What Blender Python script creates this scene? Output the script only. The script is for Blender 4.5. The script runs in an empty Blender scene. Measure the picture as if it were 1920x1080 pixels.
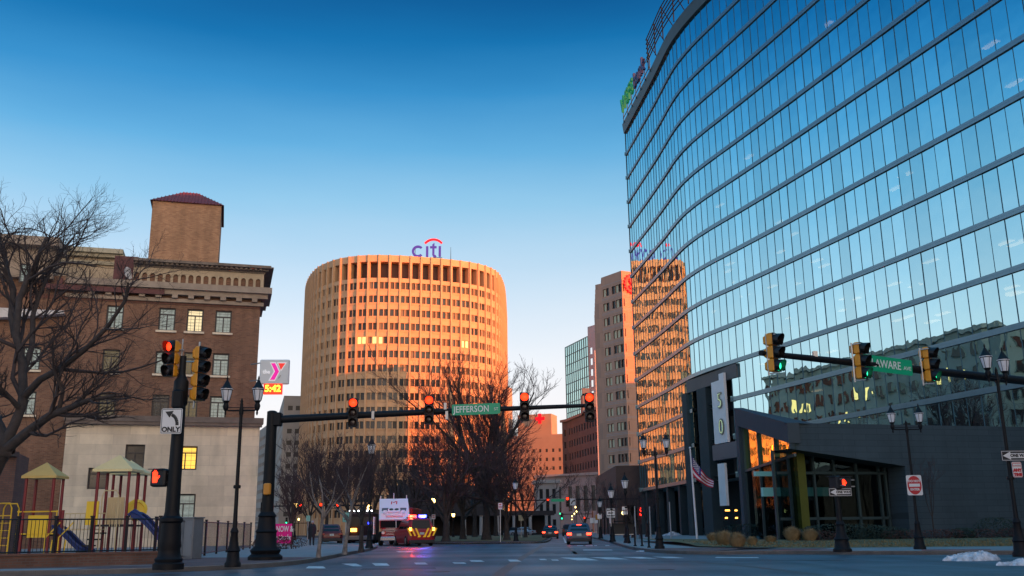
import bpy, math, random
import numpy as np
from mathutils import Vector, Matrix

SC = bpy.context.scene
COL = SC.collection
rad = math.radians

# ------------------------------------------------------------------ camera
FPX, EYE = 1804.0, 1.1
PITCH, ROLL = math.atan(452.5 / FPX), rad(0.7)
cam_d = bpy.data.cameras.new('camera')
cam = bpy.data.objects.new('camera', cam_d)
COL.objects.link(cam)
cam_d.sensor_width = 36.0
cam_d.lens = FPX / 1920.0 * 36.0
cam_d.clip_start = 0.2
cam_d.clip_end = 6000.0
_c, _s = math.cos(ROLL), math.sin(ROLL)
_R = Vector((1, 0, 0)); _U = Vector((0, -math.sin(PITCH), math.cos(PITCH))); _F = Vector((0, math.cos(PITCH), math.sin(PITCH)))
_r = _R * _c - _U * _s; _u = _R * _s + _U * _c
cam.matrix_world = Matrix(((_r.x, _u.x, -_F.x, 0), (_r.y, _u.y, -_F.y, 0), (_r.z, _u.z, -_F.z, EYE), (0, 0, 0, 1)))
SC.camera = cam

# ------------------------------------------------------------------ sun, sky, exposure
SUN_AZ = Vector((0.80, -0.60, 0.0)).normalized()      # towards the sun, behind the camera and to the right
SUN_EL = rad(5.6)
world = bpy.data.worlds.new("World"); SC.world = world
world.use_nodes = True
_nt = world.node_tree
_bg = _nt.nodes['Background']
_sky = _nt.nodes.new('ShaderNodeTexSky')
_sky.sky_type = 'NISHITA'
_sky.sun_disc = False
_sky.sun_elevation = SUN_EL
_sky.sun_rotation = math.atan2(SUN_AZ.x, SUN_AZ.y)
_sky.altitude = 20.0
_sky.air_density = 1.0
_sky.dust_density = 0.6
_sky.ozone_density = 3.0
# the sky's own colour from horizon to zenith: pale and slightly pink low down, deep blue high up
_tc = _nt.nodes.new('ShaderNodeTexCoord')
_sep = _nt.nodes.new('ShaderNodeSeparateXYZ')
_nt.links.new(_tc.outputs['Generated'], _sep.inputs[0])
_ramp = _nt.nodes.new('ShaderNodeValToRGB')
_hz = _nt.nodes.new('ShaderNodeTexNoise'); _hz.inputs['Scale'].default_value = 2.2; _hz.inputs['Detail'].default_value = 5     # faint uneven haze
_hm = _nt.nodes.new('ShaderNodeMapping'); _hm.inputs['Scale'].default_value = (1.0, 1.0, 5.0); _nt.links.new(_tc.outputs['Generated'], _hm.inputs['Vector']); _nt.links.new(_hm.outputs[0], _hz.inputs['Vector'])
_ha = _nt.nodes.new('ShaderNodeMath'); _ha.operation = 'MULTIPLY_ADD'; _ha.inputs[1].default_value = 0.045; _nt.links.new(_hz.outputs['Fac'], _ha.inputs[0]); _nt.links.new(_sep.outputs['Z'], _ha.inputs[2])
_hs = _nt.nodes.new('ShaderNodeMath'); _hs.operation = 'SUBTRACT'; _hs.inputs[1].default_value = 0.0225; _nt.links.new(_ha.outputs[0], _hs.inputs[0])
_nt.links.new(_hs.outputs[0], _ramp.inputs[0])
SKY_RAMP = [(0.0, (0.95, 0.78, 0.70)), (0.10, (0.96, 0.87, 0.83)), (0.17, (0.87, 0.86, 0.86)), (0.24, (0.61, 0.73, 0.82)), (0.32, (0.29, 0.55, 0.74)),
            (0.38, (0.125, 0.40, 0.66)), (0.43, (0.035, 0.25, 0.52)), (0.475, (0.004, 0.145, 0.37)), (0.52, (0.0, 0.075, 0.235)), (0.62, (0.01, 0.18, 0.46)), (1.0, (0.06, 0.50, 0.95))]
_ramp.color_ramp.elements[0].position = SKY_RAMP[0][0]; _ramp.color_ramp.elements[0].color = (*SKY_RAMP[0][1], 1)
_ramp.color_ramp.elements[1].position = SKY_RAMP[-1][0]; _ramp.color_ramp.elements[1].color = (*SKY_RAMP[-1][1], 1)
for _p, _k in SKY_RAMP[1:-1]:
    _e = _ramp.color_ramp.elements.new(_p); _e.color = (*_k, 1)
_bg2 = _nt.nodes.new('ShaderNodeBackground')
_nt.links.new(_ramp.outputs[0], _bg2.inputs[0])
_bg2.inputs[1].default_value = 0.58
_tm = _nt.nodes.new('ShaderNodeVectorMath'); _tm.operation = 'MULTIPLY'; _tm.inputs[1].default_value = (0.16, 0.36, 0.50)
_nt.links.new(_sky.outputs[0], _tm.inputs[0]); _nt.links.new(_tm.outputs[0], _bg.inputs[0])
_bg.inputs[1].default_value = 0.05
# the warm glow of the low sun's side of the sky
_dot = _nt.nodes.new('ShaderNodeVectorMath'); _dot.operation = 'DOT_PRODUCT'; _dot.inputs[1].default_value = SUN_AZ
_nt.links.new(_tc.outputs['Generated'], _dot.inputs[0])
_gr = _nt.nodes.new('ShaderNodeValToRGB'); _nt.links.new(_dot.outputs['Value'], _gr.inputs[0])
_gr.color_ramp.elements[0].position = 0.05; _gr.color_ramp.elements[0].color = (0, 0, 0, 1)
_gr.color_ramp.elements[1].position = 1.0; _gr.color_ramp.elements[1].color = (1.0, 0.68, 0.40, 1)
_e = _gr.color_ramp.elements.new(0.55); _e.color = (0.34, 0.22, 0.15, 1)
_bg3 = _nt.nodes.new('ShaderNodeBackground'); 
_oz = _nt.nodes.new('ShaderNodeMapRange'); _oz.inputs['From Min'].default_value = 0.0; _oz.inputs['From Max'].default_value = 0.9; _oz.inputs['To Min'].default_value = 1.0; _oz.inputs['To Max'].default_value = 0.0
_nt.links.new(_sep.outputs['Z'], _oz.inputs['Value'])
_pw = _nt.nodes.new('ShaderNodeMath'); _pw.operation = 'POWER'; _pw.inputs[1].default_value = 1.15; _nt.links.new(_oz.outputs[0], _pw.inputs[0])
_vs = _nt.nodes.new('ShaderNodeVectorMath'); _vs.operation = 'SCALE'; _nt.links.new(_gr.outputs[0], _vs.inputs[0]); _nt.links.new(_pw.outputs[0], _vs.inputs['Scale'])
_nt.links.new(_vs.outputs[0], _bg3.inputs[0]); _bg3.inputs[1].default_value = 3.0
_add0 = _nt.nodes.new('ShaderNodeAddShader'); _nt.links.new(_bg2.outputs[0], _add0.inputs[0]); _nt.links.new(_bg3.outputs[0], _add0.inputs[1])
_addsh = _nt.nodes.new('ShaderNodeAddShader')
_nt.links.new(_bg.outputs[0], _addsh.inputs[0]); _nt.links.new(_add0.outputs[0], _addsh.inputs[1])
_nt.links.new(_addsh.outputs[0], _nt.nodes['World Output'].inputs['Surface'])

_sd = bpy.data.lights.new('sun', 'SUN')
_sd.energy = 5.0; _sd.angle = rad(0.5); _sd.color = (1.0, 0.20, 0.015)
sun = bpy.data.objects.new('sun', _sd); COL.objects.link(sun)
_dir = Vector((SUN_AZ.x * math.cos(SUN_EL), SUN_AZ.y * math.cos(SUN_EL), math.sin(SUN_EL)))
sun.rotation_euler = _dir.to_track_quat('Z', 'Y').to_euler()

SC.view_settings.view_transform = 'Standard'
SC.view_settings.look = 'None'
SC.view_settings.exposure = 0.8
SC.view_settings.gamma = 1.0
SC.cycles.max_bounces = 7
SC.cycles.transparent_max_bounces = 10
SC.cycles.glossy_bounces = 4
SC.cycles.diffuse_bounces = 3
SC.cycles.sample_clamp_indirect = 4.0

# ------------------------------------------------------------------ helpers
def ray(px, py):
    x, y = px - 960.0, 540.0 - py
    xr, yr = _c * x + _s * y, -_s * x + _c * y
    d = Vector((xr, FPX * math.cos(PITCH) - yr * math.sin(PITCH), FPX * math.sin(PITCH) + yr * math.cos(PITCH)))
    return d / d.y

def at(px, py, Y):                       # the point of the place seen at a photograph pixel, Y metres ahead
    return ray(px, py) * Y + Vector((0, 0, EYE))

def gp(px, py, z=0.0):                   # the same on level ground of height z
    d = ray(px, py)
    return d * ((z - EYE) / d.z) + Vector((0, 0, EYE))

def on_plane(px, py, P, n):              # the same on a vertical plane through P with normal n
    d = ray(px, py); o = Vector((0, 0, EYE))
    t = (Vector((P[0], P[1], 0)) - Vector((0, 0, 0))).dot(Vector((n[0], n[1], 0))) / (d.x * n[0] + d.y * n[1])
    return o + d * t

def tag(o, label=None, cat=None, group=None, kind=None):
    if label: o['label'] = label
    if cat: o['category'] = cat
    if group: o['group'] = group
    if kind: o['kind'] = kind
    return o

def empty(name, loc=(0, 0, 0), rz=0.0, label=None, cat=None, group=None, parent=None):
    o = bpy.data.objects.new(name, None); COL.objects.link(o)
    o.empty_display_size = 0.3
    o.location = loc; o.rotation_euler = (0, 0, rz)
    if parent: o.parent = parent
    return tag(o, label, cat, group)

class MB:
    """Collects faces; build() links them as one mesh object."""
    def __init__(s): s.v = []; s.f = []; s.m = []; s.M = None
    def add(s, verts, faces, m=0):
        b = len(s.v)
        if s.M is None: s.v.extend([tuple(p) for p in verts])
        else: s.v.extend([tuple(s.M @ Vector(p)) for p in verts])
        for f in faces: s.f.append(tuple(i + b for i in f)); s.m.append(m)
        return s
    def quad(s, a, b, c, d, m=0): return s.add([a, b, c, d], [(0, 1, 2, 3)], m)
    def box(s, c, d, rz=0.0, m=0, rx=0.0, taper=1.0):
        R = Matrix.Rotation(rz, 3, 'Z') @ Matrix.Rotation(rx, 3, 'X'); c = Vector(c)
        vs = []
        for z in (-1, 1):
            k = taper if z > 0 else 1.0
            for x, y in ((-1, -1), (1, -1), (1, 1), (-1, 1)):
                vs.append(c + R @ Vector((x * d[0] / 2 * k, y * d[1] / 2 * k, z * d[2] / 2)))
        return s.add(vs, [(3, 2, 1, 0), (4, 5, 6, 7), (0, 1, 5, 4), (1, 2, 6, 5), (2, 3, 7, 6), (3, 0, 4, 7)], m)
    def cbox(s, c, d, b=0.02, rz=0.0, m=0):          # box with chamfered vertical and top edges
        R = Matrix.Rotation(rz, 3, 'Z'); c = Vector(c); hx, hy, hz = d[0] / 2, d[1] / 2, d[2] / 2
        def ring(x, y, z, k):
            return [c + R @ Vector(p) for p in ((-x + k, -y, z), (x - k, -y, z), (x, -y + k, z), (x, y - k, z), (x - k, y, z), (-x + k, y, z), (-x, y - k, z), (-x, -y + k, z))]
        rs = [ring(hx - b, hy - b, -hz, b), ring(hx, hy, -hz + b, b), ring(hx, hy, hz - b, b), ring(hx - b, hy - b, hz, b)]
        return s.loft(rs, m)
    def loft(s, rings, m=0, closed=True, caps=True):
        n = len(rings[0]); vs = [p for r in rings for p in r]; fs = []
        for k in range(len(rings) - 1):
            for i in range(n if closed else n - 1):
                j = (i + 1) % n
                fs.append((k * n + i, k * n + j, (k + 1) * n + j, (k + 1) * n + i))
        if caps and closed:
            fs.append(tuple(reversed(range(n)))); fs.append(tuple((len(rings) - 1) * n + i for i in range(n)))
        return s.add(vs, fs, m)
    def lathe(s, prof, c=(0, 0, 0), n=12, m=0, phase=0.0):
        rs = [[(c[0] + r * math.cos(phase + 2 * math.pi * i / n), c[1] + r * math.sin(phase + 2 * math.pi * i / n), c[2] + z) for i in range(n)] for r, z in prof]
        return s.loft(rs, m)
    def tube(s, pts, r, n=6, m=0, caps=True):
        pts = [Vector(p) for p in pts]; rr = r if isinstance(r, (list, tuple)) else [r] * len(pts)
        rings = []; prev = None
        for i, p in enumerate(pts):
            t = (pts[min(i + 1, len(pts) - 1)] - pts[max(i - 1, 0)])
            if t.length < 1e-9: t = Vector((0, 0, 1))
            t.normalize()
            if prev is None: a = Vector((1, 0, 0)) if abs(t.x) < 0.8 else Vector((0, 1, 0))
            else: a = prev
            a = a - t * a.dot(t)
            if a.length < 1e-6: a = t.orthogonal()
            a.normalize(); prev = a; b = t.cross(a)
            rings.append([p + (a * math.cos(2 * math.pi * k / n) + b * math.sin(2 * math.pi * k / n)) * rr[i] for k in range(n)])
        return s.loft(rings, m, caps=caps)
    def disc(s, c, r, nrm, n=14, m=0):
        nrm = Vector(nrm).normalized(); a = nrm.orthogonal().normalized(); b = nrm.cross(a); c = Vector(c)
        return s.add([c + (a * math.cos(2 * math.pi * k / n) + b * math.sin(2 * math.pi * k / n)) * r for k in range(n)], [tuple(range(n))], m)
    def prism(s, poly, z0, z1, m=0, mside=None):      # poly: list of (x, y), counter-clockwise
        n = len(poly); vs = [(x, y, z0) for x, y in poly] + [(x, y, z1) for x, y in poly]
        s.add(vs, [tuple(reversed(range(n))), tuple(range(n, 2 * n))], m)
        return s.add(vs, [(i, (i + 1) % n, n + (i + 1) % n, n + i) for i in range(n)], m if mside is None else mside)
    def build(s, name, mats, parent=None, smooth=False, loc=None):
        me = bpy.data.meshes.new(name); me.from_pydata(s.v, [], s.f)
        for mt in (mats if isinstance(mats, (list, tuple)) else [mats]): me.materials.append(mt)
        if any(s.m): me.polygons.foreach_set('material_index', s.m)
        if smooth: me.polygons.foreach_set('use_smooth', [True] * len(s.f))
        me.update()
        o = bpy.data.objects.new(name, me); COL.objects.link(o)
        if smooth: me.set_sharp_from_angle(angle=rad(40))
        if parent: o.parent = parent
        if loc is not None: o.location = loc
        return o

def copy_tree(o, parent=None):
    c = o.copy(); COL.objects.link(c)
    if parent is not None: c.parent = parent
    for ch in list(o.children): copy_tree(ch, c)
    return c

def text_mesh(txt, size, depth=0.01, align='CENTER', bold=0.0, sx=1.0):
    """Lettering as (verts, faces) in the XZ plane facing -Y, centred on its own middle height."""
    cu = bpy.data.curves.new('t', 'FONT'); cu.body = txt; cu.size = size; cu.extrude = depth / 2; cu.align_x = align
    cu.align_y = 'CENTER'; cu.offset = bold; cu.resolution_u = 3
    ob = bpy.data.objects.new('t', cu); COL.objects.link(ob)
    dg = bpy.context.evaluated_depsgraph_get()
    me = bpy.data.meshes.new_from_object(ob.evaluated_get(dg))
    vs = [(v.co.x * sx, -v.co.z, v.co.y) for v in me.vertices]; fs = [tuple(p.vertices) for p in me.polygons]
    bpy.data.objects.remove(ob); bpy.data.curves.remove(cu); bpy.data.meshes.remove(me)
    return vs, fs

def arrow_left(w, h):      # block arrow head plus shaft as an outline in XZ, pointing to -X
    return [(-w / 2, 0), (0, h / 2), (0, h * .2), (w / 2, h * .2), (w / 2, -h * .2), (0, -h * .2), (0, -h / 2)]

def flat(mb, poly, y, m=0, t=0.006):     # outline (x, z) as a thin plate whose face looks to -Y
    n = len(poly); a = [(x, y, z) for x, z in poly]; b = [(x, y + t, z) for x, z in poly]
    ar = sum(poly[i][0] * poly[(i + 1) % n][1] - poly[(i + 1) % n][0] * poly[i][1] for i in range(n))
    if ar < 0: a.reverse(); b.reverse()
    mb.add(a + b, [tuple(range(n)), tuple(reversed(range(n, 2 * n)))] + [(i + n, (i + 1) % n + n, (i + 1) % n, i) for i in range(n)], m)

# ------------------------------------------------------------------ materials
MATS = {}
def mat(name, col=(0.5, 0.5, 0.5), rough=0.6, metal=0.0, noise=0.0, scale=8.0, bump=0.0, emit=None, estr=1.0, coat=0.0, spec=0.5):
    if name in MATS: return MATS[name]
    m = bpy.data.materials.new(name); m.use_nodes = True; MATS[name] = m
    nt = m.node_tree; b = nt.nodes['Principled BSDF']
    b.inputs['Base Color'].default_value = (*col, 1); b.inputs['Roughness'].default_value = rough; b.inputs['Metallic'].default_value = metal
    b.inputs['Specular IOR Level'].default_value = spec
    if coat: b.inputs['Coat Weight'].default_value = coat; b.inputs['Coat Roughness'].default_value = 0.08
    if emit:
        b.inputs['Emission Color'].default_value = (*emit, 1); b.inputs['Emission Strength'].default_value = estr
    if noise or bump:
        tc = nt.nodes.new('ShaderNodeTexCoord'); n1 = nt.nodes.new('ShaderNodeTexNoise')
        n1.inputs['Scale'].default_value = scale; n1.inputs['Detail'].default_value = 6; n1.inputs['Roughness'].default_value = 0.65
        nt.links.new(tc.outputs['Object'], n1.inputs['Vector'])
        if noise:
            mr = nt.nodes.new('ShaderNodeMapRange'); mr.inputs['From Min'].default_value = 0.3; mr.inputs['From Max'].default_value = 0.7
            mr.inputs['To Min'].default_value = 1 - noise; mr.inputs['To Max'].default_value = 1 + noise
            nt.links.new(n1.outputs['Fac'], mr.inputs['Value'])
            mx = nt.nodes.new('ShaderNodeVectorMath'); mx.operation = 'SCALE'; mx.inputs[0].default_value = col
            nt.links.new(mr.outputs[0], mx.inputs['Scale']); nt.links.new(mx.outputs[0], b.inputs['Base Color'])
        if bump:
            bp = nt.nodes.new('ShaderNodeBump'); bp.inputs['Strength'].default_value = bump; bp.inputs['Distance'].default_value = 0.02
            nt.links.new(n1.outputs['Fac'], bp.inputs['Height']); nt.links.new(bp.outputs[0], b.inputs['Normal'])
    return m

def brick_mat(name, c1, c2, mortar, bw=0.22, bh=0.075, mw=0.012, var=0.35, axis=None, rough=0.85, big=0.25):
    """Coursed brick or block by world size; axis is the horizontal direction of the wall (x, y)."""
    m = bpy.data.materials.new(name); m.use_nodes = True; MATS[name] = m
    nt = m.node_tree; b = nt.nodes['Principled BSDF']; b.inputs['Roughness'].default_value = rough
    tc = nt.nodes.new('ShaderNodeTexCoord')
    ax = Vector((axis[0], axis[1], 0)).normalized() if axis else Vector((1, 0, 0))
    dot = nt.nodes.new('ShaderNodeVectorMath'); dot.operation = 'DOT_PRODUCT'; dot.inputs[1].default_value = ax
    nt.links.new(tc.outputs['Object'], dot.inputs[0])
    sep = nt.nodes.new('ShaderNodeSeparateXYZ'); nt.links.new(tc.outputs['Object'], sep.inputs[0])
    cb = nt.nodes.new('ShaderNodeCombineXYZ'); nt.links.new(dot.outputs['Value'], cb.inputs[0]); nt.links.new(sep.outputs['Z'], cb.inputs[1])
    br = nt.nodes.new('ShaderNodeTexBrick'); nt.links.new(cb.outputs[0], br.inputs['Vector'])
    br.inputs['Scale'].default_value = 1.0; br.inputs['Brick Width'].default_value = bw; br.inputs['Row Height'].default_value = bh
    br.inputs['Mortar Size'].default_value = mw; br.inputs['Mortar Smooth'].default_value = 0.1; br.inputs['Bias'].default_value = -0.1
    br.inputs['Color1'].default_value = (*c1, 1); br.inputs['Color2'].default_value = (*c2, 1); br.inputs['Mortar'].default_value = (*mortar, 1)
    n1 = nt.nodes.new('ShaderNodeTexNoise'); n1.inputs['Scale'].default_value = 0.35; n1.inputs['Detail'].default_value = 8
    n1.inputs['Roughness'].default_value = 0.7
    nt.links.new(tc.outputs['Object'], n1.inputs['Vector'])
    mr = nt.nodes.new('ShaderNodeMapRange'); mr.inputs['From Min'].default_value = 0.3; mr.inputs['From Max'].default_value = 0.7
    mr.inputs['To Min'].default_value = 1 - big; mr.inputs['To Max'].default_value = 1 + big
    nt.links.new(n1.outputs['Fac'], mr.inputs['Value'])
    mx = nt.nodes.new('ShaderNodeVectorMath'); mx.operation = 'SCALE'
    n2 = nt.nodes.new('ShaderNodeTexNoise'); n2.inputs['Scale'].default_value = 1.3; n2.inputs['Detail'].default_value = 5      # rain streaks and grime
    mp = nt.nodes.new('ShaderNodeMapping'); mp.inputs['Scale'].default_value = (1, 1, 0.12); nt.links.new(tc.outputs['Object'], mp.inputs['Vector']); nt.links.new(mp.outputs[0], n2.inputs['Vector'])
    m2 = nt.nodes.new('ShaderNodeMapRange'); m2.inputs['From Min'].default_value = 0.35; m2.inputs['From Max'].default_value = 0.6; m2.inputs['To Min'].default_value = 1 - big * .8; m2.inputs['To Max'].default_value = 1.04
    nt.links.new(n2.outputs['Fac'], m2.inputs['Value']); mm = nt.nodes.new('ShaderNodeMath'); mm.operation = 'MULTIPLY'; nt.links.new(mr.outputs[0], mm.inputs[0]); nt.links.new(m2.outputs[0], mm.inputs[1])
    nt.links.new(br.outputs['Color'], mx.inputs[0]); nt.links.new(mm.outputs[0], mx.inputs['Scale'])
    nt.links.new(mx.outputs[0], b.inputs['Base Color'])
    return m

def glass_mat(name, tint=(0.75, 0.9, 1.0), refl=0.55, through=(0.10, 0.16, 0.18), wob=0.02, wscale=0.6, rough=0.0, fres=1.0, pane=0.0):
    """Coated facade glass: mirror coat that strengthens at grazing angles over dark, partly clear glass."""
    m = bpy.data.materials.new(name); m.use_nodes = True; MATS[name] = m
    nt = m.node_tree; nt.nodes.remove(nt.nodes['Principled BSDF']); out = nt.nodes['Material Output']
    gl = nt.nodes.new('ShaderNodeBsdfGlossy'); gl.inputs['Color'].default_value = (*tint, 1); gl.inputs['Roughness'].default_value = rough
    tr = nt.nodes.new('ShaderNodeBsdfTransparent'); tr.inputs['Color'].default_value = (*through, 1)
    lw = nt.nodes.new('ShaderNodeLayerWeight'); lw.inputs['Blend'].default_value = 0.35
    mr = nt.nodes.new('ShaderNodeMapRange'); mr.inputs['To Min'].default_value = refl; mr.inputs['To Max'].default_value = min(1.0, refl + fres * (1 - refl))
    nt.links.new(lw.outputs['Facing'], mr.inputs['Value'])
    mx = nt.nodes.new('ShaderNodeMixShader')
    if pane:                               # every pane a slightly different coating
        ge = nt.nodes.new('ShaderNodeNewGeometry'); m1 = nt.nodes.new('ShaderNodeMapRange'); m1.inputs['To Min'].default_value = 1 - pane; m1.inputs['To Max'].default_value = 1.0
        nt.links.new(ge.outputs['Random Per Island'], m1.inputs['Value']); vs = nt.nodes.new('ShaderNodeVectorMath'); vs.operation = 'SCALE'; vs.inputs[0].default_value = tint
        nt.links.new(m1.outputs[0], vs.inputs['Scale']); nt.links.new(vs.outputs[0], gl.inputs['Color'])
    nt.links.new(mr.outputs[0], mx.inputs[0]); nt.links.new(tr.outputs[0], mx.inputs[1]); nt.links.new(gl.outputs[0], mx.inputs[2])
    nt.links.new(mx.outputs[0], out.inputs['Surface'])
    if wob:
        tc = nt.nodes.new('ShaderNodeTexCoord'); n1 = nt.nodes.new('ShaderNodeTexNoise')
        n1.inputs['Scale'].default_value = wscale; n1.inputs['Detail'].default_value = 1.5
        nt.links.new(tc.outputs['Object'], n1.inputs['Vector'])
        bp = nt.nodes.new('ShaderNodeBump'); bp.inputs['Strength'].default_value = 1.0; bp.inputs['Distance'].default_value = wob
        nt.links.new(n1.outputs['Fac'], bp.inputs['Height']); nt.links.new(bp.outputs[0], gl.inputs['Normal'])
    return m

# ------------------------------------------------------------------ walls with real window openings
def wall(mb, P0, P1, z0, z1, rects, depth=0.3, m=0, mr=None):
    """A wall from P0 to P1 (x, y; its outside is on the right of that direction) with openings rects = (u0, u1, za, zb) and their reveals."""
    P0 = Vector((P0[0], P0[1], 0)); P1 = Vector((P1[0], P1[1], 0)); L = (P1 - P0).length; d = (P1 - P0) / L
    n = Vector((d.y, -d.x, 0))
    us = sorted(set([0.0, L] + [round(r[k], 4) for r in rects for k in (0, 1)])); zs = sorted(set([z0, z1] + [round(r[k], 4) for r in rects for k in (2, 3)]))
    us = [u for u in us if -1e-6 <= u <= L + 1e-6]; zs = [z for z in zs if z0 - 1e-6 <= z <= z1 + 1e-6]
    mr = m if mr is None else mr
    def pt(u, z, k=0.0): return P0 + d * u - n * k + Vector((0, 0, z))
    for zi in range(len(zs) - 1):
        zc = (zs[zi] + zs[zi + 1]) / 2
        row = [r for r in rects if r[2] < zc < r[3]]
        start = us[0]
        spans = []
        cuts = sorted((r[0], r[1]) for r in row)
        cur = 0.0
        for a, b in cuts:
            if a > cur + 1e-6: spans.append((cur, a))
            cur = max(cur, b)
        if cur < L - 1e-6: spans.append((cur, L))
        for a, b in spans:
            mb.quad(pt(a, zs[zi]), pt(b, zs[zi]), pt(b, zs[zi + 1]), pt(a, zs[zi + 1]), m)
    for u0, u1, za, zb in rects:
        A, B, C, D = pt(u0, za), pt(u1, za), pt(u1, zb), pt(u0, zb)
        a, b, c, e = pt(u0, za, depth), pt(u1, za, depth), pt(u1, zb, depth), pt(u0, zb, depth)
        mb.quad(A, B, b, a, mr); mb.quad(B, C, c, b, mr); mb.quad(C, D, e, c, mr); mb.quad(D, A, a, e, mr)
    return d, n

_wm = {}
def window_at(parent, P0, d, n, u0, u1, za, zb, depth, mats, style='plain', name='window', fr=0.07, grid=None):
    """A window object (frame, with its pane inside it as one mesh) set in an opening; identical windows share a mesh."""
    w, h = round(u1 - u0, 3), round(zb - za, 3); key = (w, h, style, tuple(x.name for x in mats), fr)
    P0 = Vector((P0[0], P0[1], 0)); loc = P0 + d * u0 - n * (depth - 0.02) + Vector((0, 0, za))
    rz = math.atan2(d.y, d.x)
    if key not in _wm:
        mb = MB(); window_mesh(mb, w, h, style, fr)
        me = mb.build(name, list(mats)); _wm[key] = me.data; o = me
    else:
        o = bpy.data.objects.new(name, _wm[key]); COL.objects.link(o)
    o.location = loc; o.rotation_euler = (0, 0, rz); o.parent = parent
    return o

def window_mesh(mb, w, h, style, fr=0.07):
    # frame faces at y = 0 (outside is -Y), pane 3 cm behind
    def bar(x0, x1, z0, z1, t=0.05): mb.box(((x0 + x1) / 2, t / 2 - 0.03, (z0 + z1) / 2), (x1 - x0, t, z1 - z0), m=0)
    bar(0, w, 0, fr); bar(0, w, h - fr, h); bar(0, fr, fr, h - fr); bar(w - fr, w, fr, h - fr)
    if style == 'double': bar(w / 2 - fr / 2, w / 2 + fr / 2, fr, h - fr)
    if style == 'sash': bar(fr, w - fr, h * .5 - fr / 2, h * .5 + fr / 2)
    mb.quad((fr, 0.03, fr), (w - fr, 0.03, fr), (w - fr, 0.03, h - fr), (fr, 0.03, h - fr), 1)
# ------------------------------------------------------------------ ground, road, pavements
def asphalt():
    m = mat('asphalt', (0.072, 0.104, 0.125), 0.5, noise=0.38, scale=0.25, spec=0.5)
    nt = m.node_tree; b = nt.nodes['Principled BSDF']
    tc = nt.nodes.new('ShaderNodeTexCoord'); n2 = nt.nodes.new('ShaderNodeTexNoise'); n2.inputs['Scale'].default_value = 45; n2.inputs['Detail'].default_value = 3
    nt.links.new(tc.outputs['Object'], n2.inputs['Vector'])
    bp = nt.nodes.new('ShaderNodeBump'); bp.inputs['Strength'].default_value = 0.5; bp.inputs['Distance'].default_value = 0.01
    nt.links.new(n2.outputs['Fac'], bp.inputs['Height']); nt.links.new(bp.outputs[0], b.inputs['Normal'])
    n3 = nt.nodes.new('ShaderNodeTexNoise'); n3.inputs['Scale'].default_value = 0.12; n3.inputs['Detail'].default_value = 5
    mp = nt.nodes.new('ShaderNodeMapping'); mp.inputs['Scale'].default_value = (0.35, 1.6, 1)
    nt.links.new(tc.outputs['Object'], mp.inputs['Vector']); nt.links.new(mp.outputs[0], n3.inputs['Vector'])
    mr = nt.nodes.new('ShaderNodeMapRange'); mr.inputs['To Min'].default_value = 0.36; mr.inputs['To Max'].default_value = 0.66
    mr.inputs['From Min'].default_value = 0.3; mr.inputs['From Max'].default_value = 0.7
    nt.links.new(n3.outputs['Fac'], mr.inputs['Value']); nt.links.new(mr.outputs[0], b.inputs['Roughness'])
    n4 = nt.nodes.new('ShaderNodeTexNoise'); n4.inputs['Scale'].default_value = 1.0; n4.inputs['Detail'].default_value = 4     # polished and oily lane streaks
    mp4 = nt.nodes.new('ShaderNodeMapping'); mp4.inputs['Scale'].default_value = (0.9, 0.035, 1); nt.links.new(tc.outputs['Object'], mp4.inputs['Vector']); nt.links.new(mp4.outputs[0], n4.inputs['Vector'])
    m4 = nt.nodes.new('ShaderNodeMapRange'); m4.inputs['From Min'].default_value = 0.36; m4.inputs['From Max'].default_value = 0.62; m4.inputs['To Min'].default_value = 0.62; m4.inputs['To Max'].default_value = 1.12
    nt.links.new(n4.outputs['Fac'], m4.inputs['Value']); src = b.inputs['Base Color'].links[0].from_socket
    v4 = nt.nodes.new('ShaderNodeVectorMath'); v4.operation = 'SCALE'; nt.links.new(src, v4.inputs[0]); nt.links.new(m4.outputs[0], v4.inputs['Scale']); nt.links.new(v4.outputs[0], b.inputs['Base Color'])
    return m
M_ASPH = asphalt()
M_TERR = mat('packed_earth', (0.06, 0.055, 0.045), 0.95, noise=0.35, scale=0.4)
M_CONC = mat('concrete', (0.27, 0.265, 0.26), 0.85, noise=0.2, scale=0.8, bump=0.2)
M_KERB = mat('kerb_stone', (0.24, 0.21, 0.19), 0.85, noise=0.25, scale=2.0)
M_PAVE = brick_mat('brick_paving', (0.22, 0.10, 0.085), (0.17, 0.075, 0.065), (0.12, 0.09, 0.08), 0.2, 0.1, 0.01, rough=0.8)
for _n in M_PAVE.node_tree.nodes:      # paving lies flat: run the courses over x and y
    if _n.type == 'COMBXYZ':
        _sp = [k for k in M_PAVE.node_tree.nodes if k.type == 'SEPXYZ'][0]
        M_PAVE.node_tree.links.new(_sp.outputs['X'], _n.inputs[0]); M_PAVE.node_tree.links.new(_sp.outputs['Y'], _n.inputs[1])
M_GRASS = mat('winter_grass', (0.16, 0.125, 0.055), 0.95, noise=0.4, scale=1.2, bump=0.6)
M_MULCH = mat('mulch', (0.05, 0.035, 0.028), 0.95, noise=0.4, scale=3, bump=0.5)
M_PAINT = mat('road_paint', (0.60, 0.61, 0.60), 0.6, noise=0.55, scale=2.4)
M_TACT = mat('tactile_paver', (0.25, 0.07, 0.06), 0.8, noise=0.2, scale=6)
M_TAR = mat('tar_seal', (0.02, 0.02, 0.022), 0.45)
M_SNOW = mat('dirty_snow', (0.58, 0.60, 0.64), 0.8, noise=0.55, scale=4.5, bump=1.0)
M_ICE = mat('slush', (0.45, 0.47, 0.5), 0.6, noise=0.4, scale=3.0, bump=0.6)

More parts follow.
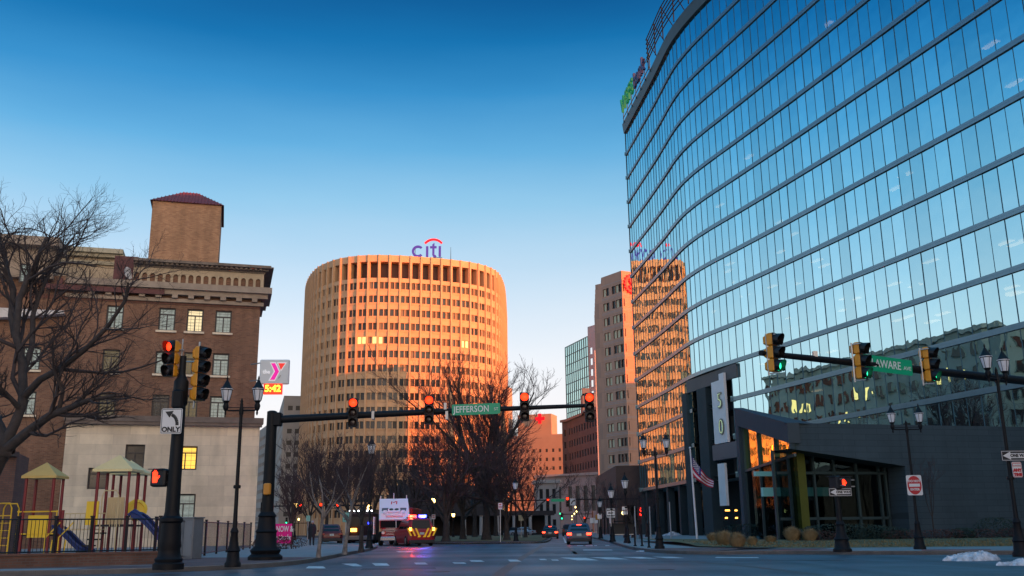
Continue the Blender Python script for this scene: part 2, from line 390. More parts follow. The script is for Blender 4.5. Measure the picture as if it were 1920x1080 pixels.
g = MB(); g.quad((-1500, -600, -0.02), (1500, -600, -0.02), (1500, 2600, -0.02), (-1500, 2600, -0.02))
tag(g.build('ground', M_TERR), kind='structure')
g = MB(); g.quad((-260, -70, 0), (260, -70, 0), (260, 460, 0), (-260, 460, 0))
tag(g.build('road', M_ASPH), kind='structure')

def slab(name, poly, h, m, kerb_idx=(), mk=M_KERB, kw=0.16, joint=None):
    """A pavement slab; along the edges kerb_idx it has a kerb stone a little lower and proud."""
    b = MB(); b.prism(poly, -0.01, h, 0); o = b.build(name, m); tag(o, kind='structure')
    return o
def kerb(pts, h=0.145, w=0.17):
    """Kerb along a polyline; the road lies on its left."""
    b = MB(); n = len(pts); ps = [Vector((p[0], p[1], 0)) for p in pts]; off = []
    for i, p in enumerate(ps):
        t = (ps[min(i + 1, n - 1)] - ps[max(i - 1, 0)]).normalized(); off.append(p + Vector((t.y, -t.x, 0)) * -w)
    for i in range(n - 1):
        a, c, oa, oc = ps[i], ps[i + 1], off[i], off[i + 1]; Z = Vector((0, 0, h)); z = Vector((0, 0, -0.01))
        b.quad(a + Z, c + Z, oc + Z, oa + Z); b.quad(oa + z, oc + z, oc + Z, oa + Z); b.quad(a + z, c + z, c + Z, a + Z)
    return tag(b.build('kerb', M_KERB), kind='structure')

def smooth(pts, n=6):
    P = [Vector((p[0], p[1], 0)) for p in pts]; out = []
    for i in range(len(P) - 1):
        a, b, c, d = P[max(i - 1, 0)], P[i], P[i + 1], P[min(i + 2, len(P) - 1)]
        for k in range(n):
            t = k / n
            q = 0.5 * ((2 * b) + (c - a) * t + (2 * a - 5 * b + 4 * c - d) * t * t + (3 * b - a - 3 * c + d) * t ** 3)
            out.append((q.x, q.y))
    out.append((P[-1].x, P[-1].y)); return out

# left corner pavement: its kerb runs from the cross street round into the side street
KL = smooth([(-60, 24.5), (-25, 26.6), (-13.5, 28.0), (-10.2, 29.2), (-8.3, 31.6), (-7.55, 35), (-7.6, 40), (-7.9, 46), (-8.3, 56), (-9.4, 68), (-12.0, 82), (-17, 100), (-30, 135), (-60, 210), (-90, 285)])
slab('pavement', KL + [(-140, 285), (-140, 24.5)], 0.13, M_CONC)
kerb(KL)
g = MB(); band = KL[9:36]; inner = []
for i, p in enumerate(band):
    a, c = band[max(i - 1, 0)], band[min(i + 1, len(band) - 1)]
    t = Vector((c[0] - a[0], c[1] - a[1], 0)).normalized(); inner.append((p[0] - t.y * (3.2 + 3.3 * min(1, max(0, i - 6) / 6)), p[1] + t.x * (3.2 + 3.3 * min(1, max(0, i - 6) / 6)))); band[i] = (p[0] - t.y * 0.3, p[1] + t.x * 0.3)
for i in range(len(band) - 1):
    g.quad((*band[i], 0.135), (*band[i + 1], 0.135), (*inner[i + 1], 0.135), (*inner[i], 0.135))
tag(g.build('pavement_brick', M_PAVE), kind='structure')
g = MB(); g.prism([(-17, 27.9), (-13.2, 28.4), (-12.6, 29.9), (-17, 29.4)], 0.128, 0.137)
tag(g.build('pavement_ramp', M_CONC), kind='structure')

# park island between the two streets
KP = smooth([(-70, 270), (-36, 185), (-16, 118), (-8.6, 88), (-6.4, 81), (-2.5, 79.2), (0.9, 78.4), (2.0, 79.3), (2.7, 84), (3.8, 105), (6.2, 165), (9.5, 250), (10.5, 290)])
slab('park_island', KP + [(-40, 300)], 0.13, M_MULCH)
kerb(list(reversed([(p[0], p[1]) for p in KP]))[::-1])
g = MB(); g.prism([(-7, 90), (2.2, 83.5), (3.2, 104), (5.4, 160), (-20, 160), (-12.5, 112)], 0.12, 0.155)
tag(g.build('park_lawn', M_GRASS), kind='structure')

# right corner pavement and the lawn in front of the glass building
KR = smooth([(12.5, 300), (11.4, 220), (9.9, 150), (8.5, 104), (7.4, 78), (6.55, 62), (6.1, 52), (6.2, 46.5), (6.7, 43), (7.9, 40.9), (10.7, 39.9), (14.3, 37.6), (19, 35.8), (26, 33.8), (40, 31), (70, 26), (110, 20)])
slab('pavement_plaza', KR[:-1] + [(110, 20), (110, 300)], 0.13, M_CONC)
kerb(list(KR))
g = MB(); band = list(KR[40:62]); inner = []
for i, p in enumerate(band):
    a, c = KR[39 + i], KR[41 + i]; t = Vector((c[0] - a[0], c[1] - a[1], 0)).normalized()
    inner.append((p[0] - t.y * 5.0, p[1] + t.x * 5.0)); band[i] = (p[0] - t.y * 0.35, p[1] + t.x * 0.35)
for i in range(len(band) - 1): g.quad((*band[i], 0.135), (*band[i + 1], 0.135), (*inner[i + 1], 0.135), (*inner[i], 0.135))
tag(g.build('pavement_brick', M_PAVE), kind='structure')
g = MB()
for x, y, w, d, rz in ((11.9, 40.9, 2.6, 0.7, -0.28), (16.8, 38.1, 2.4, 0.7, -0.36)):
    g.box((x, y, 0.14), (w, d, 0.012), rz)
tag(g.build('pavement_tactile', M_TACT), kind='structure')
# lawn: a low bank rising to the wall
LW = [(9.9, 48.4), (12.0, 46.0), (15.5, 44.4), (20, 43.2), (27, 42.0), (36, 40.6), (60, 37), (60, 60), (36, 61), (20, 57.5), (14, 58), (12.2, 66), (12.4, 73), (11.2, 62), (10.4, 54)]
g = MB(); nx = 60
def lawn_z(x, y):
    k = max(0.0, min(1.0, (y - 43) / 14)); return 0.15 + 0.17 * k * k * (3 - 2 * k)
rows = []
for j in range(13):
    r = []
    for i in range(nx + 1):
        x = 9.0 + i * 0.9; y0 = 43.2 - (x - 20) * 0.17 + max(0, 15 - x) ** 2 * 0.115; y1 = 57.4 + (x - 16.4) * 0.24 if x > 16.4 else 57.4 + (16.4 - x) * 2.4
        y = y0 + (max(y1, y0 + 0.5) - y0) * j / 12; r.append((x, y, lawn_z(x, y) - (0.03 if j == 0 else 0)))
    rows.append(r)
g.add([p for r in rows for p in r], [(j * (nx + 1) + i, j * (nx + 1) + i + 1, (j + 1) * (nx + 1) + i + 1, (j + 1) * (nx + 1) + i) for j in range(12) for i in range(nx)])
tag(g.build('lawn', M_GRASS, smooth=True), kind='structure')
# dry blades over the lawn
rnd = random.Random(5); g = MB()
for k in range(9000):
    i = rnd.random() * 54; x = 9.6 + i * 0.75; y0 = 43.6 - (x - 20) * 0.17 + max(0, 15 - x) ** 2 * 0.115; y = y0 + rnd.random() ** 1.3 * 9
    z = lawn_z(x, y); h = 0.04 + rnd.random() * 0.06; a = rnd.random() * 6.28; dx, dy = math.cos(a) * 0.03, math.sin(a) * 0.03
    g.add([(x - dx, y - dy, z), (x + dx, y + dy, z), (x + rnd.uniform(-.05, .05), y + rnd.uniform(-.05, .05), z + h)], [(0, 1, 2)])
tag(g.build('grass', mat('dry_grass', (0.20, 0.155, 0.07), 0.9, noise=0.3, scale=2)), kind='stuff')

# painted markings
mk = MB()
def bar_px(pts):                         # a painted patch through road points
    mk.add([(*gp(*p)[:2], 0.004) for p in pts], [tuple(range(len(pts)))])
for p in ([(578, 1062), (606, 1062), (611, 1066), (573, 1066)], [(640, 1057), (668, 1057), (680, 1062), (662, 1062)], [(697, 1056), (725, 1056), (731, 1061), (704, 1061)],
          [(776, 1055), (797, 1055), (803, 1058.5), (780, 1058.5)], [(848, 1054.5), (870, 1054.5), (875, 1057), (852, 1057)], [(880, 1050.5), (902, 1050.5), (909, 1053.5), (884, 1053.5)],
          [(952, 1049.5), (970, 1049.5), (978, 1053), (956, 1053)], [(1010, 1048), (1022, 1048), (1026, 1050.3), (1014, 1050.3)], [(1033, 1049.3), (1046, 1049.3), (1048, 1051.3), (1036, 1051.3)],
          [(1050, 1045.5), (1098, 1046.2), (1123, 1050.8), (1082, 1050.8)], [(1106, 1045), (1150, 1045.2), (1180, 1049), (1141, 1049)], [(1164, 1044.4), (1205, 1044.6), (1233, 1047.6), (1199, 1047.6)],
          [(1222, 1044), (1262, 1044.2), (1284, 1046.6), (1250, 1046.6)], [(742, 1033.6), (774, 1033.2), (776, 1035.2), (748, 1035.6)],
          [(1093, 1030.6), (1146, 1030.6), (1150, 1032), (1094, 1032)]):
    bar_px(p)
for x0, x1 in ((1082, 1093), (1098, 1111), (1114, 1119), (1135, 1142)): bar_px([(x0, 1022.6), (x1, 1022.6), (x1 + 1, 1023.8), (x0, 1023.8)])
bar_px([(1055.5, 1008), (1057.5, 1008), (1063, 1018), (1059, 1018)])
bar_px([(1343, 1044.6), (1420, 1045.0), (1424, 1046.4), (1340, 1046.2)])
tag(mk.build('road_markings', M_PAINT), kind='structure')
tr = MB()
for pts, w in (([(1020, 1022), (985, 1042), (955, 1062), (930, 1082)], 0.16), ([(1290, 1052), (1400, 1062), (1540, 1078)], 0.12), ([(640, 1074), (900, 1066), (1180, 1064)], 0.05), ([(1060, 1018), (1070, 1030), (1082, 1040)], 0.08), ([(1500, 1050), (1700, 1056), (1900, 1066)], 0.07)):
    q = [gp(*p) for p in pts]
    for a, b in zip(q, q[1:]):
        t = (b - a).normalized(); s = Vector((-t.y, t.x, 0)) * w
        tr.quad((*(a - s)[:2], .003), (*(b - s)[:2], .003), (*(b + s)[:2], .003), (*(a + s)[:2], .003))
rs_ = random.Random(77)
for _ in range(26):                      # fine wandering cracks
    x, y = rs_.uniform(-9, 22), rs_.uniform(24, 75); a = rs_.uniform(0, 6.28); p = Vector((x, y, 0)); n_c = rs_.randint(8, 22)
    for k in range(n_c):
        a += rs_.gauss(0, .45); q = p + Vector((math.cos(a), math.sin(a), 0)) * .45; t = (q - p).normalized(); s_ = Vector((-t.y, t.x, 0)) * .012
        tr.quad((*(p - s_)[:2], .003), (*(q - s_)[:2], .003), (*(q + s_)[:2], .003), (*(p + s_)[:2], .003)); p = q
tag(tr.build('road_seams', M_TAR), kind='structure')
pt = MB()
for x, y, w, d, rz in ((-3.5, 30, 2.2, 1.5, .1), (9.0, 33, 3.4, 1.2, -.2), (2.5, 47, 1.6, 5.0, .05), (15, 31.5, 2.5, .9, -.3)): pt.box((x, y, .0), (w, d, .006), rz)
tag(pt.build('road_patches', mat('new_asphalt', (.040, .058, .070), .55, noise=.2, scale=1.5, bump=.4)), kind='structure')
mh = MB()
for px, py in ((1240, 1068), (820, 1072)):
    p = gp(px, py); mh.lathe([(0.36, 0.0), (0.36, 0.006), (0.0, 0.006)], (p.x, p.y, 0), 20)
tag(mh.build('road_manhole', mat('cast_iron', (0.05, 0.05, 0.055), 0.5, metal=0.6)), kind='structure')
# ------------------------------------------------------------------ the curved glass office building on the right
M_GLZ = glass_mat('coated_glass', (0.60, 0.93, 1.0), 0.84, (0.26, 0.26, 0.23), wob=0.012, wscale=0.45, fres=0.9, pane=0.18)
M_GLZD = glass_mat('dark_glass', (0.75, 0.92, 0.95), 0.03, (0.20, 0.28, 0.29), wob=0.015, wscale=0.5, fres=0.15)
M_BAND = mat('band_metal', (0.19, 0.29, 0.34), 0.35, metal=0.8, noise=0.06, scale=1.5)
M_MULL = mat('mullion_metal', (0.05, 0.11, 0.15), 0.5, metal=0.4)
M_PARA = mat('parapet_metal', (0.055, 0.085, 0.10), 0.5, metal=0.5, noise=0.06, scale=1.0)
M_INT = mat('office_interior', (0.16, 0.17, 0.17), 0.9)
M_SLAB = mat('office_ceiling', (0.34, 0.35, 0.34), 0.9)
M_LAMPO = mat('office_lamp', (0.9, 0.85, 0.7), 0.5, emit=(1.0, 0.70, 0.36), estr=2.6)
M_TEAL = mat('portal_panel', (0.030, 0.052, 0.060), 0.7, spec=0.3, noise=0.1, scale=0.8)
M_WHITEP = mat('white_panel', (0.80, 0.81, 0.80), 0.5, noise=0.05, scale=1)

FC = smooth([(18.55, 149), (19.0, 144), (20.65, 127.5), (21.5, 117.6), (22.3, 112.8), (23.4, 108.6), (24.8, 104.2), (28.0, 94), (31.2, 83.5), (34.4, 73), (36.4, 66.4), (41.5, 49), (47, 31)], 24)
def resample(pts, step):
    P = [Vector((p[0], p[1], 0)) for p in pts]; out = [P[0]]; acc = 0.0
    for a, b in zip(P, P[1:]):
        L = (b - a).length; t = 0.0
        while acc + (L - t) >= step:
            t += step - acc; out.append(a + (b - a) * (t / L)); acc = 0.0
        acc += L - t
    return out
FP = resample(FC, 1.5); FP = FP[2:]
NP = len(FP)
def fnorm(i):
    a, b = FP[max(i - 1, 0)], FP[min(i + 1, NP - 1)]; t = (b - a).normalized(); return Vector((t.y, -t.x, 0))
FN = [fnorm(i) for i in range(NP)]
GB = empty('office_building', (30, 90, 0), 0, 'tall curved blue glass office building with dark floor bands', 'office building')
inv = Vector((-30, -90, 0))
def gpart(mb, name, m, smooth=False, parent=GB):
    o = mb.build(name, m, parent, smooth); o.location = inv; return o
def in_portal(i): return 104.6 < FP[i].y < 117.2
Zl = [6.25 + 4.1 * k for k in range(14)]           # lower edges of the floor bands
PI0 = min(i for i in range(NP) if in_portal(i)); PI1 = max(i for i in range(NP) if in_portal(i))
rr = random.Random(3)
for k, zl in enumerate(Zl):
  low = k < 3
  for s0, s1 in (((0, PI0), (PI1, NP - 1)) if low else ((0, NP - 1),)):
    b = MB()                                          # the band: a shallow box all along the curve
    for i in range(s0, s1):
        a, c, na, nc = FP[i], FP[i + 1], FN[i], FN[i + 1]
        def P(p, n, o, z): return p + n * o + Vector((0, 0, z))
        for (o0, z0, o1, z1) in ((0.15, zl + .06, 0.15, zl + 0.50), (0.15, zl + 0.50, -0.1, zl + 0.53), (-0.1, zl + 0.04, 0.15, zl + .06)):
            b.quad(P(a, na, o0, z0), P(c, nc, o0, z0), P(c, nc, o1, z1), P(a, na, o1, z1))
        b.quad(P(a, na, 0.16, zl + 0.29), P(c, nc, 0.16, zl + 0.29), P(c, nc, 0.16, zl + 0.32), P(a, na, 0.16, zl + 0.32))
    e = FP[s0]; n0 = FN[s0]
    b.quad(e + n0 * -0.1 + Vector((0, 0, zl)), e + n0 * .32 + Vector((0, 0, zl)), e + n0 * .32 + Vector((0, 0, zl + .62)), e + n0 * -.1 + Vector((0, 0, zl + .62)))
    gpart(b, 'floor_band', M_BAND, False)
    zt = (zl + 4.1) if k < 13 else 63.4
    gl = MB(); ml = MB()
    for i in range(s0, s1):
        a, c, n = FP[i], FP[i + 1], (FN[i] + FN[i + 1]).normalized()
        t1, t2, t3 = (rr.uniform(-0.008, 0.008) for _ in range(3))
        q = [a + n * t1 + Vector((0, 0, zl + .5)), c + n * t2 + Vector((0, 0, zl + .5)), c + n * (t2 + t3) + Vector((0, 0, zt + .02)), a + n * (t1 + t3) + Vector((0, 0, zt + .02))]
        gl.add(q, [(0, 1, 2, 3)])
        w = 0.008 if i % 3 else 0.032; t = (c - a).normalized()
        p = a + n * 0.012
        ml.quad(p - t * w / 2 + n * .03 + Vector((0, 0, zl + .5)), p + t * w / 2 + n * .03 + Vector((0, 0, zl + .5)), p + t * w / 2 + n * .03 + Vector((0, 0, zt)), p - t * w / 2 + n * .03 + Vector((0, 0, zt)))
        ml.quad(p + t * w / 2 + n * .03 + Vector((0, 0, zl + .5)), p + t * w / 2 - n * .05 + Vector((0, 0, zl + .5)), p + t * w / 2 - n * .05 + Vector((0, 0, zt)), p + t * w / 2 + n * .03 + Vector((0, 0, zt)))
        ml.quad(p - t * w / 2 - n * .05 + Vector((0, 0, zl + .5)), p - t * w / 2 + n * .03 + Vector((0, 0, zl + .5)), p - t * w / 2 + n * .03 + Vector((0, 0, zt)), p - t * w / 2 - n * .05 + Vector((0, 0, zt)))
    w = gpart(gl, 'window_strip', M_GLZ)
    gpart(ml, 'mullion', M_MULL, parent=w).location = (0, 0, 0)
# parapet, roof, floors inside, back walls
b = MB()
for i in range(NP - 1):
    a, c, na, nc = FP[i], FP[i + 1], FN[i], FN[i + 1]
    for (o0, z0, o1, z1) in ((0.3, 63.4, 0.5, 65.0), (0.5, 65.0, -1.2, 65.05), (-0.1, 63.38, 0.3, 63.4)):
        b.quad(a + na * o0 + Vector((0, 0, z0)), c + nc * o0 + Vector((0, 0, z0)), c + nc * o1 + Vector((0, 0, z1)), a + na * o1 + Vector((0, 0, z1)))
gpart(b, 'parapet', M_PARA)
far = FP[0]; near = FP[-1]; BK = [Vector((62, 140, 0)), Vector((72, 60, 0)), Vector((72, 34, 0))]
b = MB()
ins = [p - n * 0.25 for p, n in zip(FP, FN)]
for z in [k - 0.02 for k in Zl] + [64.4]:
    po = [(p.x, p.y) for p in ins] + [(72, 31), (70, 60), (60, 148.5)]
    n = len(po); b.add([(x, y, z) for x, y in po] + [(x, y, z + 0.5) for x, y in po], [tuple(range(n)), tuple(reversed(range(n, 2 * n)))])
gpart(b, 'floor_slab', M_SLAB)
b = MB()                                             # core wall, twelve metres in
for i in range(NP - 1):
    a, c = FP[i] - FN[i] * 12, FP[i + 1] - FN[i + 1] * 12
    b.quad((a.x, a.y, 0.1), (c.x, c.y, 0.1), (c.x, c.y, 64.5), (a.x, a.y, 64.5))
rr2 = random.Random(12)
for k, zl in enumerate(Zl):
    for i in range(4, NP - 2, 6):
        p = FP[i] - FN[i] * 1.6; b.lathe([(0.35, zl + 0.5), (0.35, zl + 4.1)], (p.x, p.y, 0), 8)
        if rr2.random() < 0.3:
            a, c = FP[i] - FN[i] * 3.5, FP[i + 2] - FN[i + 2] * 3.5; b.quad((a.x, a.y, zl + .5), (c.x, c.y, zl + .5), (c.x, c.y, zl + 3.4), (a.x, a.y, zl + 3.4))
gpart(b, 'core_wall', M_INT)
b = MB()                                             # shell on the sides nobody sees from the street
for a, c in (((60, 148.5), (18.7, 146.2)), ((70, 60), (60, 148.5)), ((72, 31), (70, 60)), ((46.6, 31.2), (72, 31))):
    b.quad((a[0], a[1], 0), (c[0], c[1], 0), (c[0], c[1], 65.0), (a[0], a[1], 65.0))
gpart(b, 'side_wall', M_PARA)
# ceiling lamps that are on, floor by floor
rr = random.Random(8); lamp_mesh = None
for k, zl in enumerate(Zl[1:], 1):
    nl = 18 if k in (2, 3) else (8 if k in (4, 5) else (3 if k < 8 else 1))
    for _ in range(nl):
        i = rr.randrange(20, NP - 14); p = FP[i] - FN[i] * rr.uniform(1.5, 7); rz = math.atan2(FN[i].y, FN[i].x) + math.pi / 2
        if lamp_mesh is None: b = MB(); b.box((0, 0, 0), (1.5, 0.5, 0.06)); o = b.build('ceiling_lamp', M_LAMPO, GB); lamp_mesh = o.data
        else: o = bpy.data.objects.new('ceiling_lamp', lamp_mesh); COL.objects.link(o); o.parent = GB
        o.location = Vector((p.x, p.y, zl + 3.98)) + inv; o.rotation_euler = (0, 0, rz)
# portal with dark panels, columns and the white address panel
M_NUM = mat('numeral_metal', (0.16, 0.19, 0.17), 0.4, metal=0.3); M_NUML = mat('numeral_lamp', (0.6, 0.7, 0.4), 0.5, emit=(0.7, 0.95, 0.5), estr=0.2)
ia = min(range(NP), key=lambda i: abs(FP[i].y - 117.4)); ib = min(range(NP), key=lambda i: abs(FP[i].y - 104.4))
pa, pb = FP[ia], FP[ib]; pd = (pb - pa).normalized(); pn = Vector((pd.y, -pd.x, 0)); PL = (pb - pa).length; rzp = math.atan2(pd.y, pd.x)
def pp(u, o, z): return pa + pd * u + pn * o + Vector((0, 0, z))
def pu(px, py, o=0.0):
    P0_ = pa + pn * o; v = on_plane(px, py, P0_, pn); return (v - P0_).dot(pd), v.z
b = MB(); b.box(pp(PL / 2 + 1, -3.4, 9.3), (PL + 2, 0.4, 18.4), rzp); b.box(pp(PL / 2, -1.6, 18.3), (PL, 3.6, .3), rzp); gpart(b, 'portal_back', M_TEAL)
b = MB(); b.box(pp(PL / 2, 0.0, 17.75), (PL, 0.5, 1.5), rzp); gpart(b, 'portal_head', mat('portal_soffit', (.10, .10, .10), .6, noise=.15, scale=.5))
for ua_, ub_ in ((1288, 1297), (1317, 1334)):
    u0, _ = pu(ua_, 850, .1); u1_, _ = pu(ub_, 850, .1); b = MB(); b.box(pp((u0 + u1_) / 2, -.2, 8.5), (u1_ - u0, 1.2, 17.0), rzp); gpart(b, 'portal_column', M_TEAL)
u0, zt_p = pu(1333, 718, .6); u1_, _ = pu(1357, 718, .6); _, zb_p = pu(1362, 829, .6)
b = MB(); b.box(pp((u0 + u1_) / 2, .45, (zt_p + zb_p) / 2), (u1_ - u0, .3, zt_p - zb_p), rzp); b.box(pp(u1_ - .6, .45, zt_p + .35), (1.2, .3, .7), rzp)
b.box(pp(u0 + 1.2, .45, zb_p - 4.5), (1.7, .3, 4.6), rzp)
sg = gpart(b, 'address_panel', M_WHITEP)
b = MB(); b.box(pp((u0 + u1_) / 2 + 3.0, .2, zb_p - .95), (u1_ - u0 + 7, 1.0, 1.7), rzp); gpart(b, 'portal_beam', mat('blue_grey_metal', (.06, .09, .13), .45, metal=.4))
uc_ = u0 + (u1_ - u0) * .66; DG = ((2.6, .15, M_NUM, .62, 0.0), (2.35, .05, M_NUML, .71, -.07))
for size_, t_, m_, o_, bo in DG:
    b = MB()
    for ch, zf in (('5', .34), ('0', .76)):
        vs, fs = text_mesh(ch, size_, t_, bold=bo); R = Matrix.Rotation(rzp, 4, 'Z'); b.add([R @ Vector(v) + pp(uc_, o_ + .05, zt_p + (zb_p - zt_p) * zf) for v in vs], fs)
    o = gpart(b, 'numeral' if bo == 0 else 'numeral_lamp', m_, parent=sg); o.location = (0, 0, 0)
# street-level colonnade left of the portal and dark glazing behind it
for i in range(2, ia + 1, 4):
    b = MB(); p = FP[i] - FN[i] * 0.5; b.box((p.x, p.y, 3.2), (0.9, 0.9, 6.3), math.atan2(FN[i].y, FN[i].x)); gpart(b, 'column', M_TEAL)
b = MB()
for i in range(0, ia):
    a, c = FP[i] - FN[i] * 4, FP[i + 1] - FN[i + 1] * 4; b.quad((a.x, a.y, 0.1), (c.x, c.y, 0.1), (c.x, c.y, 6.3), (a.x, a.y, 6.3))
gpart(b, 'shopfront', M_GLZD); b = MB()
for i in range(ib, NP - 1):
    a, c = FP[i] - FN[i] * .3, FP[i + 1] - FN[i + 1] * .3; b.quad((a.x, a.y, 0.1), (c.x, c.y, 0.1), (c.x, c.y, 6.3), (a.x, a.y, 6.3))
gpart(b, 'shopfront', M_GLZD)
# roof screen of open rails
b = MB()
i0 = min(range(NP), key=lambda i: abs(FP[i].y - 126)); i1 = min(range(NP), key=lambda i: abs(FP[i].y - 78))
for z in (66.1, 66.8, 67.5, 68.2, 68.9, 69.6):
    b.tube([FP[i] + FN[i] * 0.9 + Vector((0, 0, z)) for i in range(i0, i1, 3)], 0.09, 4)
for i in range(i0, i1, 3):
    p = FP[i] + FN[i] * 0.75; b.box((p.x, p.y, 67.3), (0.14, 0.14, 4.8)); b.tube([p + Vector((0, 0, 69.5)), FP[i] - FN[i] * 1.8 + Vector((0, 0, 65))], 0.07, 4)
gpart(b, 'roof_screen', mat('screen_dark', (.012, .02, .028), .7, spec=.2))
# roof lettering at the far end
def roof_text(txt, u0, m, name, size):
    j = 1; R = Matrix.Rotation(math.atan2((FP[9] - FP[1]).y, (FP[9] - FP[1]).x), 4, 'Z')
    d = (FP[12] - FP[1]).normalized()
    vs, fs = text_mesh(txt, size, 0.35, 'LEFT', bold=0.05); q = MB(); o0 = FP[1] + d * u0 + FN[4] * 0.9 + Vector((0, 0, 67.0))
    q.add([R @ Vector(v) + o0 for v in vs], fs); return q
RS = empty('roof_sign', (30, 90, 0), 0, 'green and navy letters standing on the glass building roof edge', 'sign')
o = roof_text('WSFS', 0.2, None, 'x', 3.6).build('letters_green', mat('sign_green', (0.0, 0.17, 0.07), 0.6, emit=(0.0, 0.35, 0.12), estr=0.12), RS); o.location = inv
o = roof_text('bank', 9.4, None, 'x', 3.6).build('letters_navy', mat('sign_navy', (0.015, 0.03, 0.12), 0.5), RS); o.location = inv
b = MB(); d = (FP[12] - FP[1]).normalized()
for z in (65.4, 67.2): b.tube([FP[1] + FN[3] * 0.6 + Vector((0, 0, z)), FP[1] + d * 18 + FN[6] * 0.6 + Vector((0, 0, z))], 0.08, 4)
for u in range(0, 19, 3): b.tube([FP[1] + d * u + FN[4] * .55 + Vector((0, 0, 64.6)), FP[1] + d * u + FN[4] * .55 + Vector((0, 0, 67.6))], 0.07, 4)
o = b.build('sign_frame', M_MULL, RS); o.location = inv

# ------------------------------------------------------------------ the low grey entrance block in front of it
M_GREY = brick_mat('grey_block', (0.050, 0.080, 0.100), (0.042, 0.070, 0.088), (0.028, 0.046, 0.058), 1.6, 0.36, 0.012, axis=(1, 0.25), big=0.12)
M_FRAMEG = mat('entrance_metal', (0.060, 0.078, 0.090), 0.8, spec=0.2, noise=0.08, scale=1)
M_LIME = mat('lime_paint', (0.095, 0.115, 0.010), 0.6, noise=0.1, scale=2)
EB = empty('entrance_pavilion', (17, 60, 0), 0, 'low grey block entrance pavilion with slanted canopy and dark glazing before the glass building', 'pavilion')
einv = Vector((-17, -60, 0))
def epart(mb, name, m, parent=EB):
    o = mb.build(name, m, parent); o.location = einv if parent is EB else (0, 0, 0); return o
A = Vector((16.4, 58.0, 0)); B = Vector((34.0, 62.3, 0)); B2 = Vector((48.0, 65.7, 0)); D = Vector((17.4, 76.0, 0))
ad = (B - A).normalized(); an = Vector((ad.y, -ad.x, 0)); rza = math.atan2(ad.y, ad.x)
def ap(u, o, z): return A + ad * u + an * o + Vector((0, 0, z))
def u_of(px, py, o=0.0):
    q = on_plane(px, py, A + an * o, an); return (q - A).dot(ad), q.z
zt = at(1475, 793, A.y).z
u1, z1 = u_of(1482, 841); u2, z2 = u_of(1697, 874); u3, _ = u_of(1706, 1003)
b = MB()
# front wall as a polygon with the slanted opening cut out
UL = 31.5
P = [ap(0, 0, zt), ap(0, 0, z1), ap(u2, 0, z2), ap(u3, 0, 0.0), ap(UL, 0, 0.0), ap(UL, 0, zt - 0.05)]
b.add([P[0], P[1], P[2], P[5]], [(0, 1, 2, 3)]); b.add([P[2], P[3], P[4], P[5]], [(0, 1, 2, 3)])
b.quad(ap(0, 0, z1), ap(0, -2.2, z1), ap(u2, -2.2, z2), ap(u2, 0, z2)); b.quad(ap(u2, 0, z2), ap(u2, -2.2, z2), ap(u3, -2.2, 0), ap(u3, 0, 0))
b.quad(ap(0, 0, zt), ap(UL, 0, zt - .05), ap(UL, -0.5, zt - .05), ap(0, -0.5, zt))
epart(b, 'front_wall', M_GREY)
# side: sloping fascia over a frame leg, canopy roof
ztD = at(1375, 765, D.y).z
sd = (A - D).normalized(); SL = (A - D).length; sn = Vector((sd.y, -sd.x, 0)); rzs = math.atan2(sd.y, sd.x)
def sp(u, o, z): return D + sd * u + sn * o + Vector((0, 0, z))
b = MB()
def zr(u): return ztD + (zt - ztD) * u / SL
for (ua, ub, f) in ((0, SL, 1.0),):
    for o0, o1 in ((0.0, -0.7),):
        hA, hB = 1.35, 1.2
        q = [sp(0, 0, zr(0) - hA), sp(SL, 0, zr(SL) - hB), sp(SL, 0, zr(SL)), sp(0, 0, zr(0)), sp(0, -.7, zr(0) - hA), sp(SL, -.7, zr(SL) - hB), sp(SL, -.7, zr(SL)), sp(0, -.7, zr(0))]
        b.add(q, [(0, 1, 2, 3), (4, 7, 6, 5), (0, 4, 5, 1), (3, 2, 6, 7), (0, 3, 7, 4), (1, 5, 6, 2)])
b.quad(sp(0, -.7, zr(0) - .02), sp(SL, -.7, zr(SL) - .02), ap(4, -.5, zt - .3), Vector((20.5, 76, 8.2))); b.quad(Vector((20.5, 76, 8.2)), ap(4, -.5, zt - .3), ap(UL, -.5, zt - .4), Vector((36, 76, 7.0)))
epart(b, 'canopy', M_FRAMEG)
b = MB(); q = sp(0.6, -0.35, 0)
b.add([sp(0, 0, 0), sp(1.3, 0, 0), sp(1.3, -.8, 0), sp(0, -.8, 0), sp(0, 0, zr(0) - 1.3), sp(1.3, 0, zr(1.3) - 1.3), sp(1.3, -.8, zr(1.3) - 1.3), sp(0, -.8, zr(0) - 1.3)], [(0, 1, 5, 4), (1, 2, 6, 5), (2, 3, 7, 6), (3, 0, 4, 7), (0, 3, 2, 1), (4, 5, 6, 7)])
epart(b, 'frame_leg', M_FRAMEG)
# side glazing, front glazing, transoms
M_GLZY = glass_mat('warm_reflection_glass', (0.92, 1.0, 0.5), 0.6, (0.10, 0.16, 0.16), wob=0.02, wscale=0.5)  # tint chosen to turn the reflected tower yellow
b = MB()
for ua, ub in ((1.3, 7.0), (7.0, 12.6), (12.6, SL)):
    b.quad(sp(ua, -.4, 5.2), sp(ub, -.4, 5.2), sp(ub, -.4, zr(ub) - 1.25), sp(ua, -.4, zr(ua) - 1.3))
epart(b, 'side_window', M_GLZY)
b = MB(); b.quad(sp(1.3, -.4, 0.2), sp(SL, -.4, 0.2), sp(SL, -.4, 5.2), sp(1.3, -.4, 5.2)); epart(b, 'side_window', M_GLZD)  # darker glass below, so the warm reflection ends at the transom
fw = MB(); nn = 6
us = [u_of(x_, 930, -1.8)[0] for x_ in (1478, 1482, 1528, 1566, 1608, 1650, 1692)]; us[0] = -.2
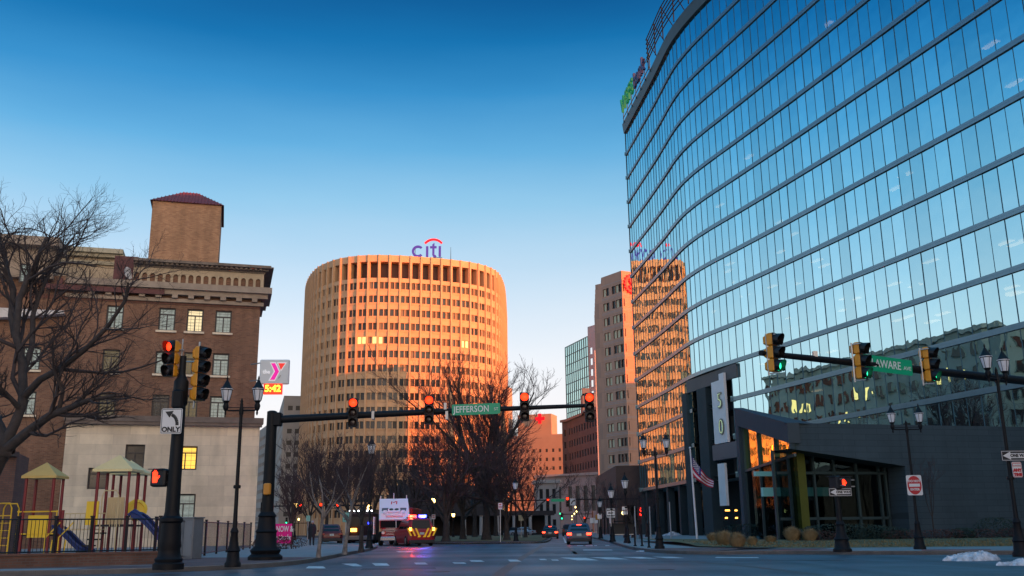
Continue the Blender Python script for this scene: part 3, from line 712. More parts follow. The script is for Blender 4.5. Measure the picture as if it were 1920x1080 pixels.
def ztop(u): return z1 + (z2 - z1) * min(1, u / u2)
for i in range(nn): b.quad(ap(us[i], -1.8, 0.2), ap(us[i + 1], -1.8, 0.2), ap(us[i + 1], -1.8, ztop(us[i + 1])), ap(us[i], -1.8, ztop(us[i])))
epart(b, 'front_window', M_GLZD)
b = MB()
for u in us[:-1] + [u3 - .1]:
    p = ap(u, -1.72, 0); h = ztop(u); b.box(p + Vector((0, 0, h / 2)), (0.14, 0.16, h), rza)
zm = at(1560, 886, 60).z
zb_ = at(1560, 972, 60).z
for z in (zm, zb_): b.box(ap(u3 / 2, -1.7, z), (u3, 0.12, 0.16), rza)
for ua in (1.3, 7.0, 12.6): b.box(sp(ua + .1, -.32, zr(ua) / 2 - .6), (0.16, 0.16, zr(ua) - 1.3), rzs)
b.box(sp(SL / 2, -.32, 5.2), (SL, 0.14, 0.18), rzs)
epart(b, 'glazing_bar', mat('glazing_bar', (0.045, 0.08, 0.085), 0.5, metal=0.3))
b = MB(); ul, _ = u_of(1501, 930, -1.35); b.box(ap(ul, -1.35, 2.9), (0.75, 0.4, 5.8), rza)
epart(b, 'lime_pillar', M_LIME)
b = MB(); uu, zz = u_of(1560, 922, -5)
b.box(ap(u3 * .40, -5.0, zz), (u3 * .62, 0.3, 0.55), rza); b.box(ap(u3 * .25, -6.0, zz + 1.2), (u3 * .3, 0.3, 0.3), rza)
epart(b, 'inner_balcony', mat('teal_paint_glow', (0.22, 0.42, 0.42), 0.6, emit=(0.1, 0.3, 0.3), estr=0.12))  # faint glow added so the balcony shows through the dark glazing
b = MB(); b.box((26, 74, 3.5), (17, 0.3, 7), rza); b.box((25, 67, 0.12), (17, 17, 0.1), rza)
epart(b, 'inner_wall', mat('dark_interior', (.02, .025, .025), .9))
b = MB()
for px, py in ((1362, 957), (1366, 957), (1380, 957), (1362, 971), (1381, 971)):
    q = on_plane(px, py, D + sd * 0 - sn * 0 + Vector((0, 8, 0)), Vector((0, -1, 0))); b = MB(); b.box(q, (0.20, 0.1, 0.12)); epart(b, 'lobby_lamp', mat('lobby_lamp', (1, .6, .2), 0.5, emit=(1.0, 0.40, 0.06), estr=3))
# ------------------------------------------------------------------ shared finishes
M_DGL = mat('window_glass', (0.025, 0.03, 0.034), 0.12, spec=0.35)
M_DGL2 = mat('window_glass_blind', (0.085, 0.072, 0.06), 0.5, spec=0.25)
M_DGL3 = mat('window_blind_pale', (0.19, 0.165, 0.13), 0.6, spec=0.2)
M_LGL = mat('window_glass_lit', (0.5, 0.4, 0.2), 0.3, emit=(1.0, 0.62, 0.18), estr=0.9)
M_DFR = mat('window_frame_dark', (0.025, 0.025, 0.028), 0.5)
M_TAN = mat('precast_concrete', (0.56, 0.345, 0.19), 0.85, noise=0.12, scale=0.25)

# ------------------------------------------------------------------ the curved concrete office tower
CT = empty('office_tower', (-30, 262, 0), 0, 'curved concrete office tower lit orange by low sun, red arc sign on roof', 'office tower')
cinv = Vector((30, -262, 0))
CP = resample(smooth([(-72, 345), (-69.5, 322), (-67.0, 303.8), (-62.3, 285), (-57.3, 272.4), (-53, 266.2), (-48.2, 261.8), (-41.5, 259.2), (-34, 259.4), (-26, 261.4), (-18, 264.4), (-11.5, 268), (-7.2, 272.5), (-4.4, 279), (-3.0, 290), (-2.4, 306), (-2.2, 345)], 30), 2.95)
fin_mesh = None; wm = MB(); wins = []; ROOF = 76.1
def cbay(a, c, i):
    d = (c - a).normalized(); L = (c - a).length
    rects = []
    for r in range(17):
        zb = 66.35 - 3.86 * r
        for u0 in (0.30, L / 2 + 0.10): rects.append((u0, u0 + L / 2 - 0.40, zb, zb + 1.95))
    d, n = wall(wm, a, c, 0, 69.2, rects, 0.42)
    # sloping sills under each window pair
    for r in range(17):
        zb = 66.35 - 3.86 * r
        q0, q1 = a + d * 0.36, a + d * (L - 0.36)
        wm.quad(q0 + n * .02 + Vector((0, 0, zb - .75)), q1 + n * .02 + Vector((0, 0, zb - .75)), q1 + n * .2 + Vector((0, 0, zb - .06)), q0 + n * .2 + Vector((0, 0, zb - .06)))
        wm.quad(q0 + n * .2 + Vector((0, 0, zb - .06)), q1 + n * .2 + Vector((0, 0, zb - .06)), q1 - n * .05 + Vector((0, 0, zb)), q0 - n * .05 + Vector((0, 0, zb)))
    wall(wm, a, c, 69.2, ROOF, [(0.42, L - 0.42, 69.5, 74.2)], 2.2)
    q0, q1 = a + d * .4 - n * 2.15, a + d * (L - .4) - n * 2.15
    lv.quad(q0 + Vector((0, 0, 69.4)), q1 + Vector((0, 0, 69.4)), q1 + Vector((0, 0, 74.3)), q0 + Vector((0, 0, 74.3)))
    for rc in rects: wins.append((a, d, n, rc, (a + d * rc[0]).y, i))
    global fin_mesh
    if fin_mesh is None: f_ = MB(); f_.box((0, .1, ROOF / 2), (0.46, 0.7, ROOF + 0.02)); fo = f_.build('fin', M_TAN, CT); fin_mesh = fo.data
    else: fo = bpy.data.objects.new('fin', fin_mesh); COL.objects.link(fo); fo.parent = CT
    fo.location = a + n * 0.12 + cinv; fo.rotation_euler = (0, 0, math.atan2(d.y, d.x))
lv = MB()
for i in range(len(CP) - 1): cbay(CP[i], CP[i + 1], i)
o = wm.build('wall', M_TAN, CT); o.location = cinv
o = lv.build('louvre', mat('dark_louvre', (0.07, 0.035, 0.025), 0.7), CT); o.location = cinv
b = MB(); po = [(p.x, p.y) for p in CP]; n_ = len(po); b.add([(x, y, ROOF - .4) for x, y in po] + [(x, y, 69.3) for x, y in po], [tuple(range(n_)), tuple(range(n_, 2 * n_))])
b.box((-30, 300, 77), (26, 24, 4)); 
o = b.build('roof', mat('roof_grey', (0.2, 0.19, 0.18), 0.9), CT); o.location = cinv
rr = random.Random(4)
wins.sort(key=lambda w: (abs((w[0].x) + 28) > 27, abs(w[0].x + 26) * 0.2 + abs(w[3][2] - 48)))
rest = MB(); blind = MB()
for k, (a, d, n, rc, y, i) in enumerate(wins):
    row = round((66.35 - rc[2]) / 3.86); x = a.x
    lit = row == 4 and (-45 < x < -35.5 and rr.random() < .6 or -16 < x < -13)
    shade_zone = row >= 6 and x < -22  # more dark panes where the hotel's shadow falls on the tower
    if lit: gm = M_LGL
    else: gm = M_DGL if rr.random() < (0.72 if shade_zone else 0.25) else (M_DGL3 if rr.random() < .16 else M_DGL2)
    if k < 100:
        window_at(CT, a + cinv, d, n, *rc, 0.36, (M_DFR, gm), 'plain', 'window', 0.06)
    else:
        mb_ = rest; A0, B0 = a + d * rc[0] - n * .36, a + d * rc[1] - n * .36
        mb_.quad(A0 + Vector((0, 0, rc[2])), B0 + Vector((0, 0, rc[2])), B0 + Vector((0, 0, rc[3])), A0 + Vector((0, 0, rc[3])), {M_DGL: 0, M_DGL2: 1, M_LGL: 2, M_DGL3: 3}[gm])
o = rest.build('windows', [M_DGL, M_DGL2, M_LGL, M_DGL3], CT); o.location = cinv; o['kind'] = 'stuff'
# roof sign
CS = empty('roof_sign', (-24.5, 263, 76), 0, 'blue letters under a red arc on the orange tower roof', 'sign')
MC = mat('sign_blue', (0.035, 0.02, 0.22), 0.5, emit=(0.06, 0.03, 0.35), estr=0.35); MR_ = mat('sign_red', (0.6, 0.005, 0.008), 0.5, emit=(0.9, 0.0, 0.01), estr=0.7)
b = MB()
def arcplate(mb, cx, cz, r0, r1, a0, a1, n=18, t=0.5):
    a = [(cx + r1 * math.cos(a0 + (a1 - a0) * i / n), cz + r1 * math.sin(a0 + (a1 - a0) * i / n)) for i in range(n + 1)]
    c = [(cx + r0 * math.cos(a0 + (a1 - a0) * i / n), cz + r0 * math.sin(a0 + (a1 - a0) * i / n)) for i in range(n + 1)]
    for i in range(n): flat(mb, [a[i], a[i + 1], c[i + 1], c[i]], -0.2, t=t)
arcplate(b, -2.15, 2.15, 1.1, 1.72, rad(45), rad(315))
flat(b, [(0.15, .55), (.8, .55), (.8, 3.6), (.15, 3.6)], -0.2, t=.5)
flat(b, [(1.95, 1.2), (2.55, 1.2), (2.55, 4.6), (1.95, 4.1)], -0.2, t=.5); flat(b, [(1.3, 3.05), (3.15, 3.05), (3.15, 3.6), (1.3, 3.6)], -0.23, t=.5)
arcplate(b, 2.75, 1.2, .2, .8, rad(180), rad(300), 8)
flat(b, [(3.75, .55), (4.4, .55), (4.4, 3.6), (3.75, 3.6)], -0.2, t=.5)
b.build('letters', MC, CS)
b = MB(); arcplate(b, 2.25, 2.6, 2.75, 3.3, rad(38), rad(142), 16); b.build('red_arc', MR_, CS)
b = MB()
for x in (-3, 0.5, 2.3, 4.1): b.box((x, .6, 1.6), (.15, .15, 3.6))
b.box((.7, .6, .4), (8, .12, .15)); b.build('sign_frame', M_MULL, CS)
b = MB(); b.tube([(-17.5, 266, 75.5), (-17.5, 266, 80.2)], [.12, .05], 5); tag(b.build('roof_mast', M_MULL), 'thin mast standing on the orange tower roof', 'mast')

# ------------------------------------------------------------------ the hotel tower with the sawtooth side
M_PINK = brick_mat('hotel_panel', (0.60, 0.335, 0.225), (0.565, 0.315, 0.215), (0.48, 0.28, 0.20), 3.0, 3.03, 0.05, axis=(0.6, 0.8), big=0.06)
HT = empty('hotel_tower', (22, 190, 0), 0, 'slim pink hotel tower with sawtooth side and sunlit orange corner', 'hotel')
hinv = Vector((-22, -190, 0))
HA = Vector((21.8, 185, 0)); HL = Vector((18.25, 190.5, 0)); HR = Vector((31.5, 190.2, 0)); HZ = 50.8
wm = MB(); HW = []
LL = (HA - HL).length; LR = (HR - HA).length
rl, rrr = [], []
for k in range(15):
    zb = 46.6 - 3.03 * k
    if zb < 4: break
    rl += [(0.4, 1.35, zb, zb + 1.6), (1.42, 2.37, zb, zb + 1.6), (3.3, 4.3, zb, zb + 1.6), (4.36, 5.36, zb, zb + 1.6), (5.42, LL - 0.02, zb, zb + 1.6)]
    rrr += [(0.02, 0.5, zb, zb + 1.6)] + [(u, u + 1.2, zb, zb + 1.6) for u in (5.0, 7.6)]
dl, nl = wall(wm, HL, HA, 0, HZ, rl, 0.3); dr, nr = wall(wm, HA, HR, 0, HZ, rrr, 0.3)
saw = []
p = HL.copy()
for k in range(8):
    dz = 0
    a = p; c = a + Vector((-1.15, 1.1, 0)); e = c + Vector((1.45, 3.0, 0))
    saw += [(c, a), (e, c)]; p = e
for a, c in saw:
    L = (c - a).length
    rs = [(0.25, L - .25, 44.6 - 3.03 * k, 44.6 - 3.03 * k + 1.75) for k in range(14)] if L > 2 else []
    d, n = wall(wm, a, c, 0, HZ - 1.2, rs, 0.3)
    for q in rs: HW.append((a, d, n, q, 1))
wall(wm, HR, HR + Vector((0, 23, 0)), 0, HZ, []); 
wm.add([(HL.x, HL.y, HZ), (HA.x, HA.y, HZ), (HR.x, HR.y, HZ), (HR.x, HR.y + 23, HZ), (p.x, p.y, HZ)], [(0, 1, 2, 3, 4)])
o = wm.build('wall', M_PINK, HT); o.location = hinv
HW = [(HL, dl, nl, q, 0) for q in rl] + [(HA, dr, nr, q, 0) for q in rrr] + HW
M_HG = mat('hotel_glass_blind', (0.72, 0.66, 0.44), 0.6, spec=0.3)
rest = MB()
for k, (a, d, n, q, s) in enumerate(HW):
    g_ = M_HG if (q[1] - q[0] == 0 or (a is HL and q[0] < 5.2 and rr.random() < .85)) else M_DGL
    if k < 75: window_at(HT, a + hinv, d, n, *q, 0.22, (M_DFR, g_), 'plain', 'window', 0.07)
    elif k < 99: window_at(HT, a + hinv, d, n, *q, 0.22, (M_DFR, M_DGL), 'plain', 'window', 0.07)
    else:
        A0, B0 = a + d * q[0] - n * .2, a + d * q[1] - n * .2; rest.quad(A0 + Vector((0, 0, q[2])), B0 + Vector((0, 0, q[2])), B0 + Vector((0, 0, q[3])), A0 + Vector((0, 0, q[3])))
o = rest.build('windows', M_DGL, HT); o.location = hinv; o['kind'] = 'stuff'
b = MB()
for k in range(15):
    z = 46.1 - 3.03 * k
    for a, d, n, L in ((HL, dl, nl, LL), (HA, dr, nr, LR)):
        for zz in (z, z + 2.75): b.quad(a + n * .03 + Vector((0, 0, zz)), a + d * L + n * .03 + Vector((0, 0, zz)), a + d * L + n * .03 + Vector((0, 0, zz + .1)), a + n * .03 + Vector((0, 0, zz + .1)))
o = b.build('string_course', mat('pale_joint', (0.5, 0.40, 0.36), 0.8), HT); o.location = hinv
# round red S emblem on its corner and the red bar sign at street level
ES = empty('emblem_sign', (23.9, 185.9, 48.2), math.atan2(dr.y, dr.x), 'round red wreath emblem high on the hotel corner', 'sign')
b = MB(); arcplate(b, 0, 0, 1.35, 1.75, 0, math.pi * 2, 30, 0.3)
for k in range(18):
    a = k / 18 * 2 * math.pi; flat(b, [(1.72 * math.cos(a - .09), 1.72 * math.sin(a - .09)), (2.1 * math.cos(a + .05), 2.1 * math.sin(a + .05)), (1.72 * math.cos(a + .12), 1.72 * math.sin(a + .12))], -0.18, t=.28)
b.build('wreath', MR_, ES)
b = MB(); vs, fs = text_mesh('S', 3.0, 0.3, bold=0.08); b.add([(x, y - .1, z) for x, y, z in vs], fs); b.build('letter', MR_, ES)
b = MB()
for a in range(6): b.box((math.cos(a) * 1.4, .15, math.sin(a) * 1.4), (.1, .4, .1))
b.build('bracket', M_MULL, ES)
NS = empty('neon_sign', (0, 0, 0), 0, 'red glowing two-line sign low on the dark hotel wall', 'sign')
NS.location = at(1222, 967, 150) ; MN = mat('neon_red', (.8, .02, .02), .5, emit=(1, .02, .01), estr=3.0)
b = MB()
for t, z in (('Shula', .55), ('Bar', -.75)):
    vs, fs = text_mesh(t, 1.75, .1, bold=.03); b.add([(x, y, v + z) for x, y, v in vs], fs)
b.build('letters', MN, NS); b = MB(); b.box((0, .25, -.1), (4.2, .1, 3.4)); b.build('backing', M_DFR, NS)
HP = empty('hotel_podium', (24, 150, 0), 0, 'dark brown street level podium wall below the hotel tower', 'podium')
b = MB(); wall(b, (15.8, 152), (24.5, 151.0), 0, 10.5, [(1, 3, .2, 4.5), (5, 7, .2, 4.5)], .5); wall(b, (15.4, 186), (15.8, 152), 0, 10.5, [(3 + 5 * k, 5.5 + 5 * k, .2, 6) for k in range(6)], .5)
b.add([(15.8, 152, 10.5), (24.5, 151, 10.5), (26, 186, 10.5), (15.4, 186, 10.5)], [(0, 1, 2, 3)]); b.box((21, 170, 5), (8, 30, 9.5), m=1)
b.build('wall', [mat('brown_brick', (0.12, 0.075, 0.06), .85, noise=.15, scale=.6), M_DGL], HP).location = (-24, -150, 0)

# ------------------------------------------------------------------ the brick club building on the left
ca, sa = math.cos(rad(16.5)), math.sin(rad(16.5)); BD = Vector((ca, sa, 0)); BN = Vector((sa, -ca, 0)); RZB = rad(16.5)
q = on_plane(487, 600, (0, 78), (0, -1)); BC = Vector((q.x, 78, 0))
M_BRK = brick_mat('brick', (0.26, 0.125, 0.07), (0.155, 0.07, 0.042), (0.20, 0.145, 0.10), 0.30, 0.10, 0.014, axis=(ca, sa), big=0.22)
M_BRKT = brick_mat('tower_brick_lit', (0.50, 0.26, 0.13), (0.34, 0.16, 0.08), (0.33, 0.23, 0.15), 0.30, 0.10, 0.014, axis=(ca, sa), big=0.2)  # brick colour raised for the light the roof tower catches
M_LIME2 = brick_mat('ashlar', (0.76, 0.65, 0.47), (0.62, 0.53, 0.39), (0.54, 0.46, 0.34), 2.4, 0.78, 0.010, axis=(ca, sa), big=0.16)
M_TERRA = mat('terracotta_trim', (0.33, 0.265, 0.20), 0.8, noise=0.22, scale=0.9)
M_CREAM = mat('cream_stucco', (0.47, 0.38, 0.26), 0.8, noise=0.12, scale=0.8)
M_RROOF = mat('red_tile_roof', (0.19, 0.035, 0.03), 0.7, noise=0.2, scale=2.0)
M_DKRED = mat('dark_red_paint', (0.11, 0.03, 0.03), 0.6, noise=0.15, scale=2)
YB = empty('brick_building', tuple(BC), 0, 'brown brick club building with pale stone base and red roofed tower', 'building')
binv = -BC
def bu(px, py, o=0.0):                      # pixel -> (u, z): u is measured leftwards-negative from the corner
    P = BC + BN * o; v = on_plane(px, py, P, BN); return (v - P).dot(BD), v.z
def bp(u, o, z): return BC + BD * u + BN * o + Vector((0, 0, z))
def bpart(mb, name, m, parent=YB, **k):
    o = mb.build(name, m, parent, **k); o.location = binv if parent is YB else (0, 0, 0); return o
U0 = -56.0
ztop_c = bu(495, 545)[1]; zat = bu(500, 498, .9)[1]
zs5 = [bu(432, 583)[1], bu(432, 625)[1]]; zs4 = [bu(426, 663)[1], bu(426, 705)[1]]; zs3 = [bu(421, 743)[1], bu(421, 785)[1]]
zst = bu(470, 795, .4)[1]
ucol = [(bu(a, 600)[0], bu(c, 600)[0]) for a, c in ((199.7, 229.8), (298.5, 327.4), (351.4, 379.6), (404.4, 433.3))]
cw = 1.28
ucol = [((a + c) / 2 - cw / 2, (a + c) / 2 + cw / 2) for a, c in ucol]
ul = bu(60, 660)[0]; ucol = [(ul - cw / 2 - 3.6, ul + cw / 2 - 3.6), (ul - cw / 2, ul + cw / 2)] + ucol
rects = []; spec = []
for r, (zt_, zb_2) in enumerate((zs5, zs4, zs3)):
    for c, (a, e) in enumerate(ucol):
        if r == 0 and c < 2: continue
        rects.append((a - U0, e - U0, zb_2, zt_)); spec.append((r, c))
b = MB(); d_, n_b = wall(b, bp(U0, 0, 0), bp(0, 0, 0), 0, ztop_c + .3, rects, 0.28)
wall(b, bp(0, 0, 0), bp(0, 0, 0) - BN * 22, 0, ztop_c + .3, [(3 + 4 * k, 4.3 + 4 * k, z0, z1) for k in range(4) for z1, z0 in (zs5, zs4, zs3)], .28)
bpart(b, 'wall', M_BRK)
# leaded windows: frame with lights and a grid of bars, pane, stone sill
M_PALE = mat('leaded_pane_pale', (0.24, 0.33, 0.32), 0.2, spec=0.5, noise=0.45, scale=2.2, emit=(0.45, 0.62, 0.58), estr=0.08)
M_YEL = mat('leaded_pane_lit', (0.5, 0.42, 0.2), 0.3, emit=(1.0, 0.82, 0.48), estr=0.42)
M_DIM = mat('leaded_pane_dim', (0.06, 0.065, 0.05), 0.2, spec=0.35, noise=.4, scale=1.5, emit=(0.6, 0.42, 0.08), estr=0.05)
M_LEAD = mat('lead_bar', (0.09, 0.11, 0.11), 0.5)
def leaded(parent, P0, u0, u1, za, zb, pane, off=0.2, sill=True, cols=4, rows=7):
    w, h = u1 - u0, zb - za
    f = MB()
    def bar(x0, x1, z0, z1, y=0.0, t=0.07): f.box(((x0 + x1) / 2, y, (z0 + z1) / 2), (x1 - x0, t, z1 - z0))
    F = .115; zt2 = h * .72
    bar(0, w, 0, F); bar(0, w, h - F, h); bar(0, F, F, h - F); bar(w - F, w, F, h - F); bar(F, w - F, zt2 - .05, zt2 + .05); bar(w / 2 - .045, w / 2 + .045, F, zt2 - .05)
    o = f.build('window', M_DFR, parent); o.location = P0 + BD * u0 - BN * off + Vector((0, 0, za)); o.rotation_euler = (0, 0, RZB)
    g2 = MB(); g2.quad((F, .04, F), (w - F, .04, F), (w - F, .04, h - F), (F, .04, h - F)); g2.build('pane', pane, o)
    l = MB()
    for i in range(1, cols): 
        if i * 2 != cols: l.box((w * i / cols, .025, h / 2), (.022, .02, h - 2 * F))
    for i in range(1, rows): l.box((w / 2, .025, h * i / rows), (w - 2 * F, .02, .022))
    l.build('lead_bar', M_LEAD, o)
    if sill:
        s = MB(); s.box((w / 2, -.14, -.08), (w + .3, .5, .16)); s.build('sill', M_LIME2, o)
    return o
for (r, c), (a, e, zb_2, zt_) in zip(spec, rects):
    pane = M_PALE
    if (r, c) in ((0, 4), (2, 4)): pane = M_YEL if r == 0 else M_DIM
    if (r, c) in ((1, 2), (2, 2), (1, 4)): pane = M_DIM
    if (r, c) == (2, 3): pane = M_DGL
    leaded(YB, Vector((0, 0, 0)) - Vector((0, 0, 0)) + BD * U0, a, e, zb_2, zt_, pane)
# soldier course, main cornice with brackets
b = MB(); b.box(bp(U0 / 2, 0.03, zs5[0] + .45), (-U0, .06, .34), RZB); bpart(b, 'soldier_course', mat('soldier_brick', (0.14, 0.065, 0.045), .85, noise=.25, scale=4))
b = MB()
zc = bu(500, 556, .7)[1]; zct = bu(500, 540, .7)[1]
uL_c = bu(122, 540, .7)[0]
cl = lambda o, z0, z1, ex=0.0: (b.box(bp((uL_c + ex) / 2, o / 2 - 2, (z0 + z1) / 2), (-(uL_c) + ex, o + 4, z1 - z0), RZB))
cl(.25, zc - .75, zc - .45, .25); cl(.55, zc - .18, zc + .22, .55); cl(.85, zc + .22, zct, .85)
for k in range(int(-uL_c / 1.25)): b.box(bp(-.5 - k * 1.25, .38, zc - .32), (.45, .3, .28), RZB)
bpart(b, 'cornice', M_TERRA)
# attic: brick piers behind a pale arcade, heavy top cornice
uA = bu(252, 490)[0]
zA1 = bu(500, 514, .2)[1] - .25
b = MB(); b.box(bp(uA / 2, -5.0, (zct + zat) / 2 - .3), (-uA, 10, zat - zct - .4), RZB); bpart(b, 'attic_wall', M_BRK)
b = MB()
na = 17; pw = -uA / na; za_ = zA1 - .15; zsp = za_ - 1.0
nseg = 8
for k in range(na):
    uc = -pw * (k + .5); ra = pw * .33
    outer = [(uc - pw / 2, zsp), (uc - pw / 2, zA1 + .3), (uc + pw / 2, zA1 + .3), (uc + pw / 2, zsp), (uc + ra, zsp)]
    top = zsp + .95
    arcp = [(uc + ra * math.cos(t), top - ra + ra * math.sin(t)) for t in [math.pi * i / nseg for i in range(nseg + 1)]]
    poly = outer + arcp + [(uc - ra, zsp)]
    # split into left, right and head pieces so that every face is convex
    def pl(pts):
        n0 = [bp(u, .16, z) for u, z in pts]; b.add(n0, [tuple(range(len(pts)))])
    pl([(uc - pw / 2, zsp - .25), (uc - ra, zsp - .25), (uc - ra, top - ra), (uc - pw / 2, top - ra)]); pl([(uc + ra, zsp - .25), (uc + pw / 2, zsp - .25), (uc + pw / 2, top - ra), (uc + ra, top - ra)])
    half = arcp[:nseg // 2 + 1]
    ztp = zA1 + .3
    for i in range(nseg):
        (x0, y0), (x1, y1) = arcp[i], arcp[i + 1]; pl([(x1, y1), (x0, y0), (x0, ztp), (x1, ztp)])
        b.quad(bp(x0, .16, y0), bp(x1, .16, y1), bp(x1, 0, y1), bp(x0, 0, y0))
    pl([(uc - pw / 2, top - ra), (uc - ra, top - ra), (uc - ra, ztp), (uc - pw / 2, ztp)]); pl([(uc + ra, top - ra), (uc + pw / 2, top - ra), (uc + pw / 2, ztp), (uc + ra, ztp)])
    b.quad(bp(uc - ra, .16, zsp - .25), bp(uc - ra, 0, zsp - .25), bp(uc - ra, 0, top - ra), bp(uc - ra, .16, top - ra)); b.quad(bp(uc + ra, 0, zsp - .25), bp(uc + ra, .16, zsp - .25), bp(uc + ra, .16, top - ra), bp(uc + ra, 0, top - ra))
b.quad(bp(0.16, .16, zsp - .25), bp(.16, -8, zsp - .25), bp(.16, -8, zA1 + .3), bp(.16, .16, zA1 + .3)); b.quad(bp(-.01, .16, zsp - .25), bp(.16, .16, zsp - .25), bp(.16, .16, zA1 + .3), bp(-.01, .16, zA1 + .3))
bpart(b, 'arcade', M_CREAM)
b = MB()
for o, z0, z1 in ((.25, zA1 + .25, zA1 + .42), (.5, zA1 + .42, zA1 + .58), (.9, zA1 + .58, zat - .12), (.7, zat - .12, zat + .05)):
    b.box(bp(uA / 2 + o / 2, o / 2 - 4.5, (z0 + z1) / 2), (-uA + o, o + 9, z1 - z0), RZB)
for k in range(26): b.box(bp(-.15 - k * (-uA / 26), .58, zA1 + .5), (.2, .3, .15), RZB)
bpart(b, 'top_cornice', mat('weathered_stone', (0.20, 0.16, 0.125), .85, noise=.3, scale=.9))
# roof tower with hipped red roof
oT = -6.5
uT0, zT0 = bu(280, 455, oT); uT1, _ = bu(411, 455, oT)
zTt = bu(415, 386, oT)[1]; 
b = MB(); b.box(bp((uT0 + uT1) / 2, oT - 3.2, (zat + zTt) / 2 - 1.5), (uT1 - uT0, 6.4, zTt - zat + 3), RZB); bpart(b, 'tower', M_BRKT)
b = MB(); e = .22; zr_ = bu(350, 361, oT - 3.2)[1]
R0 = [bp(uT0 - e, oT + e, zTt), bp(uT1 + e, oT + e, zTt), bp(uT1 + e, oT - 6.4 - e, zTt), bp(uT0 - e, oT - 6.4 - e, zTt)]
tw = uT1 - uT0
R1 = [bp(uT0 + tw * .40, oT - 3.2, zr_), bp(uT0 + tw * .62, oT - 3.2, zr_)]
b.add(R0 + R1, [(0, 1, 5, 4), (1, 2, 5), (2, 3, 4, 5), (3, 0, 4), (3, 2, 1, 0)])
for i in range(1, 22):           # standing seams down the front slope
    t = i / 22; u = uT0 - e + (tw + 2 * e) * t; tp = min(max(t, .0), 1.0)
    ux = uT0 + tw * (.40 + .22 * min(max((t - .40) / .22, 0), 1)); k = 1.0 if .4 <= t <= .62 else (t / .4 if t < .4 else (1 - t) / .38)
    p0 = bp(u, oT + e + .01, zTt + .03); full = bp(u if .4 <= t <= .62 else u, oT - 3.2, zr_); p1 = p0 + (bp(u, oT - 3.2, zr_ + .03) - p0) * k
    b.tube([p0, p1], .045, 4)
bpart(b, 'tower_roof', M_RROOF)
# stone base with its own windows and ledge
uS0 = bu(120, 850, .4)[0]
st = [bu(236, 833, .4) + bu(268, 890, .4), bu(166, 877, .4) + bu(199, 917, .4), bu(326, 836, .4) + bu(368, 881, .4), bu(322, 926, .4) + bu(363, 992, .4)]
rs = [(a - uS0, c - uS0, min(z0, z1), max(z0, z1)) for a, z0, c, z1 in st]
b = MB(); P0 = bp(uS0, .4, 0); P1 = bp(.45, .4, 0)
wall(b, P0, P1, 0, zst, rs, .45); wall(b, P1, P1 - BN * 22, 0, zst, []); wall(b, P0 - BN * .45, P0, 0, zst, [])
b.quad(bp(uS0, .4, zst), bp(.45, .4, zst), bp(.45, -.1, zst), bp(uS0, -.1, zst))
bpart(b, 'stone_base', M_LIME2)
for k, (a, c, z0, z1) in enumerate(rs):
    leaded(YB, BD * uS0 + BN * .4, a, c, z0, z1, (M_DGL, M_DGL, M_LGL if 0 else M_YEL, M_PALE)[k] if k != 2 else mat('amber_pane', (.5, .35, .08), .3, emit=(1, .55, .06), estr=.75), off=.34, sill=False, cols=4 if k > 1 else 2, rows=5 if k > 1 else 2)
b = MB(); b.box(bp((uS0 + .5) / 2, .35, zst + .22), (-uS0 + .9, 1.1, .44), RZB); b.box(bp((uS0 + .5) / 2, .48, zst - .12), (-uS0 + .7, .7, .24), RZB); bpart(b, 'ledge', mat('ledge_stone', (.17, .135, .11), .85, noise=.25, scale=.9))
# left wing: terrace under a long red awning roof, wing wall behind it with pale cornice
oW = -5.0
b = MB(); uw0, uw1 = U0, bu(232, 480, oW)[0]; zw = bu(225, 478, oW)[1]
b.box(bp((uw0 + uw1) / 2, oW - 4, zw / 2), (uw1 - uw0, 8, zw - .1), RZB); bpart(b, 'wing_wall', M_CREAM)
b = MB()
for o, z0, z1 in ((.25, zw - 1.0, zw - .7), (.5, zw - .4, zw - .1), (.8, zw - .1, zw + .3)): b.box(bp((uw0 + uw1) / 2, oW + o / 2 - 2, (z0 + z1) / 2), (uw1 - uw0, o + 4, z1 - z0), RZB)
bpart(b, 'wing_cornice', mat('pale_trim', (.42, .38, .27), .8, noise=.2, scale=1))
ua0, za0 = bu(85, 520, .6); ua1, za1 = bu(308, 548, .6)
b = MB(); zaw = za1 + .1
b.box(bp((ua0 + ua1) / 2, -1.6, zaw), (ua1 - ua0, 4.4, .14), RZB); b.box(bp((ua0 + ua1) / 2, .62, zaw - .1), (ua1 - ua0, .1, .4), RZB)
for k in range(9): b.box(bp(ua0 + .1 + (ua1 - ua0 - .2) * k / 8, .5, (zct + zaw) / 2 - .1), (.18, .18, zaw - zct), RZB)
bpart(b, 'awning', M_DKRED)
b = MB(); b.box(bp((ua0 + ua1) / 2, -2.8, (zct + zaw) / 2), (ua1 - ua0 - .3, .2, zaw - zct - .1), RZB); bpart(b, 'terrace_shade', mat('dark_void', (.012, .01, .012), .9))  # near-black panel standing in for the shade under the awning
b = MB(); b.box(bp(uA - .6, -2, zat - 1.0), (1.8, 4, 2.6), RZB); bpart(b, 'stair_house', M_DKRED)
b = MB(); vv = bu(30, 595, .9); ue = bu(120, 590, .9)[0]
zb0, zb1 = bu(70, 606, .9)[1], bu(70, 580, .9)[1]
pts = []
for i in range(13):
    t = i / 12; u = U0 + (ue - U0) * t; pts.append((u, zb0 + max(0, (t - .72) / .28) ** 2 * (zb1 - zb0) * .8))
for (u0_, z0_), (u1_, z1_) in zip(pts, pts[1:]): b.quad(bp(u0_, .9, z0_), bp(u1_, .9, z1_), bp(u1_, .9, zb1), bp(u0_, .9, zb1)); b.quad(bp(u0_, .9, z0_), bp(u0_, 0, z0_), bp(u1_, 0, z1_), bp(u1_, .9, z1_))
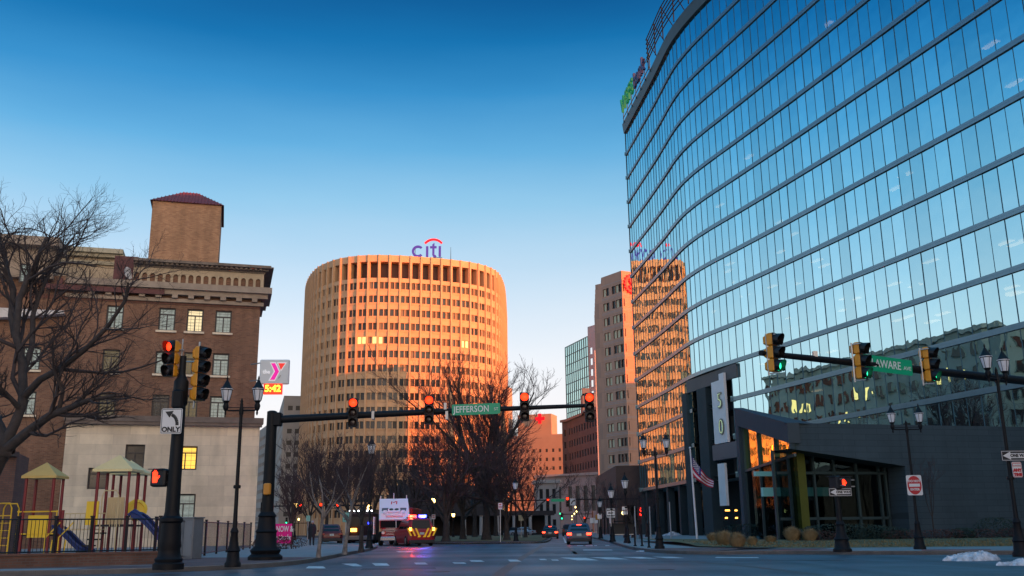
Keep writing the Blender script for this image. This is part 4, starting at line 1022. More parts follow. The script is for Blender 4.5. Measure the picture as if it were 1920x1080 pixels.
bpart(b, 'balcony_fascia', mat('white_stucco', (.62, .59, .56), .8, noise=.12, scale=1.5))
b = MB(); wl = bu(45, 500, .3); 
b.box(bp((U0 + bu(98, 540, .3)[0]) / 2, -.6, (zct + zat) / 2 + .2), (bu(98, 540, .3)[0] - U0, 2.4, zat - zct + .8), RZB); b.box(bp((U0 + bu(98, 540, .3)[0]) / 2 , -.2, zat + .7), (bu(98, 540, .3)[0] - U0 + .8, 3.6, .7), RZB)
bpart(b, 'corner_block', M_TERRA)
leaded(YB, Vector((0, 0, 0)), bu(36, 520, .65)[0], bu(56, 520, .65)[0], bu(46, 530, .65)[1], bu(46, 495, .65)[1], M_PALE, off=-.7, sill=False)
b = MB(); ud, zd = bu(248, 500, .9)
b.lathe([(0.02, 0), (.3, .06), (.52, .2)], (0, 0, 0), 14); 
o = b.build('satellite_dish', mat('dish_white', (.7, .7, .72), .5), None); o.location = bp(uA - .5, .2, zat - 1.2); o.rotation_euler = (rad(80), 0, rad(72)); tag(o, 'small white satellite dish on the dark red terrace corner of the brick building', 'satellite dish')
b = MB(); b.box(bp(bu(268, 470, -5)[0], -6, zat + .75), (1.2, 1.6, 1.5), RZB); o = b.build('roof_vent', mat('blue_metal', (.03, .2, .35), .5)); tag(o, 'small blue metal roof unit beside the brick roof tower', 'roof unit')
# bracketed sign and clock on the corner
SG = empty('bracket_sign', (0, 0, 0), 0, 'pale grey sign with pink and red forked logo jutting from brick corner', 'sign')
sc_ = at(514.5, 697, 74.0); SG.location = sc_; SG.rotation_euler = (0, 0, rad(4))
b = MB(); b.cbox((0, 0.15, 0), (2.25, .35, 1.92), .06); b.build('sign_box', mat('sign_grey', (.66, .69, .68), .5), SG)
MW = mat('white_letter', (.85, .85, .85), .5, emit=(1, 1, 1), estr=.12); MM = mat('magenta_letter', (.62, .01, .28), .5, emit=(.9, 0, .35), estr=.35); MRD = mat('red_letter', (.75, .03, .02), .5, emit=(1, .03, .02), estr=.3)
ym = [(-.30, .68), (.02, .68), (.36, .02), (.02, -.66), (-.34, -.66), (.02, .02)]
def grow_poly(p, k): 
    cx = sum(a for a, _ in p) / len(p); cz = sum(c for _, c in p) / len(p); return [(cx + (a - cx) * k, cz + (c - cz) * k) for a, c in p]
b = MB()
flat(b, [(-.38, .74), (.08, .74), (.44, .02), (.08, -.72), (-.44, -.72), (-.05, .02)][:3] + [(-.05, .02)], -.035); flat(b, [(-.05, .02), (.44, .02), (.08, -.72), (-.44, -.72)], -.035); flat(b, [(.16, .74), (.94, .74), (.50, .02), (.40, .30)], -.035); b.build('logo_outline', MW, SG)
b = MB(); flat(b, [(-.28, .66), (.03, .66), (.36, .02), (.05, .02)], -.05); flat(b, [(.05, .02), (.36, .02), (.04, -.64), (-.30, -.64)], -.05); b.build('logo_fork', MM, SG)
b = MB(); flat(b, [(.28, .66), (.82, .66), (.50, .14), (.46, .2)], -.05); b.build('logo_triangle', MRD, SG)
b = MB(); vs, fs = text_mesh('the', .42, .02, bold=.02); b.add([(x - .60, y - .05, z - .02) for x, y, z in vs], fs); b.build('letters', MW, SG)
b = MB(); vs, fs = text_mesh('YMCA', .11, .02); R_ = Matrix.Rotation(rad(-60), 4, 'Y'); b.add([R_ @ Vector((x, y - .05, z)) + Vector((.42, 0, -.42)) for x, y, z in vs], fs); b.build('small_letters', M_DFR, SG)
b = MB(); b.tube([(-1.1, .15, .72), (-2.0, .9, .72)], .05, 6); b.tube([(-1.1, .15, -.6), (-2.0, .9, -.6)], .05, 6); b.build('bracket', mat('galvanised', (.4, .42, .43), .4, metal=.7), SG)
CK = empty('clock_display', (0, 0, 0), 0, 'small red and orange digital clock showing 5:42 below the grey sign', 'clock')
CK.location = at(511.5, 729, 74.0); CK.rotation_euler = (0, 0, rad(4))
b = MB(); b.box((0, .12, 0), (1.42, .24, .84)); b.build('clock_box', mat('clock_red', (.35, .02, .01), .5, emit=(1, .04, .01), estr=.75), CK)
b = MB(); vs, fs = text_mesh('5:42', .72, .02, bold=.02); b.add([(x, y - .03, z) for x, y, z in vs], fs); b.build('numerals', mat('clock_digit', (1, .6, .1), .5, emit=(1, .5, .02), estr=2.2), CK)

# low brick outbuilding and the dim arched wing at the far left
OB = empty('brick_outbuilding', (-27, 52, 0), 0, 'low dark brick outbuilding behind the large bare tree', 'outbuilding')
b = MB(); ob_h = at(40, 855, 50).z
wall(b, (-40, 48.0), (-25.7, 50.3), 0, ob_h, [(9.5, 12.8, .3, 4.0)], .3); wall(b, (-25.7, 50.3), (-26.9, 54), 0, ob_h + .2, []); b.quad((-40, 48, ob_h), (-25.7, 50.3, ob_h), (-26.9, 54, ob_h + .2), (-40, 54, ob_h + .2))
b.build('wall', brick_mat('outbuilding_brick', (.17, .085, .06), (.13, .065, .05), (.1, .07, .06), .3, .1, .014, axis=(1, .16)), OB).location = (27, -52, 0)
b = MB(); b.box((-32.9, 49.1, ob_h + .12), (14.6, .7, .26), .162); b.build('coping', M_DFR, OB).location = (27, -52, 0)
b = MB(); b.quad((-30.5, 49.9, .3), (-27.2, 50.4, .3), (-27.2, 50.4, 4), (-30.5, 49.9, 4)); b.build('door', mat('brown_door', (.09, .045, .03), .6), OB).location = (27, -52, 0)

# ------------------------------------------------------------------ farther buildings
def block(name, label, cat, corners, h, m, rows, bay, win, zfirst, pane=M_DGL, group=None, max_win=80, lit=0.0, roofm=None, cornice=None):
    """A building from plan corners (outside on the right hand when walking them); windows by bay on every listed side."""
    o = empty(name, (corners[0][0], corners[0][1], 0), 0, label, cat, group); iv = Vector((-corners[0][0], -corners[0][1], 0))
    wmb = MB(); ws = []
    for a, c in zip(corners, corners[1:]):
        L = math.hypot(c[0] - a[0], c[1] - a[1]); n = max(1, int(L / bay)); mar = (L - n * bay) / 2
        rc = [(mar + bay * i + (bay - win[0]) / 2, mar + bay * i + (bay + win[0]) / 2, zfirst + win[2] * r, zfirst + win[2] * r + win[1]) for i in range(n) for r in range(rows)]
        d, nn_ = wall(wmb, a, c, 0, h, rc, .3)
        for q_ in rc: ws.append((Vector((a[0], a[1], 0)), d, nn_, q_))
    po = [(c[0], c[1], h) for c in corners]; wmb.add(po, [tuple(range(len(po)))])
    w_ = wmb.build('wall', m, o); w_.location = iv
    ws.sort(key=lambda t: (t[0] + t[1] * t[3][0]).length); rs_ = MB(); rg = random.Random(len(name) * 7 + int(h))
    for k, (a, d, nn_, q_) in enumerate(ws):
        gm = M_LGL if rg.random() < lit else pane
        if k < max_win: window_at(o, a + iv, d, nn_, *q_, .22, (M_DFR, gm), 'plain', 'window', .06)
        else:
            A0, B0 = a + d * q_[0] - nn_ * .22, a + d * q_[1] - nn_ * .22; rs_.quad(A0 + Vector((0, 0, q_[2])), B0 + Vector((0, 0, q_[2])), B0 + Vector((0, 0, q_[3])), A0 + Vector((0, 0, q_[3])), 1 if gm is M_LGL else 0)
    if rs_.f:
        r_ = rs_.build('windows', [pane, M_LGL], o); r_.location = iv; r_['kind'] = 'stuff'
    if cornice:
        cb_ = MB()
        for a, c in zip(corners, corners[1:]):
            A0, C0 = Vector((*a[:2], 0)), Vector((*c[:2], 0)); mid = (A0 + C0) / 2; cb_.box(mid + Vector((0, 0, h + .15)), ((C0 - A0).length + .8, 1.0, .7), math.atan2(c[1] - a[1], c[0] - a[0]))
        k_ = cb_.build('cornice', cornice, o); k_.location = iv
    return o
M_BEIGE = mat('beige_precast', (.37, .32, .27), .85, noise=.1, scale=.2); M_BEIGE2 = mat('grey_precast', (.33, .29, .25), .85, noise=.1, scale=.2)
block('office_block', 'beige office block whose end wall meets the edge of the curved tower', 'office building', [(-104, 420), (-76, 318), (-40, 326)], 45, M_BEIGE, 11, 2.5, (1.5, 1.5, 3.8), 2.2, M_DGL2, 'beige office blocks along the side street')
block('office_block', 'grey beige office block seen past the brick corner, behind the bracket sign', 'office building', [(-140, 500), (-106, 414), (-90, 418)], 45.5, M_BEIGE2, 11, 3.2, (2.0, 1.5, 3.8), 2.2, M_DGL2, 'beige office blocks along the side street')
block('stone_block', 'old dark stone office block with punched windows before the glass tower', 'office building', [(14.5, 290), (16.0, 287), (22.5, 258), (30, 262)], 32.2, mat('dark_stone', (.09, .092, .105), .85, noise=.2, scale=.3), 8, 2.6, (1.2, 1.9, 3.6), 2.6, M_DGL, None, 60, .02, cornice=mat('dark_stone_trim', (.2, .18, .18), .8))
b = MB(); b.box((21.5, 268, 34.5), (5, 9, 5)); b.box((20, 264.5, 37.5), (2, 2, 2)); tag(b.build('roof_house', mat('roof_house_stone', (.19, .17, .17), .85, noise=.1, scale=.5)), 'grey roof house with a stepped top above the old stone office block', 'roof house')
LC = block('colonnade_building', 'grey stone low building with tall dark bays at the street end', 'public building', [(6.0, 266), (13.2, 262), (22, 254)], 14.8, mat('grey_stone', (.30, .27, .26), .85, noise=.12, scale=.4), 1, 2.6, (1.3, 6.5, 4), 5.5, M_DGL, None, 40, cornice=mat('grey_stone_trim', (.34, .31, .29), .8))
block('row_house', 'pale three storey row house with tall windows at the street end', 'house', [(4.6, 232), (4.9, 226), (10.2, 224.5)], 11.5, mat('pale_stone', (.42, .38, .35), .8, noise=.1, scale=.6), 3, 1.5, (.8, 2.2, 3.4), 1.0, M_DGL, None, 40, .06, cornice=mat('pale_stone_trim', (.46, .42, .38), .8))
HO = block('hospital_block', 'distant sunlit orange block with a red cross on its roof house', 'hospital', [(-14, 442), (23, 430), (24, 470)], 42, mat('hospital_panel', (.40, .26, .17), .85, noise=.08, scale=.15), 9, 3.0, (1.1, 1.5, 3.9), 3, M_DGL2, None, 30)
b = MB(); b.box((11, 446, 47), (16, 10, 10), -.31); b.box((-9, 452, 54), (14, 12, 24), -.31); o = b.build('roof_house', MATS['hospital_panel'], HO); o.location = (14, -442, 0)
CR = empty('cross_sign', tuple(at(1012, 785, 438)), -.31, 'red cross sign on the distant orange block', 'sign')
b = MB(); b.box((0, 0, 0), (1.5, .3, 4.6)); b.box((0, -.02, 0), (4.6, .3, 1.5)); b.build('cross', MR_, CR); b = MB(); b.box((0, 1.2, 0), (.3, 2.4, .3)); b.build('bracket', M_MULL, CR)
# mint glass tower
GT = empty('glass_tower', (20.6, 372, 0), 0, 'distant mint green glass tower behind the old stone block', 'office tower')
b = MB(); f = MB(); a, c = Vector((20.6, 372, 0)), Vector((27.8, 349.5, 0)); d = (c - a).normalized(); n = Vector((d.y, -d.x, 0)); L = (c - a).length; H = 70
M_MINT = glass_mat('mint_glass', (.62, .86, .80), .85, (.1, .2, .2), wob=0.0)
nx, nz = 11, 19
for i in range(nx):
    for k in range(nz):
        u0, u1, z0, z1 = L * i / nx, L * (i + 1) / nx, H * k / nz, H * (k + 1) / nz; t = rr.uniform(-.02, .02)
        b.quad(a + d * u0 + n * t + Vector((0, 0, z0)), a + d * u1 - n * t + Vector((0, 0, z0)), a + d * u1 - n * t + Vector((0, 0, z1)), a + d * u0 + n * t + Vector((0, 0, z1)))
for i in range(nx + 1): f.box(a + d * (L * i / nx) + n * .1 + Vector((0, 0, H / 2)), (.16, .2, H), math.atan2(d.y, d.x))
for k in range(nz + 1): f.box(a + d * (L / 2) + n * .08 + Vector((0, 0, H * k / nz)), (L, .2, .22), math.atan2(d.y, d.x))
b.build('glazing', M_MINT, GT).location = (-20.6, -372, 0); f.build('mullion', mat('mint_bar', (.16, .25, .24), .5), GT).location = (-20.6, -372, 0)
s_ = MB(); e = Vector((31.0, 344, 0)); wall(s_, c, e, 0, 73.5, [(1.0, 2.6, 3 + 4 * k, 5.5 + 4 * k) for k in range(16)], .3); wall(s_, e, (50, 360), 0, 73.5, []); s_.add([(c.x, c.y, 73.5), (e.x, e.y, 73.5), (50, 360, 73.5), (40, 380, 73.5)], [(0, 1, 2, 3)]); s_.add([(a.x, a.y, H), (c.x, c.y, H), (45, 372, H)], [(0, 1, 2)])
s_.box((34, 362, 36), (6, 6, 70), m=1)
s_.build('stone_edge', [mat('pale_edge', (.42, .36, .35), .8), M_DGL], GT).location = (-20.6, -372, 0)
PS = MB(); PS.box((20.6, 236, 22), (.6, .6, 44)); tag(PS.build('wall_pilaster', mat('pale_pilaster', (.5, .42, .40), .7)), 'taller thin pale vertical strip between the stone block and hotel tower', 'pilaster')
PS = MB(); PS.box((21.9, 236, 20), (.5, .5, 40)); tag(PS.build('wall_pilaster', MATS['pale_pilaster']), 'shorter thin pale vertical strip next to the hotel tower', 'pilaster')
PV = empty('park_pavilion', (-8, 178, 0), 0, 'low pavilion with pale columns under an added dark box behind the park trees', 'pavilion')
b = MB(); b.box((0, 0, 3.9), (30, 5, .8), .22); b.box((0, 2.6, 1.9), (30, .4, 3.8), .22); b.box((-4.5, -.4, 6.6), (20, 4, 4.6), .22); b.build('roof', mat('pavilion_dark', (.06, .05, .05), .9), PV)  # upper box added to hide the orange glow behind the trees
for k in range(10):
    b = MB(); x = -13.5 + k * 3.0; c0 = Vector((x * math.cos(.22) + 2.4 * math.sin(.22), x * math.sin(.22) - 2.4 * math.cos(.22), 0)); b.lathe([(.42, 0), (.42, .2), (.33, .3), (.28, 3.3), (.4, 3.5)], c0, 10); b.build('column', mat('pale_column', (.5, .46, .42), .7), PV)
# the buildings across the side street and behind the viewer: seen as reflections in the glass, plus two unseen slabs added as shade casters
block('stone_hotel', 'long grey stone hotel mirrored in the curved glass facade', 'hotel', [(-86, 176), (-64, 176), (-50, 118), (-84, 114)], 33, mat('hotel_stone', (.20, .26, .25), .85, noise=.15, scale=.3), 8, 3.3, (1.5, 2.1, 3.9), 1.5, M_DGL, None, 40, .06, cornice=mat('hotel_stone_trim', (.26, .30, .28), .8))
block('brick_apartments', 'red brick apartments mirrored in the curved glass facade', 'apartment building', [(-82, 112), (-62, 110), (-58, 98), (-80, 92)], 34.0, brick_mat('apartment_brick', (.36, .17, .10), (.30, .13, .08), (.3, .2, .15), .3, .1, .014, axis=(.4, -.9)), 7, 3.2, (1.4, 1.9, 3.9), 2, M_DGL, None, 30, .1, cornice=mat('apartment_trim', (.4, .3, .22), .8))
block('side_block', 'unseen slab added behind the glass office building to shade the hotel foot', 'office building', [(128, 96), (128, 146), (84, 146), (84, 96)][::-1], 36, M_BEIGE2, 8, 4, (2, 1.6, 4), 2, M_DGL, None, 10)  # out of view, added to cast shade on the hotel's lower floors
block('side_block', 'unseen broad slab added behind the viewer to shade the street', 'office building', [(54, 30), (54, -90), (130, -90), (130, 30), (54, 30)], 42, M_BEIGE, 9, 4, (2, 1.6, 4.2), 2, M_DGL, None, 10)  # out of view, added to keep the foreground out of the sun
block('side_block', 'low shop block across the street behind the viewer', 'shop building', [(-20, -34), (-70, -30), (-70, -70), (-20, -70), (-20, -34)], 13, M_BEIGE2, 3, 4, (2, 1.8, 3.8), 1.5, M_DGL, None, 10, .1)
# ------------------------------------------------------------------ street furniture
M_POLE = mat('black_pole', (0.007, 0.008, 0.010), 0.55, spec=0.25)
M_POLED = mat('pole_base', (0.006, 0.006, 0.008), 0.6, spec=0.25)
M_LANT = mat('lantern_glass', (0.62, 0.63, 0.66), 0.25, emit=(0.8, 0.85, 1.0), estr=0.04, noise=0.1, scale=4)
M_RINGW = mat('lantern_ring', (0.75, 0.75, 0.78), 0.3)
M_YELH = mat('signal_yellow', (0.72, 0.30, 0.015), 0.45, noise=0.06, scale=3)
M_BLKH = mat('signal_black', (0.010, 0.011, 0.014), 0.55)
M_RON = mat('red_on', (0.9, 0.05, 0.02), 0.4, emit=(1.0, 0.022, 0.004), estr=3.0)
M_GON = mat('green_on', (0.05, 0.8, 0.45), 0.4, emit=(0.02, 0.80, 0.34), estr=1.8)
M_OFF = mat('lens_off', (0.03, 0.02, 0.02), 0.25)
M_GALV = mat('galvanised', (.4, .42, .43), .4, metal=.7)
M_SGRN = mat('street_sign_green', (0.0, 0.22, 0.115), 0.45, emit=(0, .3, .15), estr=.12)  # slight glow added to brighten the green
M_SWHT = mat('sign_white', (0.74, 0.74, 0.73), 0.5)
M_SBLK = mat('sign_black', (0.015, 0.015, 0.018), 0.5)
M_SRED = mat('sign_red_paint', (0.55, 0.02, 0.03), 0.5)

def lantern(parent, x, y, z, s=1.0, glass=M_LANT, name='lantern'):
    b = MB(); b.lathe([(.02, -.62), (.05, -.52), (.035, -.45), (.10, -.36), (.13, -.22), (.09, -.10), (.14, -.02), (.15, 0.0)], (0, 0, 0), 10)
    b.lathe([(.23, .44), (.255, .47), (.255, .52), (.20, .58), (.10, .76), (.05, .86), (.025, .90), (.045, .95), (.012, 1.06)], (0, 0, 0), 10)
    for k in range(6): a = k * math.pi / 3; b.tube([(.15 * math.cos(a), .15 * math.sin(a), 0), (.24 * math.cos(a), .24 * math.sin(a), .46)], .012, 4)
    o = b.build(name, M_POLE, parent, True); o.location = (x, y, z); o.scale = (s,) * 3
    g_ = MB(); g_.lathe([(.135, 0), (.165, .12), (.205, .30), (.228, .44)], (0, 0, 0), 12); g_.build('lantern_glass', glass, o, True)
    r_ = MB(); r_.lathe([(.262, .475), (.262, .505)], (0, 0, 0), 12); r_.build('lantern_ring', M_RINGW, o)
    return o

def pole_parts(parent, h, r=0.06, base=.24):
    b = MB(); b.lathe([(base, 0), (base, .10), (base * .82, .16), (base * .72, .42), (base * .85, .46), (base * .6, .60), (base * .42, .95), (base * .52, 1.0), (r * 1.25, 1.12)], (0, 0, 0), 14)
    b.build('base', M_POLED, parent, True)
    b = MB(); b.lathe([(r * 1.2, 1.05), (r, 1.6), (r * .8, h)], (0, 0, 0), 10); b.lathe([(r * 1.7, 2.25), (r * 1.9, 2.3), (r * 1.7, 2.35)], (0, 0, 0), 10); b.build('pole', M_POLE, parent, True)

def lamp_post(base, top_z, rz, label, gap=1.1, group='twin lantern street lamps', lean=0.0):
    o = empty('street_lamp', tuple(base), rz, label, 'street lamp', group)
    h = top_z - base.z - .84
    pole_parts(o, h)
    b = MB(); b.lathe([(.06, h - .35), (.075, h - .25), (.05, h - .1), (.03, h), (.05, h + .05), (.01, h + .16)], (0, 0, 0), 10)
    za = h - .22
    b.tube([(-gap / 2, 0, za + .06), (-gap / 2 + .08, 0, za), (gap / 2 - .08, 0, za), (gap / 2, 0, za + .06)], .028, 6); b.tube([(-gap / 2 + .05, 0, za + .09), (gap / 2 - .05, 0, za + .09)], .015, 5)
    b.build('arm', M_POLE, o, True)
    for s in (-1, 1): lantern(o, s * gap / 2, 0, za + .30, .72)
    return o

def single_lamp(base, top_z, label, lit=False, col=(1, .75, .35), group='single lantern street lamps', estr=6.0):
    o = empty('street_lamp', tuple(base), 0, label, 'street lamp', group)
    h = top_z - base.z - .9; pole_parts(o, h)
    lantern(o, 0, 0, h + .0, 1.0, mat('lantern_lit' if col[2] < .5 else 'lantern_lit_white', (1, .8, .5), .4, emit=col, estr=estr) if lit else M_LANT)
    return o

def lamp_at(px, py, tpx, tpy, rz, label, gap=1.1):
    B_ = gp(px, py, .13); return lamp_post(B_, at(tpx, tpy, B_.y).z, rz, label, gap)
lamp_at(436, 1063, 452, 705, 0.05, 'twin lantern lamp post before the pale stone wall of the brick building', .95)
lamp_at(1237, 1029, 1224, 810, 0.0, 'twin lantern lamp post on the plaza pavement near the flagpole')
LP3 = lamp_at(1725, 1030, 1699, 757, 0.0, 'twin lantern lamp post carrying the red do not enter sign', 1.15)
LPR = lamp_at(1915, 1044, 1867, 648, rad(38), 'tall twin lantern lamp post behind the Delaware mast arm with a one way sign', 1.1)

def signal(parent, name, loc, rz, n=3, lit=0, housing=M_BLKH, front=M_BLKH, on=M_RON, louver=False, visor=.24, pitch=.36):
    """A signal head facing local -Y: housing, one visor and one lens per section."""
    o = empty(name, loc, rz, parent=parent)
    b = MB()
    for k in range(n):
        z = (n / 2 - .5 - k) * pitch
        b.cbox((0, .10, z), (.345, .20, pitch - .012), .03); b.cbox((0, .26, z), (.28, .16, pitch - .08), .05)
    b.build('housing', housing, o)
    b = MB()
    for k in range(n): b.box((0, -.005, (n / 2 - .5 - k) * pitch), (.34, .012, pitch - .02))
    b.build('door', front, o)
    for k in range(n):
        z = (n / 2 - .5 - k) * pitch
        v = MB(); r_ = .158; m_ = 12; a0, a1 = rad(-62), rad(242)
        R = [[(r_ * math.cos(a0 + (a1 - a0) * i / m_), -.01, z + r_ * math.sin(a0 + (a1 - a0) * i / m_)) for i in range(m_ + 1)],
             [(r_ * 1.02 * math.cos(a0 + (a1 - a0) * i / m_), -.01 - visor * (.55 + .45 * max(0, math.sin(a0 + (a1 - a0) * i / m_))), z - .03 + r_ * 1.02 * math.sin(a0 + (a1 - a0) * i / m_)) for i in range(m_ + 1)]]
        for i in range(m_): v.quad(R[0][i], R[0][i + 1], R[1][i + 1], R[1][i]); v.quad(R[0][i + 1], R[0][i], R[1][i], R[1][i + 1])
        v.build('visor', M_BLKH, o)
        l = MB(); l.lathe([(.145, 0), (.12, .03), (.06, .045), (0, .05)], (0, 0, 0), 14); q = l.build('lens', on if k == lit else M_OFF, o, True)
        q.rotation_euler = (rad(90), 0, 0); q.location = (0, -.012, z)
    return o

def plate(parent, name, loc, w, h, m, rz=0.0, border=None, bm=None, r=.04, t=.012):
    o = empty(name, loc, rz, parent=parent) if parent else empty(name, loc, rz)
    b = MB()
    def rr_(w, h, r): return [(sx * (w / 2 - r) + r * math.cos(a), sz * (h / 2 - r) + r * math.sin(a)) for sx, sz, a0 in ((1, 1, 0), (-1, 1, 90), (-1, -1, 180), (1, -1, 270)) for a in (rad(a0), rad(a0 + 45), rad(a0 + 90))]
    flat(b, rr_(w, h, r), 0, t=t); b.build('panel', m, o)
    if border:
        b = MB(); k = border; flat(b, [(-w / 2 + k, h / 2 - k), (w / 2 - k, h / 2 - k), (w / 2 - k, h / 2 - k * 1.7), (-w / 2 + k, h / 2 - k * 1.7)], -.003, t=.004)
        flat(b, [(-w / 2 + k, -h / 2 + k), (w / 2 - k, -h / 2 + k), (w / 2 - k, -h / 2 + k * 1.7), (-w / 2 + k, -h / 2 + k * 1.7)], -.003, t=.004)
        for s in (-1, 1): flat(b, [(s * (w / 2 - k), h / 2 - k), (s * (w / 2 - k * 1.7), h / 2 - k), (s * (w / 2 - k * 1.7), -h / 2 + k), (s * (w / 2 - k), -h / 2 + k)], -.003, t=.004)
        b.build('border', bm, o)
    return o
def letters(parent, txt, size, m, x=0, z=0, y=-.008, align='CENTER', bold=0.01, sx=1.0, name='lettering'):
    b = MB(); vs, fs = text_mesh(txt, size, .006, align, bold, sx); b.add([(a + x, c + y, d + z) for a, c, d in vs], fs); return b.build(name, m, parent)

# --- the near signal pole on the left corner
PB = gp(315, 1068, .13); Y0 = PB.y
SP = empty('signal_pole', tuple(PB), 0, 'thick black signal pole with fluted base carrying a turn sign and two signals', 'signal pole')
hp = at(340, 668, Y0).z - PB.z
b = MB(); b.lathe([(.42, 0), (.42, .16), (.36, .2), (.38, .28), (.31, .36), (.29, .55), (.31, .62), (.29, .80), (.265, 1.25), (.31, 1.3), (.31, 1.38), (.22, 1.45), (.19, 1.6)], (0, 0, 0), 16); b.build('base', M_POLED, SP, True)
b = MB(); b.lathe([(.20, 1.5), (.165, 4.6), (.15, 4.7)], (0, 0, 0), 14); b.lathe([(.17, 4.55), (.21, 4.6), (.21, 5.25), (.12, 5.4), (.10, 5.5), (.095, hp)], (0, 0, 0), 12); b.build('pole', M_POLE, SP, True)
def rel(px, py, P, dy=0.0): return at(px, py, P.y + dy) - P
b = MB(); b.cbox((0, -.16, rel(338, 750, PB).z), (.32, .28, .55), .05); b.build('junction_box', M_POLE, SP)
s1 = signal(SP, 'signal', tuple(rel(318, 672, PB, -.1)), rad(-22), 3, 0, M_YELH, M_BLKH)
c1 = rel(379, 700, PB)
s2 = signal(SP, 'signal', tuple(c1), rad(62), 4, 9, M_YELH, M_BLKH, M_GON, pitch=.40)
b = MB()
zz = c1.z
for z in (zz + .35, zz - .45): b.tube([(0, 0, z), (c1.x - .05, c1.y + .05, z)], .022, 6)
b.tube([(c1.x - .22, .1, zz - 1.0), (c1.x - .16, .1, zz + .95)], .03, 6)
q = rel(322, 672, PB)
for z in (q.z + .25, q.z - .3): b.tube([(0, 0, z), (q.x + .1, 0.05, z)], .022, 6)
b.tube([(q.x + .22, .15, q.z - .65), (q.x + .24, .15, q.z + .6)], .02, 6)
b.build('bracket', M_GALV, SP)
SG1 = plate(None, 'turn_sign', tuple(at(329, 792, Y0) + Vector((0, -.34, 0))), .60, .72, M_SWHT, 0, .02, M_SBLK)
tag(SG1, 'white turn arrow ONLY sign on the thick signal pole', 'road sign')
letters(SG1, 'ONLY', .19, M_SBLK, 0, -.24, bold=.008)
b = MB(); arc = []
for i in range(9): t = i / 8; arc.append((.17 - .0 * t - (1 - math.cos(t * 1.35)) * .22, -.12 + .30 * math.sin(t * 1.35) / math.sin(1.35)))
for (x0, z0), (x1, z1) in zip(arc, arc[1:]):
    d = Vector((x1 - x0, z1 - z0)).normalized(); nx_, nz_ = -d.y * .045, d.x * .045
    flat(b, [(x0 + nx_, z0 + nz_), (x1 + nx_, z1 + nz_), (x1 - nx_, z1 - nz_), (x0 - nx_, z0 - nz_)], -.008, t=.004)
flat(b, [(-.19, .27), (.05, .29), (-.06, .10)], -.0085, t=.004); b.build('arrow', M_SBLK, SG1)
def hand(parent, loc, m, s=1.0):
    b = MB()
    flat(b, [(-.055, -.10), (.055, -.10), (.07, .02), (-.065, .02)], 0, t=.004)
    for x, h, w in ((-.05, .115, .024), (-.018, .15, .026), (.016, .145, .026), (.049, .11, .024)): flat(b, [(x - w / 2, .02), (x + w / 2, .02), (x + w / 2, h), (x, h + .012), (x - w / 2, h)], 0, t=.004)
    flat(b, [(.055, -.06), (.12, .03), (.105, .05), (.06, .0)], 0, t=.004)
    o = b.build('hand_symbol', m, parent); o.location = loc; o.scale = (s,) * 3; return o
def ped_head(loc, rz, label, lit=M_RON, s=1.0, parent=None):
    o = empty('pedestrian_signal', loc, rz, label, 'pedestrian signal', None if parent is None else None)
    b = MB(); b.cbox((0, .12, 0), (.50, .28, .50), .05); b.box((0, -.06, .24), (.5, .12, .02)); b.build('housing', M_BLKH, o)
    if lit: hand(o, (-.06, -.025, 0), lit, 1.35 * s)
    b = MB(); b.box((.32, .15, .12), (.25, .06, .04)); b.box((.32, .15, -.12), (.25, .06, .04)); b.build('bracket', M_GALV, o)
    return o
ped_head(tuple(at(296, 896, Y0) + Vector((0, -.05, 0))), rad(-18), 'black pedestrian signal with red hand on the thick signal pole')

# --- grey utility cabinet
cb = gp(356, 1048, .13)
o = empty('utility_cabinet', tuple(cb), rad(-20), 'plain grey metal utility cabinet behind the thick signal pole', 'cabinet')
ch = at(356, 972, cb.y).z - .13
b = MB(); b.cbox((0, 0, ch / 2), (.62, .62, ch), .02); b.box((0, 0, ch + .02), (.68, .68, .05)); b.build('body', mat('cabinet_grey', (.20, .21, .225), .5, metal=.2, noise=.12, scale=2), o)
b = MB(); b.box((0, -.315, ch / 2), (.54, .012, ch - .2)); b.box((.2, -.325, ch * .55), (.03, .02, .16)); b.build('door', mat('cabinet_door', (.23, .24, .255), .45, metal=.2), o)

# --- mast arm with four red signals and the Jefferson sign
MBs = gp(497, 1050, .13); Ym = MBs.y
MA = empty('mast_arm', tuple(MBs), 0, 'long black mast arm with four red signals and an amber button box', 'signal pole')
hm = at(512, 772, Ym).z - .13
za = at(560, 786, Ym).z - .13; ze = at(1104, 760, Ym).z - .13; xe = at(1112, 760, Ym).x - MBs.x
b = MB(); b.lathe([(.62, 0), (.62, .12), (.5, .22), (.56, .34), (.40, .5), (.36, .95), (.40, 1.0), (.33, 1.1), (.30, 1.5), (.34, 1.55), (.24, 1.7)], (0, 0, 0), 16); b.build('base', M_POLED, MA, True)
b = MB(); b.lathe([(.225, 1.6), (.19, hm - .1), (.19, hm), (.1, hm + .04)], (0, 0, 0), 14); b.cbox((.22, 0, za), (.3, .36, .5), .03); b.build('pole', M_POLE, MA, True)
b = MB(); b.tube([(.2, 0, za), (xe * .3, 0, za + (ze - za) * .34), (xe * .62, 0, za + (ze - za) * .68), (xe, 0, ze)], [.15, .125, .10, .07], 10); b.build('arm', M_POLE, MA, True)
for px, py in ((664, 775), (805.5, 770), (983.5, 764), (1104.5, 765)):
    p = at(px, py, Ym) - MBs; signal(MA, 'signal', (p.x, -.28, p.z), rad(2), 3, 0, M_BLKH, M_BLKH)
p = at(501, 917, Ym - .3) - MBs
b = MB(); b.cbox((p.x, -.3, p.z), (.26, .2, .42), .04); b.build('push_button_box', mat('amber_plastic', (.62, .26, .03), .4), MA)
b = MB()
for px in (700, 838): 
    p = at(px, 780, Ym) - MBs; b.box((p.x, -.0, p.z + .02), (.1, .28, .3)); 
